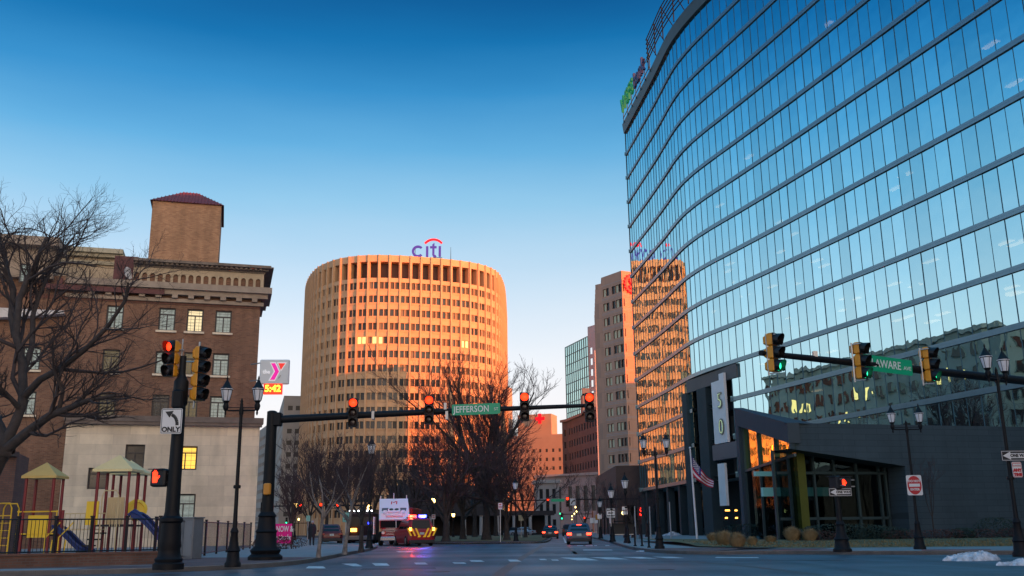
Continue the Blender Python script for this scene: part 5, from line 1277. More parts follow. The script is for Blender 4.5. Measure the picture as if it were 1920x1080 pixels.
p = at(835, 762, Ym) - MBs; b.box((p.x, -.05, p.z), (.1, .1, .25)); b.build('clamp', M_GALV, MA)
pj = at(893, 768.5, Ym) + Vector((0, -.22, 0)); wj = (at(938, 768, Ym) - at(848, 768, Ym)).x
JS = plate(None, 'street_name_sign', tuple(pj), wj, wj * .225, M_SGRN, rad(0)); JS.rotation_euler = (0, rad(-1.4), 0); tag(JS, 'green street name sign reading JEFFERSON ST on the mast arm', 'street sign')
letters(JS, 'JEFFERSON', wj * .185, M_SWHT, -wj * .465, 0, align='LEFT', bold=.004, sx=.82); letters(JS, 'ST', wj * .085, M_SWHT, wj * .415, -.02, bold=.0)

# --- Delaware mast arm from the right edge
PA = at(1427, 662, 26.0); PE = at(1920, 714, 31.8); dv = (PE - PA); Pp = PE + dv * .22
DA = empty('mast_arm', (Pp.x, Pp.y, .13), 0, 'black mast arm with three yellow backed green signals before the glass building', 'signal pole')
o0 = Vector((Pp.x, Pp.y, .13))
b = MB(); b.lathe([(.6, 0), (.6, .12), (.5, .22), (.4, .5), (.36, .95), (.33, 1.1), (.3, 1.5), (.24, 1.7)], (0, 0, 0), 16); b.build('base', M_POLED, DA, True)
b = MB(); b.lathe([(.22, 1.6), (.19, Pp.z + .2)], (0, 0, 0), 12); b.build('pole', M_POLE, DA, True)
b = MB(); b.tube([Pp - o0, PE - o0, PA + dv * .4 - o0, PA - o0], [.16, .14, .11, .075], 10); b.disc(PA - o0 - dv.normalized() * .02, .08, -dv, 10); b.build('arm', M_POLE, DA, True)
fac = rad(44)
for px, py, k in ((1452, 664, 0), (1613, 679, 1), (1741, 686, 2)):
    t = (px - 1427) / (1920 - 1427); Y_ = 26.0 + 5.8 * (t * (.75 + .25 * t)); p = at(px, py, Y_)
    signal(DA, 'signal', tuple(p - o0 + Vector((-.02, -.30, 0))), fac, 3, 2, M_YELH, M_BLKH, M_GON, visor=.24)
for px, py in ((1437, 664), (1597, 679), (1725, 687)):
    t = (px - 1427) / (1920 - 1427); Y_ = 26.0 + 5.8 * (t * (.75 + .25 * t)); p = at(px, py, Y_) - o0; b = MB(); b.tube([p + Vector((0, -.1, -.6)), p + Vector((0, -.1, .55))], .028, 6); b.tube([p + Vector((0, -.1, .5)), p + Vector((.2, -.3, .5))], .02, 5); b.tube([p + Vector((0, -.1, -.56)), p + Vector((.25, -.3, -.56))], .02, 5); b.build('bracket', M_GALV, DA)
b = MB(); p = at(1528, 664, 27) - o0; b.box(p, (.12, .12, .16)); b.build('camera_box', M_GALV, DA)
pd_ = at(1657, 686, 28.5); wd = 2.05
DS = plate(None, 'street_name_sign', tuple(pd_ + Vector((0, -.2, 0))), wd, .47, M_SGRN, rad(24)); DS.rotation_euler = (0, rad(2.6), rad(24)); tag(DS, 'green street name sign reading DELAWARE AVE between two yellow signals', 'street sign')
letters(DS, 'DELAWARE', .335, M_SWHT, -wd * .455, 0, align='LEFT', bold=.004, sx=.86); letters(DS, 'AVE', .17, M_SWHT, wd * .40, -.04, bold=0)

# --- the pedestrian signal post in front of the pavilion with its one way sign
pp_ = gp(1580, 1035, .14)
PO = empty('signal_post', tuple(pp_), 0, 'short black signal post with flared base on the corner before the pavilion', 'signal post'); pole_parts(PO, at(1577, 893, pp_.y).z - .14, .09, .34)
ped_head(tuple(at(1582, 906, pp_.y) + Vector((.02, -.1, 0))), rad(8), 'black pedestrian signal with red hand above the one way sign on the short post', s=.7)
ped_head(tuple(at(1561, 905, pp_.y) + Vector((0, -.05, 0))), rad(-70), 'black pedestrian signal turned edge on beside its twin on the short post', None)
def one_way(loc, w, rz, label):
    o = plate(None, 'one_way_sign', loc, w, w * .36, M_SBLK, rz, .018, M_SWHT); tag(o, label, 'road sign')
    b = MB(); h = w * .30; flat(b, [(-w * .44, 0), (-w * .17, h * .46), (-w * .17, h * .26), (w * .43, h * .26), (w * .43, -h * .26), (-w * .17, -h * .26), (-w * .17, -h * .46)][:3] + [(-w * .17, -h * .46)], -.006, t=.004); flat(b, [(-w * .172, h * .28), (w * .43, h * .28), (w * .43, -h * .28), (-w * .172, -h * .28)], -.0062, t=.004)
    b.build('arrow', M_SWHT, o); letters(o, 'ONE WAY', w * .145, M_SBLK, w * .13, 0, y=-.012, bold=.006, sx=.92); return o
one_way(tuple(at(1573, 923, pp_.y) + Vector((0, -.16, 0))), .86, 0, 'black and white one way sign on the short post before the pavilion')
one_way(tuple(at(1899, 855, LPR.location.y) + Vector((0, -.16, 0))), .88, rad(2), 'black and white one way sign high on the tall lamp post above ANY TIME plate')
np_ = plate(None, 'no_parking_sign', tuple(at(1903, 881, LPR.location.y) + Vector((0, -.14, 0))), .30, .46, M_SWHT, rad(4), .012, M_SRED); tag(np_, 'small white and red NO ANY TIME plate under the one way sign', 'road sign')
letters(np_, 'ANY', .12, M_SRED, 0, -.02); letters(np_, 'TIME', .11, M_SRED, 0, -.15); b = MB(); flat(b, [(-.13, .10), (.13, .10), (.13, .19), (-.13, .19)], -.006, t=.004); b.build('red_band', M_SRED, np_); letters(np_, 'NO PARK', .055, M_SWHT, 0, .145, y=-.012)
dn = plate(None, 'do_not_enter_sign', tuple(at(1712, 910, LP3.location.y) + Vector((0, -.14, 0))), .62, .80, M_SWHT, rad(0), r=.05); tag(dn, 'white square sign with red DO NOT ENTER disc on the lamp post', 'road sign')
b = MB(); flat(b, [(.285 * math.cos(2 * math.pi * i / 28), .37 * math.sin(2 * math.pi * i / 28)) for i in range(28)], -.006, t=.004); b.build('red_disc', M_SRED, dn); b = MB(); flat(b, [(-.22, -.06), (.22, -.06), (.22, .06), (-.22, .06)], -.011, t=.004); b.build('white_bar', M_SWHT, dn)
letters(dn, 'DO NOT', .12, M_SWHT, 0, .16, y=-.012, bold=.004); letters(dn, 'ENTER', .125, M_SWHT, 0, -.17, y=-.012, bold=.004)

# --- flag
fb = gp(1307, 1010, .14); fy = 72.0; fb = at(1307, 1006, fy); fb.z = .14
FL = empty('flagpole', tuple(fb), 0, 'white flagpole on the plaza before the glass building', 'flagpole')
ft = at(1294, 842, fy) - fb
b = MB(); b.lathe([(.14, 0), (.14, .1), (.085, .15), (.075, 4), (.05, ft.z)], (0, 0, 0), 10); b.lathe([(.02, ft.z), (.09, ft.z + .06), (.09, ft.z + .12), (.02, ft.z + .18)], (0, 0, 0), 10); b.build('pole', mat('white_pole', (.62, .64, .66), .4), FL, True); FL.rotation_euler = (0, -math.atan2(-ft.x, ft.z), 0)
p0 = at(1296, 853, fy - .1); p1 = at(1298, 890, fy - .1); e0 = at(1337, 900, fy - .1); e1 = at(1336, 915, fy - .1)
FG = empty('flag', tuple(p0), 0, 'drooping striped flag with a blue starred corner on the white pole', 'flag')
fr_, fw_, fbz = MB(), MB(), MB(); NXf, NZf = 16, 7
def fpt(i, j):
    s, t = i / NXf, j / NZf; a = p0 + (p1 - p0) * t; e = e0 + (e1 - e0) * t
    p = a + (e - a) * s; p.z -= .25 * math.sin(math.pi * s) * (1 - .3 * t) - .0; p.y += .22 * math.sin(s * 9 + t * 1.6) * (.3 + s); p.x += .05 * math.sin(s * 7 + 3 * t)
    return p - p0
for i in range(NXf):
    for j in range(NZf):
        t_ = fbz if (i < 7 and j < 4) else (fr_ if j % 2 == 0 else fw_); t_.quad(fpt(i, j), fpt(i, j + 1), fpt(i + 1, j + 1), fpt(i + 1, j))
fr_.build('red_stripe', mat('flag_red', (.40, .008, .03), .8), FG); fw_.build('white_stripe', mat('flag_white', (.6, .56, .6), .8), FG); fbz.build('blue_field', mat('flag_blue', (.025, .03, .16), .8), FG)
b = MB()
for i in range(5):
    for j in range(5): b.box(fpt(i + 1.2, j * .7 + .5) + Vector((0, -.03, 0)), (.07, .01, .07))
b.build('star', mat('flag_white', (.75, .72, .74), .8), FG)

# --- distant signals, signs and lamps (depths from their sizes)
def far_signal(px, py, Y, on, label, n=3, lit=0, s=1.0, group=None, pole=True, arm=None):
    p = at(px, py, Y); o = empty('traffic_signal', tuple(p), 0, label, 'traffic signal', group); signal(o, 'head', (0, 0, -(n / 2 - .5 - lit) * .36), 0, n, lit, M_BLKH, M_BLKH, on, visor=.2); o.scale = (s,) * 3
    if arm:
        b = MB(); b.tube([(0, .25, -.1), (arm / s, .3, -.1)], .07, 6); b.tube([(arm / s, .3, .3), (arm / s, .3, -(p.z - .1) / s)], [.09, .12], 8); b.build('mast', M_POLE, o)
    return o
GA = 'red signals on the far street mast'
far_signal(1027, 936, 150, M_RON, 'lit red traffic signal above the braking dark sedan', arm=-11, s=1.35); far_signal(1064, 935, 150, M_RON, 'lit red traffic signal beside the curved arrow sign', arm=11, s=1.35)
far_signal(1035, 963, 240, M_GON, 'upper of two lit green far signals nearer the braking dark sedan', n=3, lit=2, s=1.6, arm=-9); far_signal(1049.5, 963, 240, M_GON, 'upper of two lit green far signals nearer the grey sedan', lit=2, s=1.6, arm=8)
far_signal(1042, 972, 262, M_GON, 'lower of two lit green far signals nearer the braking dark sedan', lit=2, s=1.6, arm=-12); far_signal(1053.5, 972, 262, M_GON, 'lower of two lit green far signals nearer the grey sedan', lit=2, s=1.6, arm=12)
far_signal(563, 946.5, 125, M_RON, 'lit red traffic signal in the side street beside the yellow lamp', s=1.25, arm=-5); far_signal(602, 946, 125, M_RON, 'lit red traffic signal in the side street behind the first pale trunk', s=1.25, arm=6); far_signal(633, 947, 125, M_RON, 'smallest lit red traffic signal in the side street, beside the second pale trunk', s=1.0, arm=4)
far_signal(509, 979, 190, M_GON, 'lit green traffic signal above the magenta banner, beside the mast pole', lit=2, s=1.1, arm=-4); far_signal(537, 980, 190, M_GON, 'lit green traffic signal above the outer corner of the magenta banner', lit=2, s=1.1, arm=4)
far_signal(1096, 971, 150, M_RON, 'small lit red traffic signal beside the grey sedan roof', s=.8, arm=3)
o = plate(None, 'street_name_sign', tuple(at(1046, 938, 149.6)), 2.0, .42, M_SGRN); tag(o, 'small green street name sign between two far red signals', 'street sign')
o = plate(None, 'arrow_sign', tuple(at(1074, 941, 149.4)), .85, 1.05, M_SWHT, 0, .03, M_SBLK); tag(o, 'white sign with a curved black arrow beside the far red signal', 'road sign'); b = MB(); arcplate(b, .28, -.30, .38, .56, rad(95), rad(180), 8, .006); flat(b, [(.18, .0), (.18, .40), (.40, .18)], -.21, t=.01); q = b.build('arrow', M_SBLK, o); q.location = (0, .19, 0)
def sign_on_post(px, py, Y, w, h, m, label, base_z=.13, txt=(), tm=M_SBLK, post=True, name='road_sign', frame=M_SBLK):
    p = at(px, py, Y); o = empty(name, (p.x, p.y, base_z), 0, label, 'road sign'); z = p.z - base_z
    s = plate(o, 'sign_plate', (0, -.05, z), w, h, m, 0, w * .03, frame)
    for k, (t, sz, dz) in enumerate(txt): letters(s, t, sz, tm, 0, dz)
    if post: b = MB(); b.tube([(0, 0, 0), (0, 0, z + h / 2)], .035, 6); b.build('post', M_GALV, o)
    return o
sign_on_post(1145, 962, 72, .62, .66, M_SWHT, 'white RIGHT LANE MUST TURN RIGHT sign on the plaza kerb', txt=(('RIGHT LANE', .095, .2), ('MUST', .14, 0), ('TURN RIGHT', .095, -.2)))
sign_on_post(1146, 976, 72.2, .28, .42, M_SWHT, 'narrow white plate below the RIGHT LANE MUST sign', frame=M_SRED)
o = sign_on_post(1171, 954, 66, .34, .30, M_SWHT, 'small white and red plate on the single lamp post, upper one', post=False, frame=M_SRED); sign_on_post(1172, 960.5, 66, .34, .30, M_SWHT, 'small white and red plate on the single lamp post, lower one', post=False, frame=M_SRED)
sign_on_post(938, 949, 80, .34, .52, M_SWHT, 'white and red parking plate on a grey post in the park island', tm=M_SRED, txt=(('NO', .13, .12), ('STANDING', .05, -.02), ('ANY TIME', .055, -.13)), frame=M_SRED)
sign_on_post(813, 969, 92, .34, .46, M_SWHT, 'white and red plate on a post beside the red fire car', tm=M_SRED, txt=(('NO', .13, .1), ('PARK', .08, -.06)), frame=M_SRED)
sign_on_post(977, 971, 118, .62, .66, mat('sign_cream', (.45, .42, .3), .6), 'faded cream square sign on a post by the parked silver cars')
M_MINTS = mat('sign_mint', (.18, .42, .36), .55); sign_on_post(578, 972, 74, .30, .42, M_MINTS, 'mint green plate on a thin post beside the person in dark coat', frame=M_SWHT)
o = sign_on_post(649, 970, 64, .46, .62, M_MINTS, 'mint green plate with black chevrons beside the second pale trunk', frame=M_SBLK); b = MB()
for x in (-.08, .06): flat(b, [(x - .06, .16), (x, .16), (x + .10, 0), (x, -.16), (x - .06, -.16), (x + .04, 0)][:0] or [(x - .05, .17), (x + .01, .17), (x + .11, 0), (x + .05, 0)], -.06, t=.004); flat(b, [(x + .05, 0), (x + .11, 0), (x + .01, -.17), (x - .05, -.17)], -.06, t=.004)
q = b.build('chevron', M_SBLK, o); q.location = (0, -.0, at(649, 970, 64).z - .13)
sign_on_post(1110, 976, 112, .5, .6, M_SWHT, 'white plate of a pair beyond the grey sedan, nearer to that car'); sign_on_post(1117, 976, 112, .5, .6, M_SWHT, 'white plate of a pair beyond the grey sedan, nearer to the amber plate')
sign_on_post(1124, 968, 96, .42, .5, M_SWHT, 'white and red plate on a galvanised post by the amber sign', frame=M_SRED); sign_on_post(1121, 970, 97, .5, .5, mat('sign_amber', (.5, .25, .02), .5), 'small amber warning plate beside the hotel pavement')
for px, py, tpy, Y, lit, lab in ((697, 0, 822, 58, False, 'single lantern lamp post between the sycamores and the ladder truck'), (966, 0, 897, 84, False, 'single lantern lamp post at the tip of the park island'), (1171, 0, 890, 66, False, 'single lantern lamp post with small plates on the plaza kerb'), (1145, 0, 910, 72, False, 'single lantern lamp post behind the RIGHT LANE MUST sign'), (1124, 0, 933, 96, False, 'single lantern lamp post behind the amber plate')):
    q = at(px, tpy, Y); single_lamp(Vector((q.x - .2 * 0, Y, .13)), q.z, lab, lit)
for px, py, Y, lab, es in ((813, 932, 105, 'lit yellow street lamp above the red fire car', 7), (555, 942, 120, 'lit yellow street lamp beside the side street red signal', 5), (850, 961, 140, 'lit amber lamp among the dark park trees', 3), (692, 944, 100, 'lit yellow street lamp between dark fire engine and ladder truck', 5)):
    q = at(px, py, Y); single_lamp(Vector((q.x, Y, .1)), q.z + .3, lab, True, (1, .62, .16), 'lit street lamps', es)
FLM = mat('far_lamp', (1, .9, .5), .5, emit=(1, .75, .22), estr=3.5)
for px, py, Y, lab in ((1079, 951, 185, 'small lit yellow street lamp far down the street, topmost of a row'), (1081, 959, 200, 'small lit yellow street lamp far down the street, second of a row'), (1077, 963.5, 215, 'small lit yellow street lamp far down the street, middle of a row'), (1072.5, 968, 228, 'small lit yellow street lamp far down the street, fourth of a row'), (1072.5, 974, 240, 'small lit yellow street lamp far down the street, lowest of a row'), (560, 974, 150, 'small lit white street lamp beyond the magenta banner'), (942, 956, 120, 'small lit white street lamp beside the parking plate'), (1168, 962, 100, 'small lit yellow lamp on the hotel pavement')):
    q = at(px, py, Y); o = empty('street_lamp', (q.x, q.y, .1), 0, lab, 'street lamp', 'tiny lit lamps down the street'); b = MB(); b.tube([(0, 0, 0), (0, 0, q.z - .35)], .05, 5); b.build('pole', M_POLE, o); b = MB(); b.lathe([(.05, -.16), (.12, -.08), (.13, .08), (.03, .2)], (0, 0, q.z - .1), 8); b.build('globe', FLM, o)
# bollards, benches, bus shelter on the plaza
for k, (px, py, tpy) in enumerate(((1191, 1024, 988), (1204, 1024, 984), (1217, 1027, 982), (1179, 1019, 990))):
    q = gp(px, py, .13); o = empty('bollard', tuple(q), 0, 'thin dark steel bollard on the plaza kerb in a short row', 'bollard', 'bollards on the plaza kerb'); h = min(1.5, at(px, tpy, q.y).z - .13); b = MB(); b.lathe([(.05, 0), (.05, h), (.03, h + .03)], (0, 0, 0), 8); b.build('post', M_POLE, o); b = MB(); b.lathe([(.09, 0), (.09, .06)], (0, 0, 0), 8); b.build('collar', M_POLED, o)
for px, tpy, Y in ((1192, 949, 82), (1220, 950, 84), (1258, 941, 88)):
    q = at(px, 1000, Y); o = tag(MB().tube([(q.x, Y, .1), (q.x, Y, at(px, tpy, Y).z)], [.07, .05], 8).build('plaza_mast', M_GALV), 'thin grey steel mast standing on the plaza before the colonnade', 'mast', 'steel masts on the plaza')
BS = empty('bus_shelter', tuple(at(1173, 1000, 88) * 1.0), 0, 'low dark glass bus shelter on the hotel pavement', 'bus shelter'); BS.location.z = .13
b = MB(); b.box((0, 0, 1.55), (2.6, 1.2, .1)); b.build('roof', M_POLE, BS)
for x in (-1.25, 1.25):
    for y in (-.5, .5): b = MB(); b.box((x, y, .75), (.06, .06, 1.5)); b.build('post', M_POLE, BS)
b = MB(); b.box((0, .5, .85), (2.4, .02, 1.0)); b.build('pane', mat('shelter_pane', (.03, .035, .04), .4, spec=.2), BS); b = MB(); b.box((0, .3, .42), (2, .35, .06)); b.build('bench', M_GALV, BS)
# ------------------------------------------------------------------ bare winter trees
M_BARK = mat('bark', (0.045, 0.036, 0.033), 0.9, noise=0.35, scale=3, bump=0.8)
M_BARKP = mat('pale_bark', (0.20, 0.17, 0.155), 0.85, noise=0.5, scale=5, bump=0.5)
M_TWIG = mat('twig', (0.070, 0.046, 0.050), 0.9)
M_TWIGB = mat('twig_dark', (0.045, 0.036, 0.036), 0.9)
class Wood:
    def __init__(s): s.v = []; s.f = []
    def limb(s, pts, rs, n):
        b = len(s.v); prev = None
        for i, p in enumerate(pts):
            t = (pts[min(i + 1, len(pts) - 1)] - pts[max(i - 1, 0)])
            a = prev if prev is not None else (Vector((1, 0, 0)) if abs(t.x) < abs(t.y) + abs(t.z) else Vector((0, 1, 0)))
            t.normalize(); a = a - t * a.dot(t); a.normalize(); prev = a; c = t.cross(a)
            for k in range(n):
                w = 6.283185 * k / n; s.v.append(p + (a * math.cos(w) + c * math.sin(w)) * rs[i])
        for i in range(len(pts) - 1):
            o = b + i * n
            for k in range(n): j = (k + 1) % n; s.f.append((o + k, o + j, o + n + j, o + n + k))
    def build(s, name, m, parent, sm=True):
        me = bpy.data.meshes.new(name); nv, nf = len(s.v), len(s.f)
        me.vertices.add(nv); me.vertices.foreach_set('co', np.array([tuple(v) for v in s.v], dtype=np.float32).ravel())
        me.loops.add(nf * 4); me.loops.foreach_set('vertex_index', np.array(s.f, dtype=np.int32).ravel())
        me.polygons.add(nf); me.polygons.foreach_set('loop_start', np.arange(0, nf * 4, 4, dtype=np.int32)); me.polygons.foreach_set('loop_total', np.full(nf, 4, dtype=np.int32))
        me.polygons.foreach_set('use_smooth', [sm] * nf); me.materials.append(m); me.update(calc_edges=True); me.validate()
        o = bpy.data.objects.new(name, me); COL.objects.link(o); o.parent = parent; return o

class TreeGen:
    def __init__(s, seed, up=.25, wig=.22, ang=(.5, .95), ratio=(.45, .7), kids=(7, 7, 6, 5), maxlev=4, rmin=.006, start=.2, gnarl=1.0):
        s.r = random.Random(seed); s.up, s.wig, s.ang, s.ratio, s.kids, s.maxlev, s.rmin, s.start = up, wig, ang, ratio, kids, maxlev, rmin, start
        s.trunk = Wood(); s.crown = Wood()
    def path(s, p, d, L, lev):
        n = (7, 6, 5, 4, 3, 3)[min(lev, 5)]; pts = [p.copy()]; d = d.normalized()
        for i in range(n):
            d = d + Vector((s.r.gauss(0, 1), s.r.gauss(0, 1), s.r.gauss(0, .7))) * s.wig * (.6 + .25 * lev) + Vector((0, 0, s.up * (.25 + .15 * lev)))
            d.normalize(); p = p + d * (L / n); pts.append(p)
        return pts
    def branch(s, pts, r0, lev, L=None):
        n = len(pts) - 1
        if L is None: L = sum((pts[i + 1] - pts[i]).length for i in range(n))
        tip = max(s.rmin * .6, r0 * (.30 if lev < 2 else .35)); rs = [r0 + (tip - r0) * (i / n) ** .85 for i in range(n + 1)]
        (s.trunk if lev <= 1 else s.crown).limb(pts, rs, 8 if lev == 0 else (6 if lev == 1 else (4 if lev == 2 else 3)))
        if lev >= s.maxlev: return
        k = s.kids[min(lev, len(s.kids) - 1)]
        for j in range(k):
            t = s.start + (1 - s.start) * ((j + s.r.random() * .9) / k); t = min(t, .999); x = t * n; i = int(x); f = x - i
            p = pts[i] * (1 - f) + pts[i + 1] * f; d = (pts[i + 1] - pts[i]).normalized()
            a = s.r.uniform(*s.ang) * (1 - .25 * t); az = s.r.random() * 6.283; q = d.orthogonal().normalized(); q = q * math.cos(az) + d.cross(q) * math.sin(az)
            nd = d * math.cos(a) + q * math.sin(a)
            if nd.z < -.25: nd.z *= .3
            l2 = L * s.r.uniform(*s.ratio) * (1.05 - .45 * t); rr_ = max(s.rmin, (rs[i] * (1 - f) + rs[i + 1] * f) * s.r.uniform(.42, .68))
            if lev + 1 >= s.maxlev - 0 and l2 < .15: continue
            s.branch(s.path(p, nd, l2, lev + 1), rr_, lev + 1, l2)

def tree(name, label, base, h, r0, seed, group=None, bark=M_BARK, twig=M_TWIG, lean=(0, 0), trunk_part=.35, limbs=5, limb_ang=(.35, .7), gen=None, cat='tree', **kw):
    o = empty(name, tuple(base), 0, label, cat, group); g_ = TreeGen(seed, **kw); r = g_.r
    th = h * trunk_part; tp = [Vector((lean[0] * (i / 6) ** 1.3, lean[1] * (i / 6), th * i / 6)) + Vector((r.gauss(0, .03), r.gauss(0, .03), 0)) * (i > 0) * th * .15 for i in range(7)]
    rs = [r0 * (1.35 if i == 0 else 1.0 - .07 * i) for i in range(7)]
    g_.trunk.limb(tp, rs, 9)
    az0 = r.random() * 6.28
    for k in range(limbs):
        a = r.uniform(*limb_ang); az = az0 + 6.283 * k / limbs + r.gauss(0, .3); st = tp[-1] if k < max(2, limbs - 2) else tp[r.randint(4, 5)]
        d = Vector((math.sin(a) * math.cos(az), math.sin(a) * math.sin(az), math.cos(a))); L = (h - st.z) * r.uniform(.72, .98) / max(.55, math.cos(a) + .15)
        g_.branch(g_.path(st, d, L, 1), r0 * r.uniform(.38, .58), 1, L)
    g_.trunk.build('trunk', bark, o); g_.crown.build('crown', twig, o); return o

# the large old tree at the left edge: its main limbs follow the ones in view
LT0 = at(0, 1000, 40.0); LT0 = Vector((at(-50, 980, 40).x, 40.0, .1))
LTo = empty('tree', tuple(LT0), 0, 'large dark bare tree with heavy forked limbs before the brick building', 'tree')
G = TreeGen(21, up=.16, wig=.24, ang=(.45, .95), ratio=(.42, .66), kids=(14, 12, 9, 6), maxlev=4, rmin=.0055, start=.2)
def lp(pts, dy=0.0, spread=0.0): return [at(x, y, 40.0 + dy + spread * i) - LT0 for i, (x, y) in enumerate(pts)]
G.trunk.limb(lp([(-52, 1012), (-44, 960), (-30, 905), (-10, 864), (8, 836)]), [.60, .50, .46, .44, .40], 10)
for pts, r0, dy, sp_ in (([(-4, 856), (50, 811), (92, 780), (133, 764), (167, 750), (217, 742)], .24, 0, -.25), ([(2, 850), (28, 794), (44, 755), (42, 683), (30, 628), (36, 562), (53, 520), (67, 500), (76, 470), (88, 445)], .26, 0, .25),
                         ([(16, 848), (-2, 800), (-25, 760), (-60, 700), (-80, 600)], .30, 0, .4), ([(36, 765), (18, 745), (0, 726), (-25, 700)], .13, .3, -.5), ([(30, 630), (22, 590), (25, 545), (14, 512), (11, 490), (2, 462), (-6, 440)], .2, 1.2, .3),
                         ([(44, 745), (75, 712), (115, 690), (160, 655), (200, 615), (236, 562), (240, 530)], .17, .5, -.3), ([(43, 700), (60, 650), (62, 590), (75, 550), (100, 495), (118, 468), (138, 445)], .16, .8, .4), ([(110, 772), (118, 735), (100, 690), (98, 640)], .11, -.5, -.3), ([(20, 850), (-20, 850), (-60, 820)], .2, 0, -.5)):
    P_ = lp(pts, dy, sp_); G.branch(P_, r0, 1)
G.trunk.build('trunk', M_BARK, LTo); G.crown.build('crown', M_TWIGB, LTo)

PT = 'bare trees in the park island'
bx = lambda px, Y: Vector((at(px, 1000, Y).x, Y, .13))
def ht(px, py, Y): return at(px, py, Y).z - .13
tree('tree', 'tallest bare tree in the park island with a vase-shaped crown', bx(912, 96), ht(930, 668, 96), .42, 3, PT, trunk_part=.26, limbs=10, limb_ang=(.10, .72), up=.16, wig=.15, ang=(.35, .8), ratio=(.40, .62), kids=(10, 10, 8, 6), maxlev=4, rmin=.014, start=.18)
kw = dict(up=.16, wig=.22, ang=(.45, 1.0), ratio=(.42, .66), kids=(10, 9, 8, 5), maxlev=4, rmin=.014, start=.12, trunk_part=.24, limbs=6, limb_ang=(.3, .95))
for px, Y, top, seed, lab, r0 in ((836, 88, 812, 5, 'broad dark bare tree beside the red fire car in the park', .36), (868, 104, 800, 6, 'dark bare tree behind the lit amber park lamp', .33), (950, 92, 830, 7, 'spreading bare tree by the lamp post at the park tip', .30), (985, 118, 845, 8, 'thin bare tree above the parked silver cars', .22), (775, 122, 815, 9, 'bare tree rising behind the ladder truck', .34), (812, 140, 800, 10, 'bare tree behind the red fire car', .32), (890, 136, 770, 11, 'bare tree deep in the middle of the park', .34), (742, 150, 830, 12, 'bare tree deep in the park above the open truck door', .30), (930, 150, 790, 13, 'bare tree deep in the park behind the tallest one', .33)):
    k2 = dict(kw)
    if Y > 112: k2['kids'] = (7, 7, 6, 5); k2['rmin'] = .02
    tree('tree', lab, bx(px, Y), ht(px, top, Y), r0, seed, PT, **k2)
# street trees along the left kerb
SL = dict(up=.28, wig=.2, ang=(.4, .95), ratio=(.45, .7), kids=(9, 8, 7, 5), maxlev=4, rmin=.007, start=.2, trunk_part=.42, limbs=5, limb_ang=(.35, .9))
ST = 'young street trees on the corner kerb'
q = gp(597, 1046, .13); tree('tree', 'slim pale trunked street tree standing closest to the kerb corner', q, ht(604, 850, q.y), .085, 31, ST, M_BARKP, M_TWIG, (.12, 0), **SL)
q = gp(646, 1040, .13); tree('tree', 'slim pale trunked street tree by the mint chevron plate', q, ht(640, 835, q.y), .10, 32, ST, M_BARKP, M_TWIG, (.25, 0), **SL)
q = gp(677, 1035, .13); tree('tree', 'dark trunked street tree before the dark fire engine', q, ht(690, 860, q.y), .12, 33, ST, M_BARK, M_TWIG, (0, 0), **SL)
SS = 'bare trees along the side street'
for px, Y, top, seed, lab in ((545, 78, 880, 41, 'bare tree standing close behind the magenta banner'), (612, 96, 830, 42, 'bare tree in the side street above the teal car'), (655, 112, 845, 43, 'bare tree in the side street above the dark fire engine'), (700, 106, 835, 44, 'bare tree behind the lamp post by the ladder truck'), (580, 135, 860, 45, 'bare tree far down the side street')):
    tree('tree', lab, bx(px, Y), ht(px, top, Y), .22, seed, SS, up=.25, wig=.18, ang=(.35, .8), ratio=(.42, .64), kids=(7, 7, 6, 4), maxlev=4, rmin=.014, start=.15, trunk_part=.28, limbs=6, limb_ang=(.25, .8))
RS_ = 'bare trees on the hotel pavement'
for px, Y, top, seed, lab in ((1186, 100, 905, 51, 'small bare tree beside a lamp post at the hotel podium'), (1212, 108, 910, 52, 'small bare tree before the red neon sign'), (1150, 120, 900, 53, 'small bare tree under the hotel tower corner'), (1098, 150, 915, 54, 'dark small bare tree behind the far white number plates')):
    tree('tree', lab, bx(px, Y), ht(px, top, Y), .13, seed, RS_, up=.22, wig=.2, kids=(7, 6, 5, 4), maxlev=4, rmin=.012, trunk_part=.3, limbs=5, limb_ang=(.3, .8))
q = Vector((at(1745, 1000, 59).x, 58.5, .45)); tree('tree', 'tiny bare tree against the grey pavilion wall', q, ht(1745, 868, 58.5) - .2, .05, 61, None, up=.4, wig=.15, kids=(5, 5, 4, 3), maxlev=4, rmin=.006, trunk_part=.35, limbs=4, limb_ang=(.15, .4))
# shrubs: clipped dark evergreens, low red twigs along the wall, dry ornamental grasses
M_LEAF = mat('evergreen_leaf', (0.022, 0.034, 0.018), 0.7, noise=.4, scale=6)
M_REDT = mat('red_twig', (0.075, 0.035, 0.028), 0.9)
def shrub(name, label, c, r, h, m, n, seed, group, leaf=.07, cat='shrub'):
    rg = random.Random(seed); b = MB()
    for _ in range(n):
        z = rg.uniform(.03, 1); a = rg.random() * 6.283; rad_ = math.sqrt(max(0, 1 - (z * 2 - 1) ** 2 * .9)) * (.55 + .45 * rg.random() ** .4) * (1 + .2 * math.sin(3 * a + seed)); p = Vector((r[0] * rad_ * math.cos(a), r[1] * rad_ * math.sin(a), h * z))
        u = Vector((rg.gauss(0, 1), rg.gauss(0, 1), rg.gauss(0, 1))).normalized() * leaf; w = u.orthogonal().normalized() * leaf * .6; b.add([p - u, p + w, p + u, p - w], [(0, 1, 2, 3)])
    o = b.build(name, m); o.location = c; return tag(o, label, cat, group)
def lz(x, y): return lawn_z(x, y)
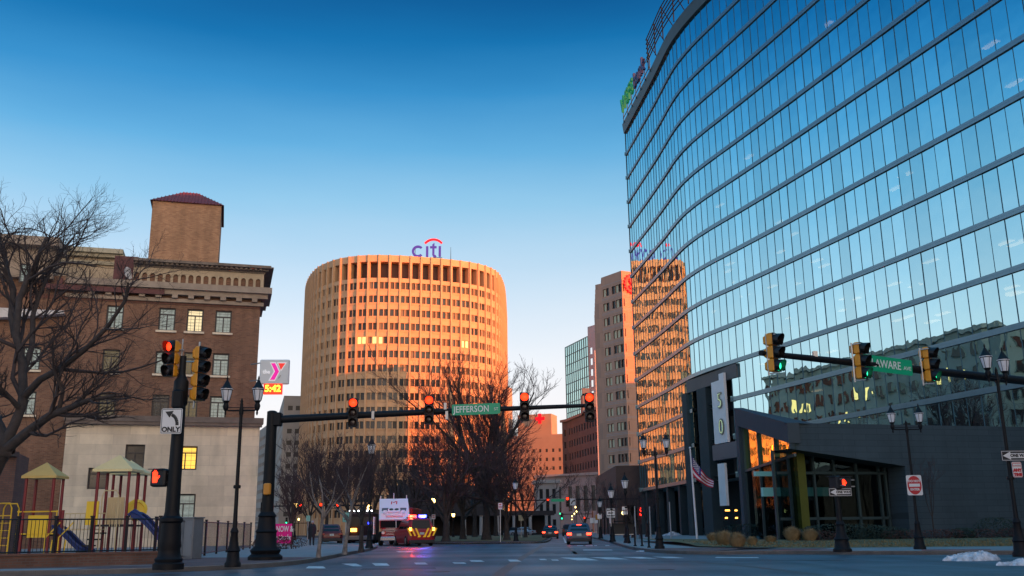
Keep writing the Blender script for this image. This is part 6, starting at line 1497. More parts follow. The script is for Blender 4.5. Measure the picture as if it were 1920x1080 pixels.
for px, py_, w_, h_, sd_, lab in ((1856, 58, 1.15, 1.15, 1, 'big round clipped evergreen shrub before the grey wall'), (1570, 57.0, 3.0, .9, 2, 'long clipped evergreen hedge under the pavilion windows'), (1640, 57.0, 1.6, .75, 3, 'low evergreen shrub at the end of the hedge under the slanted wall'), (1390, 73, 1.6, 1.0, 4, 'dark evergreen shrub by the canopy frame leg'), (1795, 57.5, .7, .6, 5, 'small dark evergreen shrub between the tiny bare tree and round shrub')):
    x = at(px, 1000, py_).x; shrub('shrub', lab, (x, py_ - .8, lz(x, py_) - .05), (w_, .8), h_, M_LEAF, 1600 if w_ > 2 else 900, sd_, 'evergreen shrubs before the pavilion', .06)
for k, px in enumerate((1500, 1530, 1665, 1690, 1745, 1770, 1830, 1885, 1905)):
    x = at(px, 1000, 57).x; shrub('shrub', 'low red twigged bare shrub along the foot of the pavilion wall', (x, 56.5 + .2 * (x - 16) * .25 - .8, lz(x, 56) - .05), (.9, .5), .55, M_REDT, 420, 70 + k, 'red twigged shrubs along the wall', .05)
M_STRAW = mat('straw', (0.33, 0.235, 0.12), 0.9, noise=.25, scale=5)
def tuft(px, py, w, h, seed, lab):
    q = gp(px, py, .18); q.z = lawn_z(q.x, q.y) if q.y > 46 else .15; s = (at(px + w / 2, py, q.y) - at(px - w / 2, py, q.y)).x / 2 * 1.12; hh = (at(px, py - h, q.y).z - at(px, py, q.y).z) * 1.15; rg = random.Random(seed); b = MB()
    for _ in range(1100):
        a = rg.random() * 6.283; e = rg.random() ** .6; out = s * e; top = hh * (.55 + .45 * math.sqrt(max(0, 1 - e * e))) * rg.uniform(.75, 1.05); c0 = Vector((math.cos(a), math.sin(a), 0)); side = Vector((-c0.y, c0.x, 0)) * .014
        p0 = c0 * out * .55; p1 = c0 * out * .82 + Vector((0, 0, top * .55)); p2 = c0 * out * .96 + Vector((0, 0, top * .9)); p3 = c0 * out * 1.1 + Vector((rg.gauss(0, .09), rg.gauss(0, .09), top * rg.uniform(.8, 1.2)))
        b.add([p0 - side, p0 + side, p1 - side, p1 + side, p2 - side * .7, p2 + side * .7, p3], [(0, 1, 3, 2), (2, 3, 5, 4), (4, 5, 6)])
    o = b.build('grass_clump', M_STRAW); o.location = q; tag(o, lab, 'ornamental grass', 'dry ornamental grasses on the corner bed')
for a in ((1360, 1023, 40, 22, 1, 'wide dry grass clump on the plaza corner bed beside the dark shrub'), (1383, 1025, 34, 22, 2, 'second tall dry grass clump beside the canopy frame leg'), (1411, 1023, 20, 13, 3, 'small dry grass clump in front of the frame leg'), (1446, 1020, 22, 10, 4, 'lowest dry grass clump under the yellow reflection'), (1487, 1018, 34, 22, 5, 'large round dry grass clump under the lime pillar'), (1520, 1018, 30, 19, 6, 'round dry grass clump closest to the one way post'), (1338, 1018, 26, 12, 7, 'thin brownish grass clump at the far edge of the bed')): tuft(*a)
g_ = MB(); q0 = [gp(x, y, .15) for x, y in ((1300, 1021), (1345, 1026), (1420, 1028), (1560, 1022), (1600, 1014), (1480, 1011), (1380, 1012))]
g_.add([(p.x, p.y, .152) for p in q0], [tuple(range(len(q0)))]); tag(g_.build('mulch_bed', M_MULCH), kind='structure')
# snow
def snow(px, py, w, h, seed, lab, dy=.5):
    q = gp(px, py, 0.0); s = (at(px + w / 2, py, q.y) - at(px - w / 2, py, q.y)).x / 2; hh = at(px, py - h, q.y).z - q.z; rg = random.Random(seed); b = MB(); n, m_ = 72, 26
    ph = [rg.random() * 6 for _ in range(8)]; hh *= .85
    vs = []
    for j in range(m_ + 1):
        for i in range(n):
            a = 6.283 * i / n; e = 1 - j / m_; wob = 1 + .14 * math.sin(3 * a + ph[0]) + .09 * math.sin(7 * a + ph[1]) + .05 * math.sin(13 * a + ph[2]); x = s * e * wob * math.cos(a); y = s * dy * e * wob * math.sin(a)
            z = hh * (1 - e ** 4.5) * (.8 + .25 * math.cos(2.2 * x / s + ph[6])) * (1 + .18 * math.sin(x * 4 / s + ph[3]) + .12 * math.sin(x * 9 / s + y * 7 / s + ph[4]) + .08 * math.sin(x * 17 / s + ph[5]) * math.cos(y * 19 / s)) + rg.gauss(0, .035) * hh + .10 * hh * math.sin(x * 31 / s + ph[7]) * math.sin(y * 37 / s + ph[1])
            vs.append((x, y, max(z, 0) if j else -.02))
    b.add(vs, [(j * n + i, j * n + (i + 1) % n, (j + 1) * n + (i + 1) % n, (j + 1) * n + i) for j in range(m_) for i in range(n)]); o = b.build('snow_pile', M_SNOW, smooth=True); o.location = q; tag(o, lab, 'snow pile')
snow(1820, 1051, 104, 22, 1, 'large dirty snow pile on the road before the tall lamp post'); snow(1905, 1060, 60, 14, 2, 'smaller grey snow heap on the road at the tall lamp post foot'); snow(1228, 1004, 34, 9, 3, 'snow heap on the plaza beside the lamp post'); snow(1258, 1006, 40, 8, 4, 'low snow heap on the plaza between lamp post and flagpole', .4); snow(1320, 1004, 44, 15, 5, 'bright snow heap at the foot of the flagpole'); snow(1210, 1034, 30, 3, 6, 'thin slush patch on the road by the plaza kerb', .8); snow(712, 1021, 22, 4, 7, 'small snow patch on the kerb before the ladder truck'); snow(200, 1035, 60, 3, 8, 'thin snow strip inside the playground fence'); snow(1523, 1015, 14, 4, 9, 'tiny snow patch beside the last dry grass clump'); snow(240, 1029, 60, 4, 10, 'snow strip under the larger playground tower')
# ------------------------------------------------------------------ playground, fence, banner
M_PRED = mat('play_red', (.20, .010, .018), .5); M_PYEL = mat('play_yellow', (.85, .56, .03), .45); M_PBLU = mat('play_blue', (.012, .028, .14), .4); M_PTAN = mat('play_roof_tan', (.82, .68, .34), .6, noise=.06, scale=1); M_PTAN2 = mat('play_roof_gold', (.66, .47, .15), .6, noise=.08, scale=1); M_CREAMR = mat('play_rail', (.62, .48, .26), .5); M_DECK = mat('play_deck', (.03, .028, .03), .8)
YP = 41.0
def pz(px, py, Y=YP): return at(px, py, Y)
def roof_pyr(b, c, hw, hd, z0, h, e=.0):
    x, y = c; b.add([(x - hw, y - hd, z0), (x + hw, y - hd, z0), (x + hw, y + hd, z0), (x - hw, y + hd, z0), (x - hw, y - hd, z0 + .1), (x + hw, y - hd, z0 + .1), (x + hw, y + hd, z0 + .1), (x - hw, y + hd, z0 + .1), (x, y, z0 + h)], [(0, 1, 5, 4), (1, 2, 6, 5), (2, 3, 7, 6), (3, 0, 4, 7), (4, 5, 8), (5, 6, 8), (6, 7, 8), (7, 4, 8), (3, 2, 1, 0)])
def play_tower(label, xl, xr, ytop, yeave, roofm, Y, deck_z, twin=False):
    a, c = pz(xl, yeave, Y), pz(xr, yeave, Y); cx = (a.x + c.x) / 2; hw = (c.x - a.x) / 2 * .93; ez = a.z; tz = pz((xl + xr) / 2, ytop, Y).z
    o = empty('play_tower', (cx, Y, .1), 0, label, 'play structure')
    b = MB(); roof_pyr(b, (0, 0), hw, hw * .8, ez - .1, tz - ez); b.build('roof', roofm, o)
    for sx in (-1, 1):
        for sy in (-1, 1): q = MB(); q.tube([(sx * hw * .78, sy * hw * .58, 0), (sx * hw * .78, sy * hw * .58, ez - .05)], .065, 8); q.build('post', M_PRED, o)
    b = MB(); b.box((0, 0, deck_z), (hw * 1.6, hw * 1.2, .08)); b.build('deck', M_DECK, o)
    return o, hw, ez
T1, hw1, ez1 = play_tower('small play tower with a gold pyramid roof', 50, 120, 867, 898, M_PTAN2, 41.5, 1.0)
b = MB(); b.box((.15, -hw1 * .6, 1.35), (.95, .05, .9)); b.build('panel', M_PYEL, T1); b = MB()
for z in (1.05, 1.95): b.tube([(-.8, -hw1 * .62, z), (.9, -hw1 * .62, z)], .03, 6)
for x in (-.75, .85): b.tube([(x, -hw1 * .62, 1.0), (x, -hw1 * .62, 2.0)], .025, 6)
b.build('rail', M_PYEL, T1)
def arch(b, x, y, z0, z1, w, r=.03): b.tube([(x - w, y, z0), (x - w, y, z1 - w * .6), (x - w * .7, y, z1), (x + w * .7, y, z1), (x + w, y, z1 - w * .6), (x + w, y, z0)], r, 6)
b = MB(); arch(b, -1.35, -.5, .1, 2.3, .32); arch(b, -1.35, .1, .1, 2.3, .32)
for k in range(6): b.tube([(-1.67, -.5, .3 + .3 * k), (-1.03, -.5, .3 + .3 * k)], .02, 5)
b.build('ladder', M_PYEL, T1)
def slide(parent, name, x0, z0, x1, z1, y, w, m):
    b = MB(); n = 10; L = []; 
    for i in range(n + 1):
        t = i / n; x = x0 + (x1 - x0) * t; z = z0 + (z1 - z0) * (t * t * (3 - 2 * t)); sec = [(x, y - w, z + .22), (x, y - w, z), (x, y + w, z), (x, y + w, z + .22)]; L.append([Vector(p) for p in sec])
    vs = [p for s in L for p in s]
    for i in range(n):
        for k in range(3): b.quad(L[i][k], L[i][k + 1], L[i + 1][k + 1], L[i + 1][k])
    for y_ in (y - w, y + w): b.tube([s[0 if y_ < y else 3] for s in L], .05, 6)
    return b.build(name, m, parent)
slide(T1, 'slide', .7, 1.15, 2.3, .15, -hw1 * .2, .32, M_PBLU)
T2, hw2, ez2 = play_tower('larger play tower with a tan pyramid roof and blue slide', 183, 262, 853, 886, M_PTAN, 41.0, 1.35)
b = MB(); b.box((-.75, -hw2 * .58, 1.85), (.5, .05, .95)); b.build('panel', M_PYEL, T2)
b = MB(); b.box((-.1, hw2 * .3, 1.95), (.7, .05, 1.1)); arch(b, -.05, -hw2 * .6, .3, 2.75, .34, .028)
for k in range(5): b.tube([(.12 + .1 * k - .1, -hw2 * .62, 1.3), (.12 + .1 * k - .1, -hw2 * .62, 2.3)], .016, 5)
b.build('rail', M_CREAMR, T2)
slide(T2, 'slide', .95, 1.65, 2.9, .25, -.4, .36, M_PBLU)
b = MB(); b.tube([(.75, -.5, 1.75), (1.0, -.5, 1.95), (1.3, -.5, 1.75)], .07, 6); b.build('slide_hood', M_PBLU, T2)
T3, hw3, ez3 = play_tower('rear play tower with a tan roof peeking behind the larger one', 212, 276, 863, 891, M_PTAN, 43.2, 1.35)
b = MB(); b.lathe([(.36, 0), (.44, .04), (.44, .12), (.30, .16), (.30, 0.1)], (0, 0, 0), 16); q = b.build('bubble_panel', M_PYEL, T3); q.rotation_euler = (rad(72), 0, rad(30)); q.location = (hw3 * .95, -.7, 2.0)
b = MB(); b.box((hw3 * .8, -.3, 2.0), (.06, .9, .9)); b.build('panel', M_PYEL, T3)
o = empty('play_climber', tuple(gp(150, 1036, .1)), 0, 'low cream railed climbing steps between the two play towers', 'play structure'); o.location = (at(146, 1000, 41).x, 41, .1)
b = MB(); b.tube([(-.75, .1, 0), (-.75, .1, 2.0)], .065, 8); b.build('post', M_PRED, o); b = MB()
b.tube([(-.6, 0, 1.85), (1.1, 0, 1.85)], .025, 6); b.tube([(-.6, 0, 1.2), (1.1, 0, 1.2)], .025, 6)
for k in range(9): b.tube([(-.6 + k * .21, 0, 1.2), (-.6 + k * .21, 0, 1.85)], .016, 5)
b.build('rail', M_CREAMR, o); b = MB()
for x in (-.9, -.35): b.tube([(x - .15, -.6, .15), (x - .15, -.6, .9), (x + .1, -.6, 1.15), (x + .35, -.5, 1.5)], .028, 6); b.tube([(x - .15, -.6, .2), (x + .1, -.6, .2), (x + .15, -.6, .8)], .028, 6)
b.build('handrail', M_PYEL, o); b = MB()
for k in range(4): b = MB(); b.box((.25 + .2 * k, .1, .3 + .25 * k), (.3, .7, .06)); b.build('step', M_DECK, o)
# iron fence: two runs, each a thing; pickets are pattern, posts are parts
M_IRON = mat('black_iron', (.010, .010, .012), .45, metal=.3)
def fence(label, A_, B_, z0, h0, h1, posts, gap=.11):
    A_, B_ = Vector(A_), Vector(B_); o = empty('iron_fence', (A_.x, A_.y, 0), 0, label, 'fence'); d = (B_ - A_); L = d.length; d = d / L
    f = MB(); n = int(L / gap)
    for k in range(n + 1):
        u = k * gap; h = h0 + (h1 - h0) * u / L; f.box(d * u + Vector((0, 0, z0 + h / 2 + .04)), (.014, .014, h - .08), 0)
    for k in (.08, .98): 
        for t in range(8):
            a, c = d * (L * t / 8), d * (L * (t + 1) / 8); f.tube([a + Vector((0, 0, z0 + (h0 + (h1 - h0) * t / 8) * k)), c + Vector((0, 0, z0 + (h0 + (h1 - h0) * (t + 1) / 8) * k))], .022, 4)
    f.build('picket_panel', M_IRON, o)
    for k in range(posts): u = L * k / (posts - 1); h = h0 + (h1 - h0) * u / L; q = MB(); q.box(d * u + Vector((0, 0, z0 + h / 2)), (.08, .08, h + .1)); q.box(d * u + Vector((0, 0, z0 + h + .06)), (.11, .11, .05)); q.build('post', M_IRON, o)
    return o
fa = (at(-40, 1000, 30.2).x, 30.2, 0); fb_ = (at(300, 1000, 33.0).x, 33.0, 0)
fence('black iron picket fence on the brick planter before the playground', fa, fb_, .50, 1.10, 1.10, 6)
fence('black iron picket fence running back along the stone wall', (at(292, 1000, 33.4).x, 33.4, 0), (at(470, 1000, 62).x, 62, 0), .13, 1.45, 1.5, 9, .24)
pw_ = empty('planter_wall', (fa[0], 30, 0), 0, 'low brown brick planter wall under the playground fence', 'garden wall')
M_PBR = brick_mat('planter_brick', (.17, .085, .06), (.12, .06, .045), (.13, .10, .085), .22, .08, .012, axis=(.98, .18))
d = Vector((fb_[0] - fa[0], fb_[1] - fa[1], 0)); L_ = d.length; d /= L_; rz_ = math.atan2(d.y, d.x)
b = MB(); b.box(Vector((0, .0, .28)) + d * L_ / 2, (L_, .45, .44), rz_); b.build('wall', M_PBR, pw_); b = MB(); b.box(Vector((0, 0, .52)) + d * L_ / 2, (L_ + .1, .52, .06), rz_); b.build('coping', mat('planter_coping', (.15, .08, .06), .85, noise=.2, scale=3), pw_)
# banner on its two posts
bq = gp(526, 1029, .13); Yb = 60.0; b0, b1 = at(506, 1000, Yb), at(547, 1000, Yb); zt_, zb_3 = at(525, 982, Yb).z, at(525, 1019, Yb).z
BA = empty('banner', ((b0.x + b1.x) / 2, Yb, 0), 0, 'magenta banner with white joining offer letters behind the mast arm base', 'banner'); wb = b1.x - b0.x
b = MB()
for i in range(12):
    x0, x1 = -wb / 2 + wb * i / 12, -wb / 2 + wb * (i + 1) / 12; y0, y1 = .04 * math.sin(i * 1.1), .04 * math.sin(i * 1.1 + 1.1)
    b.quad((x0, y0, zb_3), (x1, y1, zb_3), (x1, y1, zt_), (x0, y0, zt_), 1 if False else 0)
b.build('cloth', mat('banner_magenta', (.50, .012, .17), .7, emit=(.8, 0, .25), estr=.10), BA); hb = zt_ - zb_3
letters(BA, 'Join NOW &', hb * .40, M_SWHT, -.02, (zt_ + zb_3) / 2 + hb * .22, y=-.07, bold=.012, sx=.62); letters(BA, 'pay no joiner fee', hb * .38, M_SWHT, 0, (zt_ + zb_3) / 2 - hb * .20, y=-.07, bold=.012, sx=.42)
for s in (-1, 1): q = MB(); q.tube([(s * wb / 2, .06, 0), (s * wb / 2, .06, zt_ + .1)], .03, 6); q.build('post', M_POLE, BA)
sh = shrub('shrub', 'low dark shrub row under the magenta banner', (BA.location.x, Yb - .9, .1), (1.6, .5), .75, M_REDT, 700, 90, None, .06)

# ------------------------------------------------------------------ vehicles
M_TYRE = mat('tyre', (.012, .012, .012), .85); M_RIM = mat('rim', (.35, .35, .37), .35, metal=.8); M_CGL = mat('car_glass', (.012, .015, .018), .2, spec=.25); M_TL = mat('tail_on', (.7, .02, .01), .3, emit=(1, .04, .015), estr=5.0); M_TLO = mat('tail_off', (.25, .01, .01), .25); M_HL = mat('headlamp', (.7, .7, .68), .15); M_CHR = mat('chrome', (.55, .55, .57), .2, metal=.9); M_BUMP = mat('bumper_dark', (.02, .02, .022), .6)
def oct_ring(hx, y0, y1, z, k):
    return [Vector(p) for p in ((-hx + k, y0, z), (hx - k, y0, z), (hx, y0 + k, z), (hx, y1 - k, z), (hx - k, y1, z), (-hx + k, y1, z), (-hx, y1 - k, z), (-hx, y0 + k, z))]
def car(label, loc, rz, paint, kind='sedan', L=4.7, W=1.82, H=1.46, lit=False, group=None, cat='car', head=False, plate_m=None):
    o = empty('parked_car' if not lit else 'car', loc, rz, label, cat, group); hl, hw = L / 2, W / 2; g0 = .19
    suv = kind in ('suv',); belt = H * (.60 if suv else .615); zb = H * .46
    b = MB()
    b.loft([oct_ring(hw * .90, -hl + .06, hl - .06, g0, .12), oct_ring(hw * .98, -hl + .0, hl, g0 + .22, .2), oct_ring(hw, -hl + .02, hl - .04, zb, .24), oct_ring(hw * .97, -hl + .08, hl - .35 if False else hl - .12, belt - .06, .26), oct_ring(hw * .92, -hl + .14, hl - .28, belt, .24)])
    if suv: b.add([], [])
    b.build('body', paint, o, True)
    if suv: y0b, y0t, y1b, y1t = -hl + .16, -hl + .42, hl - 1.25, hl - 2.0
    else: y0b, y0t, y1b, y1t = -hl + .78, -hl + 1.45, hl - 1.15, hl - 2.0
    b = MB(); tw = hw * .76; zt_ = H - .03
    b.loft([oct_ring(hw * .90, y0b, y1b, belt - .01, .12), oct_ring(hw * .86, y0b + (y0t - y0b) * .45, y1b + (y1t - y1b) * .5, belt + (zt_ - belt) * .5, .12), oct_ring(tw, y0t, y1t, zt_ - .05, .14), oct_ring(tw * .88, y0t + .12, y1t - .12, H, .18)]); b.build('cabin', paint, o, True)
    def gq(name, pts): m_ = MB(); m_.add(pts, [tuple(range(len(pts)))]); return m_.build(name, M_CGL, o)
    e = .018; zl, zh = belt + .05, zt_ - .09
    def ye(z, f0, f1): return f0 + (f1 - f0) * (z - belt) / (zt_ - belt)
    def we(z): return hw * .90 + (tw - hw * .90) * (z - belt) / (zt_ - belt)
    def yre(z): return ye(z, y0b, y0t)
    gq('rear_window', [(-we(zl) + .15, yre(zl) - e, zl), (we(zl) - .15, yre(zl) - e, zl), (we(zh) - .17, yre(zh) - e - .01, zh), (-we(zh) + .17, yre(zh) - e - .01, zh)])
    def yf(z): return ye(z, y1b, y1t)
    gq('windscreen', [(we(zl) - .13, yf(zl) + e, zl), (-we(zl) + .13, yf(zl) + e, zl), (-we(zh) + .15, yf(zh) + e, zh), (we(zh) - .15, yf(zh) + e, zh)])
    for s in (-1, 1):
        for f0, f1 in ((.08, .46), (.50, .93)):
            def yy(z, f): a, c = yre(z) + .1, yf(z) - .1; return a + (c - a) * f
            pts = [(s * (we(zl) + e), yy(zl, f0), zl), (s * (we(zl) + e), yy(zl, f1), zl), (s * (we(zh) + e), yy(zh, f1), zh), (s * (we(zh) + e), yy(zh, f0), zh)]
            gq('side_window', pts if s > 0 else pts[::-1])
    wr = .33 if not suv else .37
    for sx in (-1, 1):
        for y in (-hl + .92, hl - .88):
            t = MB(); t.lathe([(wr * .6, -.11), (wr * .93, -.11), (wr, -.06), (wr, .06), (wr * .93, .11), (wr * .6, .11)], (0, 0, 0), 18); w = t.build('wheel', M_TYRE, o, True); w.rotation_euler = (0, rad(90), 0); w.location = (sx * (hw - .10), y, wr)
            t = MB(); t.lathe([(.0, -.06), (wr * .62, -.06), (wr * .62, .112), (wr * .2, .115), (0, .115)], (0, 0, 0), 14); r_ = t.build('rim', M_RIM, w, True); r_.scale = (1, 1, sx)
    zl_ = zb + .05
    for sx in (-1, 1):
        t = MB(); t.cbox((sx * (hw - .20), -hl + .05, zl_), (.34, .14, .17 if not suv else .34), .03); t.build('tail_lamp', M_TL if lit else M_TLO, o)
        t = MB(); t.cbox((sx * (hw - .24), hl - .06, zb - .02), (.36, .14, .14), .03); t.build('headlamp', M_HL, o)
        t = MB(); t.cbox((sx * (hw + .06), y1b - .25, belt + .07), (.16, .1, .12), .02); t.build('mirror', paint, o)
    if lit:
        t = MB(); zc_ = zh + .01; t.box((0, yre(zc_) - .04, zc_), (.34, .03, .05)); t.build('brake_lamp', M_TL, o)
    t = MB(); t.box((0, -hl - .005, zl_ - .06), (.34, .02, .16)); t.build('number_plate', plate_m or mat('plate_pale', (.45, .5, .5), .5), o)
    t = MB(); t.cbox((0, -hl + .05, g0 + .12), (W * .94, .22, .24), .04); t.build('bumper', M_BUMP, o); t = MB(); t.cbox((0, hl - .06, g0 + .12), (W * .94, .22, .24), .04); t.build('bumper', M_BUMP, o)
    return o
MPc = lambda n, c, r=.4: mat(n, c, r, metal=.1, coat=.2, spec=.35)
def road(px, py): return gp(px, py, 0.0)
q = road(1090.5, 1021); car('grey sedan with lit brake lights, the larger of two driving away', (q.x, q.y + 2.3, .005), rad(-4), MPc('paint_slate', (.055, .07, .10)), lit=True, W=1.78, H=1.47)
q = road(1033.5, 1010.5); car('dark sedan with lit brake lights, the smaller of two driving away', (q.x, q.y + 2.3, .005), rad(-3), MPc('paint_dark', (.03, .032, .04)), lit=True)
PG = 'cars parked far along the street'
for px, py, dY, rz, c, lab, kd in ((1066, 1005, 0, -4, (.02, .02, .024), 'black sport utility car standing between the two braking cars', 'suv'), (980, 1004.5, 0, 62, (.40, .42, .46), 'silver car parked nose out by the tip of the park island', 'sedan'), (989, 1003.5, 0, 60, (.10, .14, .2), 'blue grey car parked beside the silver car', 'sedan'), (963, 1004.5, 0, 64, (.03, .03, .035), 'black car parked nearest the park island lamp post', 'sedan'), (1002, 1001, 0, 70, (.3, .3, .32), 'pale grey car in the distance right of the parked group', 'sedan'), (1014, 999.5, 0, 70, (.05, .05, .06), 'dark car in the distance beside the braking dark sedan', 'sedan')):
    q = road(px, py); car(lab, (q.x, q.y, .005), rad(rz), MPc('paint_' + str(px), c), kd, group=PG, H=1.75 if kd == 'suv' else 1.45)
q = road(619, 1023); q = Vector((at(619, 1000, 84).x, 84, 0)); car('dark red car with teal rear window parked in the side street', (q.x, q.y, .135), rad(14), MPc('paint_maroon', (.10, .015, .02)), 'sedan', H=1.55)
# chief's red car with chevrons and roof lamps
M_FRED = MPc('fire_red', (.30, .012, .02)); M_CHY = mat('chevron_yellow', (.80, .45, .02), .4, emit=(1, .5, .02), estr=.12); M_FWH = mat('fire_white', (.72, .73, .75), .35, coat=.4)
q = Vector((at(769, 1000, 72).x, 72.0, .005))
FC_ = car('red fire department car with yellow chevrons and red and blue roof lamps lit', (q.x, q.y + 2.3, .005), rad(20), M_FRED, 'suv', 5.1, 2.0, 1.95, False, None, 'fire car')
b = MB(); y_ = -2.55 - .02; zc_ = .98
for s in (-1, 1):
    for k in range(3):
        x = s * (.88 - k * .30); flat(b, [(x, zc_ - .26), (x - s * .13, zc_ - .26), (x - s * .13 + s * .26, zc_ + .28), (x + s * .26, zc_ + .28)], y_ - .02, t=.01) if abs(x + s * .26) < 1.2 else None
for x in (-.35, .05, .35): flat(b, [(x, zc_ - .36), (x + .2, zc_ - .36), (x + .28, zc_ - .24), (x + .08, zc_ - .24)], y_ - .02, t=.01)
b.build('chevron', M_CHY, FC_)
M_RL = mat('red_strobe', (1, .05, .03), .3, emit=(1, .02, .005), estr=8); M_BL = mat('blue_strobe', (.1, .1, 1), .3, emit=(.015, .03, 1), estr=9); M_AM = mat('amber_lamp', (1, .5, .1), .3, emit=(1, .4, .05), estr=5)
b = MB(); b.cbox((0, -.9, 2.02), (1.5, .34, .1), .03); b.build('light_bar', M_POLE, FC_)
b = MB(); b.cbox((-.34, -1.0, 2.12), (.52, .3, .2), .03); b.build('red_lamp', M_RL, FC_); b = MB(); b.cbox((.42, -1.0, 2.12), (.56, .3, .2), .03); b.build('blue_lamp', M_BL, FC_)
for s in (-1, 1): b = MB(); b.cbox((s * .86, -2.54, 1.18), (.2, .1, .24), .03); b.build('warning_lamp', M_AM, FC_)
pl_ = bpy.data.lights.new('strobe_light', 'POINT'); pl_.energy = 260; pl_.color = (.10, .14, 1); pl_.shadow_soft_size = .2; lo = bpy.data.objects.new('strobe_light', pl_); COL.objects.link(lo); lo.parent = FC_; lo.location = (.5, -1.35, 2.15)
pl_ = bpy.data.lights.new('strobe_light', 'POINT'); pl_.energy = 260; pl_.color = (1, .05, .02); pl_.shadow_soft_size = .2; lo = bpy.data.objects.new('strobe_light', pl_); COL.objects.link(lo); lo.parent = FC_; lo.location = (-.5, -1.35, 2.15)
# ladder truck with its white cab tilted forward
Yt = 76.0; q = Vector((at(737, 1000, Yt).x, Yt, 0)); px_m = (at(769, 1000, Yt) - at(714, 1000, Yt)).x
TR = empty('fire_truck', (q.x, q.y, 0), rad(0), 'red ladder truck with white tilted cab roof', 'fire truck'); hw = px_m / 2
def tz(py): return at(740, py, Yt).z
z_bump, z_hood, z_ws, z_roof = tz(1010), tz(991), tz(974), tz(934)
b = MB(); b.cbox((.1, 0.6, (z_bump + z_hood) / 2 + .1), (hw * 1.75, 1.4, z_hood - z_bump + .5), .06); b.build('front_body', M_FRED, TR)
b = MB(); b.cbox((.1, -.25, z_bump), (hw * 1.8, .4, .32), .05); b.build('bumper', M_CHR, TR); b = MB(); b.box((.1, -.2, z_hood - .1), (hw * 1.6, .12, .07)); b.build('trim_strip', M_CHR, TR)
b = MB()
for k in range(5): b.box((-.1, -.12, z_bump + .3 + k * .12), (.9, .06, .04))
b.build('grille', M_CHR, TR)
for s in (-1, 1):
    b = MB(); b.lathe([(.13, 0), (.11, .05), (0, .06)], (0, 0, 0), 12); o = b.build('headlamp', M_HL, TR, True); o.rotation_euler = (rad(90), 0, 0); o.location = (.1 + s * .85, -.1, z_bump + .45)
# tilted cab: a wedge whose roof leans back from above the windscreen
b = MB(); y0, y1 = -.35, 1.35; x0, x1 = -hw + .12, hw + .14; xa, xb = -hw - .10, hw - .22
prof0 = [(x0, -.1, z_hood), (x1, -.1, z_hood), (x1, y0, z_ws), (x0, y0, z_ws)]
b.add([(x0, -.1, z_hood), (x1, -.1, z_hood), (x1, y0, z_ws - .06), (x0, y0, z_ws - .06), (x0, 2.2, z_hood), (x1, 2.2, z_hood), (xb, y1 + .9, z_roof - .3), (xa, y1 + .9, z_roof - .3)], [(0, 1, 2, 3), (1, 5, 6, 2), (4, 0, 3, 7), (5, 4, 7, 6), (0, 4, 5, 1), (3, 2, 6, 7)]); b.build('cab', M_FRED, TR)
RA, RB, RC, RD = Vector((x0 - .05, y0 - .06, z_ws)), Vector((x1 + .05, y0 - .06, z_ws)), Vector((xb + .05, y1, z_roof)), Vector((xa - .05, y1, z_roof)); nrm = (RB - RA).cross(RD - RA).normalized()
b = MB(); T_ = nrm * .12; vs = [RA, RB, RC, RD, RA - T_, RB - T_, RC - T_, RD - T_]; b.add(vs, [(0, 1, 2, 3), (7, 6, 5, 4), (0, 4, 5, 1), (1, 5, 6, 2), (2, 6, 7, 3), (3, 7, 4, 0)]); CRf = b.build('cab_roof', M_FWH, TR)
ex = (RB - RA).normalized(); ey = nrm.cross(ex).normalized(); Wd, Hd = (RB - RA).length, (RD - RA).dot(ey)
def rp(u, v, k=.0): return RA + (RB - RA) * u * (1 - v) + ((RC - RD) * u) * v + (RD - RA) * v + nrm * k
def rbox(mb, u, v, w, h, t):
    c = rp(u, v, t / 2); M_ = Matrix((ex, ey, nrm)).transposed(); mb.add([c + M_ @ Vector((sx * w / 2, sy * h / 2, sz * t / 2)) for sz in (-1, 1) for sx, sy in ((-1, -1), (1, -1), (1, 1), (-1, 1))], [(3, 2, 1, 0), (4, 5, 6, 7), (0, 1, 5, 4), (1, 2, 6, 5), (2, 3, 7, 6), (3, 0, 4, 7)])
b = MB(); rbox(b, .5, .36, .95, .38, .16); rbox(b, .5, .20, 1.35, .14, .1)
for u in (.2, .8): rbox(b, u, .30, .26, .3, .18)
b.build('roof_unit', M_FWH, CRf)
for u in (.2, .8): b = MB(); rbox(b, u, .47, .5, .30, .03); b.build('vent_grille', mat('vent_dark', (.08, .09, .11), .6), CRf)
for u in (.41, .59):
    b = MB(); c = rp(u, .40, .17); b.add([c + (ex * math.cos(6.283 * k / 14) * .17 + ey * math.sin(6.283 * k / 14) * .12) for k in range(14)], [tuple(range(14))]); b.build('fan', M_SBLK, CRf)
b = MB(); vs, fs = text_mesh('L-1', .42, .012, bold=.02); c = rp(.5, .80, .015); b.add([c - ex * x - ey * z + nrm * (-y) for x, y, z in vs], fs); b.build('lettering', M_SRED, CRf)
b = MB(); rbox(b, .5, .115, 1.3, .05, .03); b.build('red_stripe', M_SRED, CRf)
b = MB(); b.add([(x0 + .08, -.145, z_hood + .06), (x1 - .08, -.145, z_hood + .06), (x1 - .08, y0 + .01, z_ws - .1), (x0 + .08, y0 + .01, z_ws - .1)], [(0, 1, 2, 3)]); b.build('windscreen', M_CGL, TR)
b = MB(); b.tube([(.25, -.19, z_hood + .02), (.25, y0 - .03, z_ws)], .03, 5); b.build('pillar', M_FWH, TR)
for u, h in ((.04, .25), (.5, .45), (.95, .3)): b = MB(); p = rp(u, .98, 0); b.tube([p, p + Vector((0, 0, h))], .035, 5); b.build('antenna', M_FWH, CRf)
b = MB(); b.cbox((0, 6.5, 1.75), (2.4, 7.5, 2.3), .08); b.build('rear_body', M_FRED, TR)
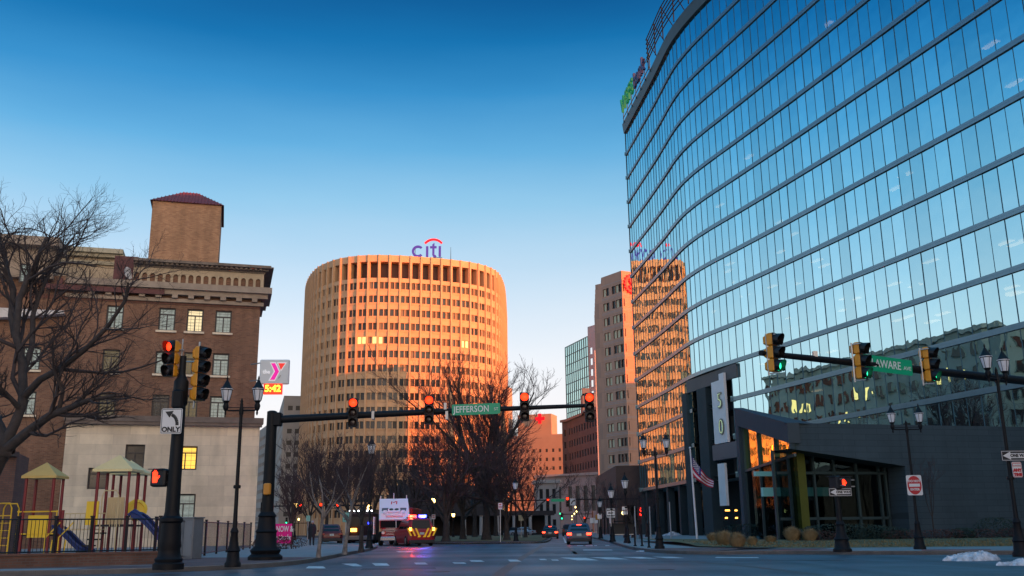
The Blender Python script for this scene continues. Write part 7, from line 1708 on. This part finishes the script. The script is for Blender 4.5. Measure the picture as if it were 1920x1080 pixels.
for s in (-1, 1):
    for y in (1.0, 7.5):
        t = MB(); t.lathe([(.3, -.15), (.5, -.15), (.53, -.08), (.53, .08), (.5, .15), (.3, .15)], (0, 0, 0), 18); w = t.build('wheel', M_TYRE, TR, True); w.rotation_euler = (0, rad(90), 0); w.location = (s * 1.05, y, .53)
        t = MB(); t.lathe([(0, -.05), (.32, -.05), (.32, .1), (0, .12)], (0, 0, 0), 12); t.build('rim', M_RIM, w, True)
b = MB(); b.box((-hw - .35, .3, tz(985)), (.08, 1.0, 1.3)); b.build('open_door', M_FWH, TR)
# the dark engine left of it with a row of white lamps
q = Vector((at(676, 1000, 84).x, 84.0, .005)); EN = empty('fire_engine', tuple(q), rad(4), 'dark fire engine with a row of small white roof lamps', 'fire truck')
zt2 = at(680, 958, 84).z
b = MB(); b.cbox((0, 3.0, zt2 * .52), (2.3, 6.5, zt2 * .86), .1); b.build('body', mat('engine_dark', (.022, .012, .015), .7, spec=.2), EN)
b = MB(); b.quad((-1.0, -.27, zt2 * .55), (1.0, -.27, zt2 * .55), (1.0, -.27, zt2 * .82), (-1.0, -.27, zt2 * .82)); b.build('windscreen', M_CGL, EN)
b = MB(); b.cbox((0, -.4, .55), (2.35, .4, .35), .05); b.build('bumper', mat('dull_chrome', (.12, .12, .13), .5, metal=.5), EN)
M_WL = mat('white_lamp', (1, 1, 1), .3, emit=(.9, .95, 1), estr=5)
for k in range(6): b = MB(); b.box((-.9 + k * .36, -.32, zt2 + .0), (.13, .1, .1)); b.build('roof_lamp', M_WL, EN)
b = MB(); b.box((-.55, -.35, 1.2), (.5, .12, .28)); b.build('warning_lamp', M_AM, EN)
b = MB(); b.box((.75, -.35, 1.75), (.22, .12, .14)); b.build('blue_lamp', M_BL, EN)
for s in (-1, 1):
    for y in (1.0, 5): t = MB(); t.lathe([(.3, -.15), (.5, -.15), (.53, 0), (.5, .15), (.3, .15)], (0, 0, 0), 16); w = t.build('wheel', M_TYRE, EN, True); w.rotation_euler = (0, rad(90), 0); w.location = (s * 1.05, y, .53)

# ------------------------------------------------------------------ the person standing by the teal car
def person(label, loc, rz, h=1.75):
    o = empty('person', loc, rz, label, 'person'); k = h / 1.75
    V = [(0, 0, .95), (0, 0, 1.12), (0, .01, 1.32), (0, .0, 1.46), (0, -.01, 1.54), (0, -.015, 1.66), (0, -.01, 1.75), (-.10, 0, .90), (-.11, -.01, .50), (-.11, .02, .10), (-.115, -.10, .04), (.10, 0, .90), (.12, -.03, .50), (.13, .03, .10), (.135, -.09, .04), (-.19, 0, 1.42), (-.26, .0, 1.14), (-.25, -.10, .90), (-.245, -.13, .80), (.19, 0, 1.42), (.26, .01, 1.14), (.24, -.10, .90), (.235, -.13, .80)]
    E_ = [(0, 1), (1, 2), (2, 3), (3, 4), (4, 5), (5, 6), (0, 7), (7, 8), (8, 9), (9, 10), (0, 11), (11, 12), (12, 13), (13, 14), (3, 15), (15, 16), (16, 17), (17, 18), (3, 19), (19, 20), (20, 21), (21, 22)]
    Rr = [.17, .165, .185, .14, .06, .098, .07, .115, .08, .055, .05, .115, .08, .055, .05, .085, .065, .052, .045, .085, .065, .052, .045]
    me = bpy.data.meshes.new('body'); me.from_pydata([tuple(Vector(v) * k) for v in V], E_, []); b_ = bpy.data.objects.new('body', me); COL.objects.link(b_); b_.parent = o
    sk = b_.modifiers.new('skin', 'SKIN'); ss = b_.modifiers.new('sub', 'SUBSURF'); ss.levels = 1; ss.render_levels = 1
    for i, r_ in enumerate(Rr): me.skin_vertices[0].data[i].radius = (r_ * k, r_ * k * (.75 if i in (0, 1, 2, 3) else 1.0))
    me.skin_vertices[0].data[0].use_root = True; me.materials.append(mat('dark_coat', (.012, .013, .02), .8))
    b = MB(); b.lathe([(.02, 1.77), (.09, 1.74), (.112, 1.68), (.108, 1.63)], (0, -.012, 0), 12); b.build('cap', mat('grey_cap', (.35, .36, .38), .8), o, True); b = MB()
    b.lathe([(.05, 1.52), (.085, 1.57), (.1, 1.63), (.098, 1.66)], (0, -.022, 0), 12); b.build('face', mat('skin', (.36, .22, .16), .6), o, True); b = MB(); b.lathe([(.20, .62), (.215, .95), (.20, 1.1), (.225, 1.38), (.10, 1.49)], (0, 0, 0), 14); q = b.build('coat', mat('dark_coat', (.012, .013, .02), .8), o, True); q.scale = (1.05, .78, 1)
    return o
person('person in a long dark coat and pale cap standing by the teal windowed car', (at(585, 1000, 72).x, 72, .13), rad(20))
